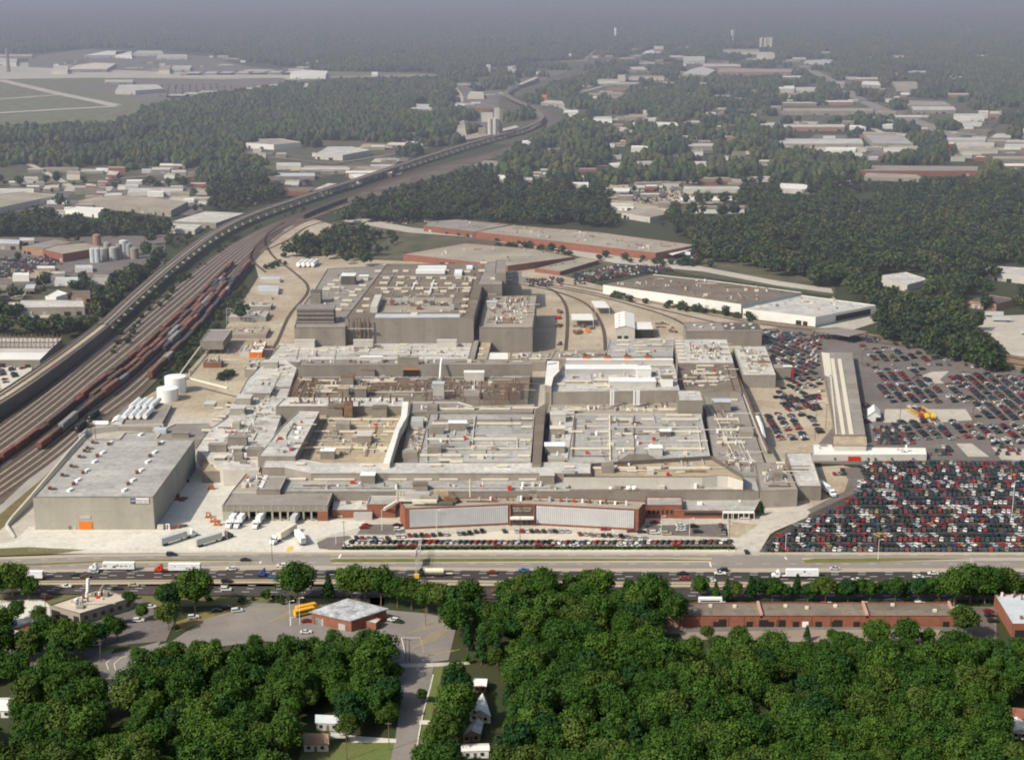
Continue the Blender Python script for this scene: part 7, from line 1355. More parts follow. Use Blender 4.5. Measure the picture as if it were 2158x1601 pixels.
for px_, py_, k, c, a_, wh_ in MISC: car(px_, py_, k, c, a_, '%s %s %s' % (c, {'sedan': 'saloon car', 'van': 'minivan', 'suv': 'estate car', 'pickup': 'pickup truck'}[k], wh_), 'parked cars around the buildings', name='parked_car', z=.16 if py_ > 1250 else ZH)
r = random.Random(21)
def pick(w_): return r.choices(list(w_), list(w_.values()))[0]
MIX = {'dark green': 22, 'black': 36, 'brown': 8, 'dark red': 15, 'red': 9, 'white': 13, 'navy blue': 11, 'grey': 5, 'beige': 5, 'brown': 7, 'teal': 4, 'silver': 5, 'gold': 2}
MIXO = {'dark green': 14, 'black': 30, 'dark red': 10, 'red': 5, 'white': 9, 'navy blue': 9, 'grey': 10, 'beige': 6, 'brown': 8, 'silver': 5}
KX = {'sedan': 8, 'suv': 1, 'van': 1, 'pickup': 1}
rowx = [(751,1136),(764,1137),(777,1137),(790,1137),(801,1138),(816,1137),(838,1133),(849,1133),(863,1131),(876,1131),(889,1131),(900,1131),(913,1130),(927,1129),(939,1129),(967,1127),(978,1127),(990,1126),(1003,1123),(1016,1122),(1063,1122),(1088,1122),(1100,1122),(1110,1121),(1121,1122),(1133,1122),(1146,1122),(1160,1122),(1170,1122),(1182,1122),(1195,1122),(1222,1128),(1234,1128),(1247,1130),(1260,1130),(1272,1131),(1285,1131),(1298,1132),(1310,1133),(1322,1134),(1335,1136),(1348,1137),(1360,1137)]
for px_, py_ in rowx: c = pick(MIXO); k = pick(KX); car(px_, py_ + .5, k, c, 1.75 + r.uniform(-.06, .06), '%s %s in the back row of the office car park' % (c, {'sedan': 'car', 'suv': 'estate', 'van': 'van', 'pickup': 'pickup'}[k]), 'back row of cars in front of the office', name='parked_car')
x = 745.
while x < 1545:
    c = pick(MIXO); k = pick(KX); car(x, 1145.5, k, c, .95 + r.uniform(-.06, .06), '%s %s in the long front row of the office car park' % (c, {'sedan': 'car', 'suv': 'estate', 'van': 'van', 'pickup': 'pickup'}[k]), 'long front row of cars at the office', name='parked_car', full=True); x += r.uniform(12, 13.2)
for x in (733,846,871,1049,1136,1168,1180,1211,1310,1340,1427): c = pick({'white': 3, 'red': 2, 'dark red': 1}); car(x, 1154, 'sedan', c, .05, '%s car parked along the hedge at the motorway edge' % c, 'cars along the hedge', name='parked_car')
print('cars so far', NCAR[0])
# packed new-car lot and the other lots
cands = []
LOT = [(1606,1164),(1622,1141),(1694,1102),(1779,1066),(1822,1012),(1812,992),(1816,978),(1960,974),(2300,980),(2300,1163)]
Y0 = P(1700, 1161)[1]; row = 0; Y = Y0
while Y < P(1700, 972)[1]:
    X = 100.
    while X < 300:
        a, b = proj(X, Y, 0)
        if inpoly(a, b, LOT) and r.random() < .965: cands.append((X + r.uniform(-.1, .1), Y + r.uniform(-.5, .5), (1.2 if row % 2 == 0 else 2.15) + r.uniform(-.05, .05), 1, row))
        X += 2.45
    row += 1; Y += 5.7 if row % 2 else 7.4
OTHER = [([(1832,898),(1900,895),(1928,938),(1852,938)],.95,0,0),([(1896,888),(1975,886),(2010,930),(1930,930)],.8,0,1),([(1985,888),(2055,890),(2075,930),(2018,930)],.6,0,1),([(1845,800),(1965,798),(1992,850),(1868,850)],.72,0,1),([(1840,776),(1905,778),(1930,800),(1848,800)],.5,0,1),([(1905,778),(1945,778),(1950,800),(1920,800)],.35,0,1),([(1992,792),(2015,795),(2045,850),(2000,850)],.75,0,1),
 ([(2012,786),(2170,796),(2250,845),(2240,892),(2062,884),(2040,835)],.85,0,1),([(1812,728),(1990,748),(2060,764),(1830,764)],.42,0,1),([(1815,766),(2060,768),(2070,776),(1815,774)],.55,0,0),([(2080,768),(2240,790),(2240,800),(2090,782)],.6,0,0),([(1612,706),(1728,720),(1724,790),(1650,795),(1618,740)],.8,.4,1),([(1650,795),(1735,800),(1733,828),(1635,842)],.55,.3,1),
 ([(1642,838),(1728,832),(1727,866),(1650,868)],.98,.5,0),([(1612,872),(1690,872),(1702,930),(1625,928)],.7,0,1),([(1700,880),(1728,880),(1742,918),(1708,918)],.6,0,1),([(1812,850),(1826,850),(1832,915),(1820,915)],.7,0,1),([(1612,697),(1850,716),(1860,726),(1612,706)],.8,-.15,0),([(1612,708),(1720,716),(1720,722),(1612,716)],.7,-.15,0),([(1950,940),(2000,938),(2012,965),(1958,966)],.6,0,0),([(2060,896),(2240,898),(2240,938),(2085,938)],.85,0,1),([(2090,935),(2150,935),(2158,965),(2100,960)],.4,0,0),([(1735,1000),(1775,985),(1790,1005),(1745,1010)],.5,0,0),
 ([(1205,580),(1290,561),(1400,562),(1430,572),(1350,578),(1275,590),(1210,604)],.9,.2,0),([(1108,592),(1186,584),(1190,604),(1115,606)],.75,.2,0),([(800,462),(900,458),(905,470),(820,476)],.5,0,0),([(0,545),(110,542),(130,560),(40,585),(-60,590)],.75,.3,0),([(-60,765),(60,765),(40,790),(0,820),(-60,850)],.55,.4,1),([(260,470),(330,476),(345,490),(280,490)],.6,.2,0),([(560,385),(650,378),(660,392),(560,398)],.6,.2,0),
 ([(480,425),(560,408),(600,410),(520,440)],.5,.3,0),([(560,630),(570,620),(575,640),(565,645)],.3,0,0),([(1300,395),(1440,392),(1440,430),(1400,430),(1340,430)],.4,.2,0),([(1430,528),(1500,530),(1490,545),(1440,545)],.5,.2,0),([(1840,650),(1880,652),(1870,660),(1840,660)],.7,.2,0),([(300,182),(480,178),(500,188),(330,205)],.3,.2,1),([(990,180),(1070,165),(1075,180),(990,195)],.6,.4,0),([(1120,205),(1210,225),(1220,240),(1150,225)],.3,.3,1),([(1800,178),(1900,186),(1930,230),(1860,235)],.28,.2,1),([(1930,240),(2100,262),(2110,290),(1990,270)],.3,.2,1),([(1215,140),(1300,150),(1270,165),(1210,160)],.4,.2,0)]
for poly, occ, an, col_ in OTHER:
    ys = [p[1] for p in poly]; xs = [p[0] for p in poly]; Ya = P(0, max(ys))[1]; Yb = P(0, min(ys))[1]; Xs = [P(*p)[0] for p in poly]; ca, sa = math.cos(an), math.sin(an)
    cx0, cy0 = sum(Xs) / len(Xs), (Ya + Yb) / 2; Rr = max(max(Xs) - min(Xs), Yb - Ya) * .75; far_ = 1 if min(ys) > 350 else 2.2
    if col_: du, dv = 7.0, 2.6    # cars in columns with aisles between
    else: du, dv = 2.8, 6.2
    du *= far_; dv *= far_; u = -Rr
    while u < Rr:
        v = -Rr
        while v < Rr:
            X, Y = cx0 + u * ca - v * sa, cy0 + u * sa + v * ca; a, b = proj(X, Y, 0)
            if inpoly(a, b, poly) and r.random() < occ: cands.append((X + r.uniform(-.3, .3), Y + r.uniform(-.3, .3), an + (0.35 if col_ else 1.35) + r.uniform(-.08, .08), 0, 0))
            v += dv
        u += du
cands.sort(key=lambda c: c[1]); budget = 300 - NCAR[0] - 1
big = MB(); cols = list(CC); lowc = {}
def addto(kind, c, X, Y, an):
    b, g_, w_, _, _ = CP[kind]; ca, sa = math.cos(an), math.sin(an)
    for q, mi in ((b, cols.index(c)), (g_, len(cols)), (w_, len(cols) + 1)) if Y < 1000 else ((b, cols.index(c)), (g_, len(cols))):
        i = len(big.v); big.v += [(X + x * ca - y * sa, Y + x * sa + y * ca, z + ZH) for x, y, z in q.v]; big.f += [tuple(i + k_ for k_ in f) for f in q.f]; big.mi += [mi] * len(q.f)
for i, (X, Y, an, near_, row) in enumerate(cands):
    c = pick(MIX); k = pick(KX)
    if i < budget and near_:
        o = link('parked_car', cmesh(k, c, 'all')); o.location = (X, Y, ZH); o.rotation_euler.z = an
        tag(o, '%s %s in row %s from the motorway of the packed new car lot' % (c, {'sedan': 'car', 'suv': 'estate car', 'van': 'van', 'pickup': 'pickup'}[k], ['one', 'two', 'three', 'four', 'five', 'six', 'seven', 'eight'][min(row, 7)]), 'car', 'cars packed in the new car lot')
    else: addto(k, c, X, Y, an)
big_o = big.build('parked_cars', [CM[c] for c in cols] + [M['glass'], TY]); tag(big_o, 'hundreds of parked cars of every colour filling the farther rows and lots', 'parked cars', kind='stuff')
print('cands', len(cands))
# hedge along the motorway edge of the office lot
def hedge(name, label, px, n, rr, hh, seed, kind=None, cat='hedge'):
    r2 = random.Random(seed); o = MB(); pts = [Vector(P(x, y)) for x, y in px]; tot = sum((b - a).length for a, b in zip(pts, pts[1:]))
    for k in range(n):
        s_ = r2.random() * tot
        for a, b in zip(pts, pts[1:]):
            L = (b - a).length
            if s_ <= L: break
            s_ -= L
        c = a + (b - a) * min(1, s_ / L) + Vector((r2.gauss(0, .3), r2.gauss(0, rr * .4), r2.random() ** .7 * hh)); d = Vector((r2.gauss(0, 1), r2.gauss(0, 1), r2.gauss(.6, 1))).normalized(); a_ = d.cross(Vector((r2.gauss(0, 1), r2.gauss(0, 1), r2.gauss(0, 1)))).normalized(); b_ = d.cross(a_); s = r2.uniform(.35, .8)
        o.poly([c - a_ * s, c - b_ * s * .8, c + a_ * s, c + b_ * s * .8])
    me = o.build(name, leafm(2)); return tag(me, label, cat, kind=kind)
hedge('hedge', 'long dark clipped hedge between the office car park and the frontage road', [(722,1158.5),(1548,1158)], 4200, 1.1, 1.5, 5)
# ---------------------------------------------------------------- trucks, trailers, buses
def trailer_mb(L=14.4):
    b = MB(); b.box(L / 2, 0, 1.15, L, 2.55, 2.85); u = MB()
    u.box(L / 2, 0, .95, L * .96, 1.0, .2); u.box(L - 2.2, 0, .6, 3, 2.2, .35); u.box(2.6, 0, .2, .2, 1.8, .9)
    w_ = MB()
    for x in (L - 3, L - 1.7):
        for s_ in (-1, 1): w_.tube([(x, s_ * .75, .5), (x, s_ * 1.24, .5)], .5, 10)
    return b, u, w_
def tractor_mb():
    b = MB(); b.extr([(-6.3,.6),(-3.2,.6),(-3.2,1.0),(-2.9,1.1),(-2.9,2.6),(-3.1,3.5),(-3.4,3.75),(-4.5,2.85),(-4.8,2.05),(-6.1,1.8),(-6.4,1.5)], -1.15, 1.15)
    b.box(-1.6, 0, .8, 3.0, 1.0, .35); b.box(-5.9, 0, .45, .8, 2.3, .4)
    g_ = MB(); g_.extr([(-4.86,2.08),(-4.58,2.78),(-4.52,2.78),(-4.8,2.05)], -1.02, 1.02); g_.box(-4.1, 0, 2.05, .7, 2.36, .6)
    w_ = MB()
    for x, ww in ((-5.5, .3), (-1.9, .5), (-.6, .5)):
        for s_ in (-1, 1): w_.tube([(x, s_ * (1.2 - ww), .5), (x, s_ * 1.2, .5)], .5, 10)
    st = MB(); [st.tube([(-2.8, s_ * 1.0, 1), (-2.8, s_ * 1.0, 3.9)], .09, 6) for s_ in (-1, 1)]
    return b, g_, w_, st
TWHITE = mat('trailer_white', (.74,.76,.78), var=.05, scale=.5, grime=.08); TSIL = mat('trailer_silver', (.50,.51,.50), var=.08, scale=.5, rough=.5); TRED = mat('truck_red', (.55,.04,.02), var=.08); TBLUE = mat('truck_blue', (.05,.07,.22), var=.1)
def truck(px, py, an, label, trm=TWHITE, cabm=TWHITE, cab=True, L=14.4, z=None, group=None, deco=None, name=None):
    X, Y, _ = P(px, py); t = thing(name or ('articulated_truck' if cab else 'trailer'), label, 'truck' if cab else 'trailer', (X, Y, ZH + .04 if z is None else z), group, an)
    b, u, w_ = trailer_mb(L); tr = b.build('trailer_box', trm, t, (0, 0, 0)); u.build('chassis', M['rdark'], t, (0, 0, 0)); w_.build('wheels', TY, t, (0, 0, 0))
    for s_ in (-1, 1): MB().box(L / 2, s_ * 1.29, 3.88, L, .04, .14).build('roof_rail', M['steel'], tr, (0, 0, 0))
    MB().box(L + .02, 0, 1.25, .05, 2.3, 2.6).build('rear_door', M['steel'], tr, (0, 0, 0))
    if cab:
        b, g_, w_, st = tractor_mb(); c = b.build('tractor', cabm, t, (0, 0, 0)); g_.build('window', M['glass'], c, (0, 0, 0)); w_.build('wheels', TY, c, (0, 0, 0)); st.build('exhaust_pipe', M['steel'], c, (0, 0, 0))
    if deco:
        for x, z_, w2, h2, m_ in deco: MB().box(x, 1.285, z_, w2, .03, h2).build('marking', M[m_], tr, (0, 0, 0)); MB().box(x, -1.285, z_, w2, .03, h2).build('marking', M[m_], tr, (0, 0, 0))
    return t
D1_ = [(1.2,2.8,1.6,.35,'red'),(1.2,2.2,1.5,.4,'red'),(5.4,1.8,1.5,1.0,'rust'),(6.8,2.5,1.2,.8,'orangebrick'),(8.6,2.2,1.4,.8,'rdusty'),(10.6,2.3,1.6,.7,'rtan'),(12.6,2.4,1.0,.5,'rdusty')]
truck(218,1204,0,'white truck and trailer with red lettering and brown pictures on its side', deco=D1_)
truck(356,1206.5,0,'truck with a bright red cab pulling a plain white trailer', cabm=TRED, deco=[(3.2,2.9,1.2,.4,'rtan'),(5.5,2.8,1.6,.2,'pale'),(8.5,2.6,4,.15,'pale')])
truck(24,1223,0,'white truck at the left edge half hidden behind a roadside tree', deco=[(7,2.6,1.1,.9,'rust'),(4.6,2.2,2,.2,'steel'),(9.8,2.2,2.4,.2,'steel')])
truck(1656,1219,0,'white truck with small grey lettering and a brown badge, right half of the motorway', deco=[(8,2.9,.9,.8,'rust'),(5.6,2.3,2.6,.3,'steel'),(10.4,2.4,1.8,.28,'steel')])
truck(392,1136,PI + .82,'dirty white truck parked beside the motorway fence, left one of two', TSIL, TWHITE); truck(466,1139,PI + .78,'dirty white trailer parked beside the motorway fence, right one of two', TSIL, M['rdark'], cab=True)
truck(588,1141,1.15,'cream truck driving out of the loading yard', M['cream'], TWHITE); truck(626,1133,-1.2,'white trailer parked slantwise beside the cream truck', TWHITE, M['rdark'], cab=False, L=13)
for x, y, lb, m_ in ((488,1107,'first white trailer from the left backed into the loading dock',TWHITE),(505,1107,'second white trailer from the left backed into the loading dock',TWHITE),(544,1108,'third white trailer from the left backed into the loading dock',TWHITE)): truck(x, y, 1.45, lb, m_, TWHITE, group='trailers at the loading dock', L=11)
truck(617,1108,1.45,'grey trailer without a cab backed into the loading dock', TSIL, None, cab=False, L=11)
truck(1746,1042,1.85,'white truck parked beside the long shed at the front right corner of the plant', TWHITE, TWHITE, L=11)
for i, (x, y, a_, lb) in enumerate(((1425,539,-.35,'white trailer left of another at the long brick warehouse'),(1452,534,-.35,'white trailer right of another at the long brick warehouse'),(1478,530,-.2,'farthest right white trailer at the long brick warehouse'),(1757,674,2.8,'white truck at the doors of the white-walled warehouse'),(2075,668,-.12,'pale trailer on the right edge yard, left'),(2090,678,-.12,'pale trailer on the right edge yard, middle'),(2150,706,-.1,'white trailer on the right edge yard, right'))): truck(x, y, a_, lb, TWHITE if i < 4 else TSIL, TWHITE, cab=False, group='trailers in the distance', L=14)
# flatbed and tanker on the motorway
X, Y, _ = P(545, 1216); t = thing('flatbed_truck', 'dark blue truck pulling a low brown flatbed partly behind a tree', 'truck', (X + 6, Y, ZH + .04)); b, g_, w_, st = tractor_mb(); c = b.build('tractor', TBLUE, t, (0, 0, 0)); g_.build('window', M['glass'], c, (0, 0, 0)); w_.build('wheels', TY, c, (0, 0, 0)); MB().box(6.5, 0, 1.1, 12.5, 2.5, .35).build('flatbed', M['rdusty'], t, (0, 0, 0)); MB().box(5.5, 0, 1.5, 8, 2, .7).build('load', M['rbrown'], t, (0, 0, 0)); trailer_mb()[2].build('wheels', TY, t, (0, 0, 0))
X, Y, _ = P(905, 1215); t = thing('tank_truck', 'beige and dark green tanker truck under the overhead sign gantry', 'truck', (X, Y, ZH + .04)); b, g_, w_, st = tractor_mb(); c = b.build('tractor', MATS['locomotive_dark'], t, (0, 0, 0)); g_.build('window', M['glass'], c, (0, 0, 0)); w_.build('wheels', TY, c, (0, 0, 0)); MB().tube([(-2,0,2.4),(-1.6,0,2.4),(6,0,2.4),(6.4,0,2.4)], 1.25, 14).build('tank', M['cream'], t, (0, 0, 0)); MB().box(2.5, 0, .9, 9, 2, .5).build('chassis', M['rdark'], t, (0, 0, 0)); MB().box(8.6, 0, 1.0, 3.4, .8, .4, .0).build('chute', M['cream'], t, (0, 0, 0)); o = MB(); [o.tube([(x_, s_ * .75, .5), (x_, s_ * 1.24, .5)], .5, 10) for x_ in (3.6, 5) for s_ in (-1, 1)]; o.build('wheels', TY, t, (0, 0, 0))
# school buses, motor home
def bus(px, py, an, label, m, name, cat, L=10.5, hgt=2.9, z=.16):
    X, Y, _ = P(px, py); t = thing(name, label, cat, (X, Y, z), None, an); b = MB(); b.extr([(-L/2,.6),(L/2-1.6,.6),(L/2-.1,.7),(L/2,1.4),(L/2-1.3,1.6),(L/2-1.5,hgt),(-L/2,hgt)], -1.2, 1.2); b.build('body', m, t, (0, 0, 0))
    g_ = MB(); g_.box(-.9, 0, 1.75, L - 3.2, 2.46, .65); g_.build('windows', M['glass'], t, (0, 0, 0)); w_ = MB(); [w_.tube([(x_, s_ * .8, .5), (x_, s_ * 1.24, .5)], .5, 10) for x_ in (-L * .28, L * .34) for s_ in (-1, 1)]; w_.build('wheels', TY, t, (0, 0, 0)); MB().box(-.8, 0, hgt, L - 3, 1.9, .12).build('roof_cap', M['wmetal'] if cat != 'bus' else m, t, (0, 0, 0))
YB = mat('school_bus_yellow', (.72,.36,.03), var=.06)
bus(645,1295,.55,'yellow school bus nearer the camera beside the bank',YB,'school_bus','bus'); bus(648,1287,.55,'yellow school bus behind another beside the bank',YB,'school_bus','bus')
bus(1500,1274,0,'long white motor home parked behind the brick shop row',TWHITE,'motor_home','motor home',11.5,3.2)
# car carriers on the upper lot
for i, (x, y) in enumerate(((1932,878),(1944,878),(1958,878))):
    X, Y, _ = P(x, y); t = thing('car_transporter', 'yellow car transporter, %s of three on the pale pad of the upper lot' % ['left one', 'middle one', 'right one'][i], 'truck', (X, Y, ZH), 'yellow car transporters', -1.35)
    o = MB()
    for z_ in (.9, 2.9): o.box(-4, -1.1, z_, 15, .25, .3); o.box(-4, 1.1, z_, 15, .25, .3); [o.box(-11 + k * 2.5, 0, z_, .25, 2.3, .15) for k in range(7)]
    for k in range(5): o.box(-11 + k * 3.6, 1.1, .9, .2, .2, 2.2); o.box(-11 + k * 3.6, -1.1, .9, .2, .2, 2.2)
    o.build('carrier_frame', CM['yellow'], t, (0, 0, 0)); b, g_, w_, st = tractor_mb(); q = MB(); q.extr([(4,.6),(6.6,.6),(6.6,1.6),(5.6,2.8),(4,2.9)], -1.15, 1.15); q.build('tractor', CM['yellow' if i else 'red'], t, (0, 0, 0))
    if i < 2:
        for k in range(3):
            m_ = link('carried_car', cmesh('sedan', ['white', 'navy blue', 'red'][k], 'all'), t, (-9 + k * 4.9, 0, 3.1))
# ---------------------------------------------------------------- signs, poles and fences
def pole(px, py, h, label, arm=0, m='wood', r_=.16, lamp=False):
    X, Y, _ = P(px, py); t = thing('light_pole' if lamp else 'utility_pole', label, 'street lamp' if lamp else 'utility pole', (X, Y, 0)); MB().tube([(X, Y, 0), (X, Y, h)], r_, 6, r2=r_ * .7).build('pole', M[m], t)
    if arm and not lamp: MB().box(X, Y, h - .8, arm, .16, .16).build('crossarm', M[m], t)
    if lamp: MB().tube([(X, Y, h), (X + arm, Y, h + .3)], .07, 5).build('lamp_arm', M[m], t); MB().box(X + arm, Y, h + .15, .9, .4, .2).build('lamp_head', M['wmetal'], t)
for x, y, h, lb, lp in ((1096,1148,22,'tall rusty pole standing in front of the office entrance',0),(574,1186,13,'brown pole beside the frontage road left of the loading yard',0),(708,1148,10,'thin pole at the left end of the office car park',1),(726,1160,15,'pole beside the hedge at the left end of the office lot',0),(805,1120,11,'thin white lamp post left of the office',1),(920,1116,10,'thin white lamp post before the left office wing',1),(1158,1106,8,'thin lamp post right of the entrance',1),(1268,1112,10,'thin white lamp post before the right office wing',1),
  (1393,1129,10,'lamp post in the small lot right of the office',1),(1453,1130,9,'lamp post at the white cars right of the office',1),(1536,1162,16,'wooden pole at the right end of the hedge',0),(1655,1163,9,'lamp post at the lower left corner of the packed lot',1),(2130,1112,24,'very tall pale lighting mast standing in the packed lot',1),(1541,1108,10,'lamp post near the portico',1),(1850,1180,10,'lamp post on the grass median before the packed lot',1),(1717,930,24,'tall wooden pole left of the low white building',0),(1895,908,20,'tall pole above the low white building',0),
  (2046,920,18,'pole on the right side of the upper lot',0),(2050,889,12,'pole at the corner of the pale pad',0),(1816,770,22,'tall pole beside the striped test building',0),(1740,905,16,'pole in the shadow left of the striped test building',0),(855,1392,10,'left one of a pair of wooden poles below the painted car park',0),(863,1394,10,'right one of a pair of wooden poles below the painted car park',0),(612,1318,11,'white lamp post on the bank street, left one',1),(632,1316,12,'white curved lamp post on the bank street',1),(213,1395,10,'pole at the bend of the lower left street',0),
  (731,1600,11,'wooden pole left of the street at the bottom',0),(820,1580,11,'wooden pole at the left kerb of the street',0),(897,1318,8,'thin brown pole among the painted bays',0),(96,1280,7,'pole on the pale yard at lower left',0),(193,928,13,'left dark mast beside the locomotives',0),(202,928,13,'right dark mast beside the locomotives',0),(1478,760,14,'pole behind the white blotchy roof',0),(520,640,12,'pole beside the gravel yard trailers',0),(1955,700,14,'pole in the rail cutting before the right woods',0),(1350,1110,12,'lamp post at the right corner of the office',1),(300,1160,8,'short lamp post at the front of the pale apron',1)):
    pole(x, y, h, lb, 2.2 if not lp else 1.6, 'wmetal' if lp else 'wood', .13 if lp else .18, bool(lp))
q = P(188, 1262); t = thing('tall_sign', 'tall white roadside sign seen edge-on behind the tan-roofed office', 'sign', q); MB().box(q[0], q[1], 0, .7, .5, 4).build('sign_post', M['wmetal'], t); 
for k in range(4): MB().box(q[0] - .4 + k * .15, q[1], 3.0 + k * 1.7, 1.1, 1.2, 1.5, -.3).build('sign_panel', M['wmetal'], t)
a = P(886, 1163.5); b = P(878, 1229); t = thing('sign_gantry', 'overhead sign gantry seen end-on across the far carriageway with a yellow lamp', 'sign gantry', a)
for q in (a, b): MB().tube([q, (q[0], q[1], 6.8)], .22, 8).build('gantry_post', M['steel'], t)
o = MB(); n_ = 14
for zz in (5.4, 6.6):
    for xo in (-.55, .55): o.tube([(a[0] + xo, a[1], zz), (b[0] + xo, b[1], zz)], .1, 5)
for k in range(n_ + 1): f = k / n_; X = a[0] + (b[0] - a[0]) * f; Y = a[1] + (b[1] - a[1]) * f; o.box(X, Y, 5.4, 1.2, .1, .1); o.box(X, Y, 6.55, 1.2, .1, .1); o.box(X - .55, Y, 5.4, .1, .1, 1.2); o.box(X + .55, Y, 5.4, .1, .1, 1.2)
o.build('truss', M['steel'], t); MB().box(a[0] - 1, a[1] + (b[1] - a[1]) * .45, 3.8, .3, 9, 3.4).build('sign_panel', M['steel'], t); q = P(878, 1213, 4); MB().box(q[0], q[1], 3.2, 2.2, 1.6, 1.6).build('warning_light', CM['yellow'], t)
q = P(2046, 1212); t = thing('road_sign', 'small grey roadside sign above the trees at the right of the motorway', 'sign', q); MB().tube([q, (q[0], q[1], 7)], .15, 6).build('sign_post', M['steel'], t); MB().box(q[0], q[1], 5, .4, 3.6, 3).build('sign_panel', M['steel'], t)
def fence(label, px, h=1.8, step=3, m='steel'):
    pts = [Vector(P(x, y)) for x, y in px]; o = MB()
    for a, b in zip(pts, pts[1:]):
        L = (b - a).length; d = (b - a).normalized(); n_ = int(L / step)
        for k in range(n_ + 1): c = a + d * k * step; o.box(c.x, c.y, 0, .09, .09, h)
        for z_ in (.5, 1.1, h): o.tube([a + Vector((0, 0, z_)), b + Vector((0, 0, z_))], .035, 4, cap=False)
    tag(o.build('wire_fence', M[m]), label, 'fence')
fence('wire fence between the pale front apron and the frontage road', [(60,1163),(300,1162),(540,1164)]); fence('low orange railing along the curve of the employee lot lane', [(1690,1062),(1735,1050),(1790,1035),(1795,1000),(1775,980)], 1.1, 2.5, 'orange'); fence('wire fence along the motorway edge of the packed lot', [(1600,1163.5),(2230,1163.5)])
M['orange'] = mat('dull_orange_paint', (.42,.15,.05), var=.2)
for i, (x, y, lb) in enumerate(((440,1092,'orange forklift group beside the left post of the loading dock'),(450,1101,'orange scaffold lift in front of the loading dock'),(458,1108,'long orange tow bar left of the docked trailers'),(445,1032,'orange machine before the tan block behind the yard'))):
    q = P(x, y); o = MB(); o.box(q[0], q[1], .4, 3.5, 1.8, .5); o.box(q[0] - 1, q[1], .9, .2, 1.6, 2); o.box(q[0] + .8, q[1], .9, 1.2, 1.4, 1.2); o.box(q[0], q[1], 2.9, 2.4, 1.6, .15); [o.tube([(q[0] + dx, q[1] - .95, .35), (q[0] + dx, q[1] + .95, .35)], .35, 8) for dx in (-1.2, 1.2)]
    tag(o.build('forklift', M['orange']), lb, 'forklift')
o = MB(); q0 = P(425, 1027); o.tube([q0, P(487, 1024)], .5, 5); tag(o.build('red_barrier', M['orange']), 'long orange-red barrier at the back of the concrete yard', 'barrier')
for i, (x, y, w_, d_, m_, lb) in enumerate(((378,1052,8,10,'brick','rusty red stack of racks in the shadow of the beige warehouse'),(371,1112,10,4,'rdark','dark skip beside the utility cabinets'),(366,1114,6,3,'red','red skip beside the utility cabinets'),(390,1018,4,3,'navy','blue crate in the shadow of the beige warehouse'))):
    q = P(x, y); o = MB(); [o.box(q[0] + rnd.uniform(-w_, w_) * .35, q[1] + rnd.uniform(-d_, d_) * .35, 0, w_ * .4, d_ * .3, rnd.uniform(.7, 1.8)) for _ in range(5)]; tag(o.build('rack_stack', M[m_]), lb, 'racks')
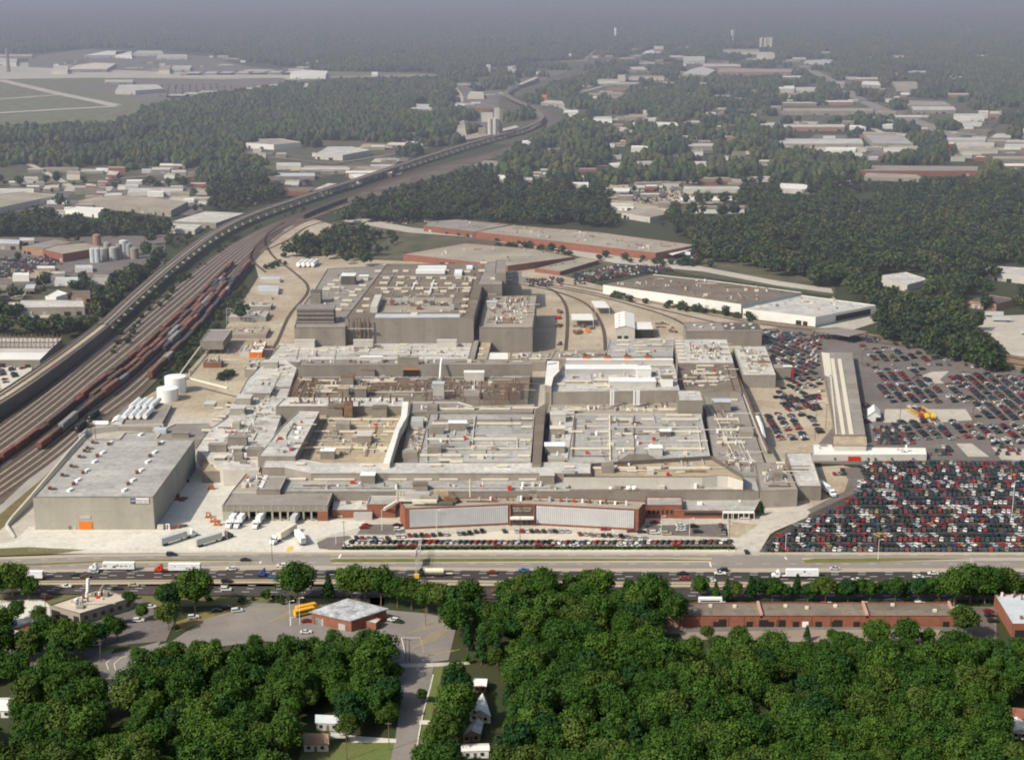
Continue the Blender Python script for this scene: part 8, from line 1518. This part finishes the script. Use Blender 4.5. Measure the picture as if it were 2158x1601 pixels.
# ---------------------------------------------------------------- single trees and woods
SING = [ # px of the trunk foot, py, kind index, scale, label
 (412,1290,2,1.28,'large round tree beside the motorway between the tan office and the bank'),(365,1292,3,1.05,'smaller tree left of the large round one beside the motorway'),(345,1280,5,.8,'loose tree at the left of the pair beside the motorway'),(628,1272,2,1.25,'big spreading tree beside the motorway left of the dark cone tree'),(561,1270,5,.5,'small round bush at the roadside left of the big spreading tree'),(693,1270,7,.95,'narrow dark cone shaped tree by the motorway'),(742,1270,0,1.15,'tree right of the dark cone tree'),(770,1272,1,1.05,'second tree right of the dark cone tree'),(803,1276,6,1.12,'wide tree behind the bank'),(838,1280,0,.95,'tree right of the wide one behind the bank'),(868,1285,4,1.0,'tree in the middle of the screen behind the painted car park'),(900,1290,2,.9,'tree at the right of the screen behind the painted car park'),(925,1295,1,.95,'olive tree at the right end of the motorway screen'),(962,1300,3,1.1,'dark layered tree at the corner of the painted car park'),(990,1295,0,1.05,'tree joining the screen to the central wood'),
 (28,1262,2,1.1,'wide bush-like tree at the left edge in front of the white truck'),(62,1266,5,.9,'lower tree right of the left edge tree'),(-10,1268,0,1,'tree cut by the left edge beside the motorway'),(38,1310,5,.75,'small dark tree on the pale yard'),(85,1318,4,.6,'small tree before the tan office, left'),(100,1342,0,.62,'tree before the tan office, second from the left'),(140,1350,1,.68,'tree before the tan office, third from the left'),(182,1362,2,.72,'broad tree before the tan office'),(215,1358,3,.7,'tree before the right end of the tan office'),(248,1350,0,.68,'tree right of the tan office beside the lower street'),(272,1282,5,.6,'round bush at the right corner of the tan office'),(355,1328,4,.85,'pale green tree between the two lower left drives'),(300,1308,5,.6,'scruffy bush between the parked cars at lower left'),(25,1380,7,.95,'dark pine before the red-roofed store'),(100,1378,6,1.0,'tree hiding the right end of the red-roofed store'),(140,1390,2,1.05,'broad tree above the lower left wood'),(175,1390,0,.95,'tree at the bend of the lower left street'),
 (1603,1087,7,.55,'small dark conifer at the right end of the white portico'),(1015,1400,8,.95,'open crowned pine right of the painted car park'),(1048,1400,8,.85,'second open pine right of the painted car park'),(985,1370,7,.8,'narrow pine at the edge of the painted car park'),(985,1398,5,.3,'small round bush at the street end'),(776,1500,5,.8,'small round bright tree left of the street'),(750,1545,3,.8,'tree beside the pale driveway'),(735,1565,4,.75,'lower tree in the front garden'),(890,1480,5,.45,'small bush at the right verge of the street'),
 (1420,1325,6,.95,'tree hiding the left wing of the shop row'),(1490,1352,4,.5,'small tree in front of the brick shop row, left'),(1555,1366,6,.62,'wide tree in front of the brick shop row, left'),(1700,1350,7,.5,'small pine in front of the brick shop row'),(1752,1356,5,.5,'small tree in front of the brick shop row, middle'),(1845,1372,2,.9,'large tree in front of the right part of the shop row'),(1908,1372,0,.9,'tree next to the large one before the shop row'),(2030,1345,4,1.0,'tree at the right end of the shop row'),
 (1475,1262,5,.85,'left end tree of the screen behind the motor home'),(1508,1266,7,.65,'small cone tree of the screen behind the motor home'),
 (8,1345,2,.9,'tree cut by the left edge above the red-roofed store'),(52,1392,4,.9,'round tree before the pale blue store wall'),(70,1405,1,1.0,'olive tree below the red-roofed store'),(-5,1400,0,1.1,'large tree at the left edge beside the pine'),(125,1405,3,.9,'dark tree at the top of the lower left wood'),(232,1330,5,.6,'small tree beside the parked cars at lower left'),(160,1362,5,.8,'tree right of the broad one before the tan office')]
x = 1530
names = ['bushy tree', 'dark tree', 'low rounded tree', 'olive tree', 'thin tree']
i = 0
while x < 2158:
    if not (1990 < x < 2010): SING.append((x + rnd.uniform(-4, 4), 1264 + rnd.uniform(-2, 5), rnd.choice([0, 3, 4, 5, 5, 7]), rnd.uniform(.62, .85), '%s in the roadside screen behind the shop row' % names[i % 5]))
    i += 1; x += rnd.uniform(19, 27)
for a_ in ((2010,1275,2,1.1,'big tree in the roadside screen left of the blue-grey roof'),(2045,1272,0,1.2,'tallest tree in the roadside screen near the right edge'),(2075,1272,6,1.1,'broad tree in the roadside screen near the right edge'),(2120,1262,4,1.0,'tree behind the blue-grey roof')): SING.append(a_)
TREES = []
def tree(X, Y, k, s, an, label, group=None):
    cm, tm, R_, H_, kd = KINDS[k]
    t = thing('pine_tree' if kd == 'pine' else 'broadleaf_tree', label, 'tree', (X, Y, 0), group, an); t.scale = (s, s, s)
    c = bpy.data.objects.new('crown', cm); COL.objects.link(c); c.parent = t; u = bpy.data.objects.new('trunk', tm); COL.objects.link(u); u.parent = t; TREES.append(t)
for px_, py_, k, s, lb in SING:
    X, Y, _ = P(px_, py_); screen = 'roadside screen behind the shop row' in lb
    tree(X, Y, k, s, rnd.uniform(0, 6.28), lb, 'trees of the roadside screen' if screen else None)
NT = trees_now(); NT = [t for t in NT if all((t[0] - s_.location.x) ** 2 + (t[1] - s_.location.y) ** 2 > 22 for s_ in TREES)]
NT.sort(key=lambda t: t[1]); nb = 300 - len(TREES)
# skip those hidden below the frame
vis = [t for t in NT if proj(t[0], t[1], KINDS[t[2]][3] * t[3])[1] < 1590 and -20 < proj(t[0], t[1], 8)[0] < 2178]
rest = vis[nb:]; inv = [t for t in NT if t not in vis[:nb]]
tone = {0: 'mid green', 1: 'olive green', 2: 'deep green', 3: 'blue-green', 4: 'olive', 5: 'rounded green', 6: 'tall green', 7: 'dark pine-like', 8: 'dark pine-like'}
for X, Y, k, s, an in vis[:nb]:
    a, b = proj(X, Y, 8)
    zone = 'left of the bottom street' if a < 840 else ('in the strip between the street and the houses' if a < 985 else ('in the big lower wood near centre' if a < 1500 else 'in the big lower wood towards the right edge'))
    dep_ = 'front' if b > 1540 else ('middle' if b > 1450 else 'back')
    tree(X, Y, k, s, an, '%s tree in the %s rows %s' % (tone[k], dep_, zone), 'trees of the lower woods')
scatter('lower_wood', [((t[0], t[1], 0), t[4], (t[3],) * 3, t[2]) for t in inv], [bpy.data.objects.new('wood_tree', k[0]) for k in KINDS], 'remaining densely packed green trees of the woods below the motorway', 'wood')
far_now()
# scattered bushes along the rail yard, plant fences and lots
def bushes(label, px, n, s0, s1, seed, name='bushes', jit=3):
    r2 = random.Random(seed); pts = []; P2 = [Vector(P(x, y)) for x, y in px]
    for k in range(n):
        i = r2.randrange(len(P2) - 1); p = P2[i].lerp(P2[i + 1], r2.random()); s = r2.uniform(s0, s1); pts.append(((p.x + r2.gauss(0, jit), p.y + r2.gauss(0, jit), -1.5 * s), r2.uniform(0, 6.28), (s, s, s * .9), r2.randrange(6)))
    return scatter(name, pts, FAR, label, 'bushes')
bushes('green bushes on the bank right of the freight trains', [(345,815),(400,740),(440,700),(480,650),(510,610)], 60, .3, .62, 1)
bushes('ragged trees and bushes before the long white warehouse wall', [(1285,625),(1350,640),(1440,655),(1560,668),(1600,680)], 34, .3, .7, 2)
bushes('bushes along the grass behind the plant', [(1040,530),(1120,520),(1200,540),(1300,548),(1400,560),(1480,560)], 50, .4, .8, 3, jit=5)
bushes('green shrubs in the corridor under the elevated railway', [(225,760),(330,640),(420,560),(500,500),(640,440)], 60, .25, .5, 4)
bushes('low bushes between the works yard and the rail line', [(150,600),(250,640),(215,690),(120,700)], 50, .4, .9, 5, jit=6)
bushes('shrubs on the grass bank along the motorway at lower left', [(270,1262),(400,1268),(560,1266),(640,1270)], 20, .15, .3, 6, jit=1.5)
bushes('dark shrubs along the rail spur at the right', [(1830,712),(1960,742),(2100,775),(2160,790)], 40, .25, .5, 7)
bushes('dark clipped hedges on the lawn behind the plant', [(1150,572),(1210,558)], 30, .25, .4, 8, jit=1)
bushes('bushes around the rail curve by the gravel yard', [(600,540),(560,570),(690,530),(640,520)], 30, .3, .6, 9)
bushes('dark shrubs beside the left wing of the plant', [(455,805),(480,800),(490,790)], 8, .4, .7, 10, jit=1.5)
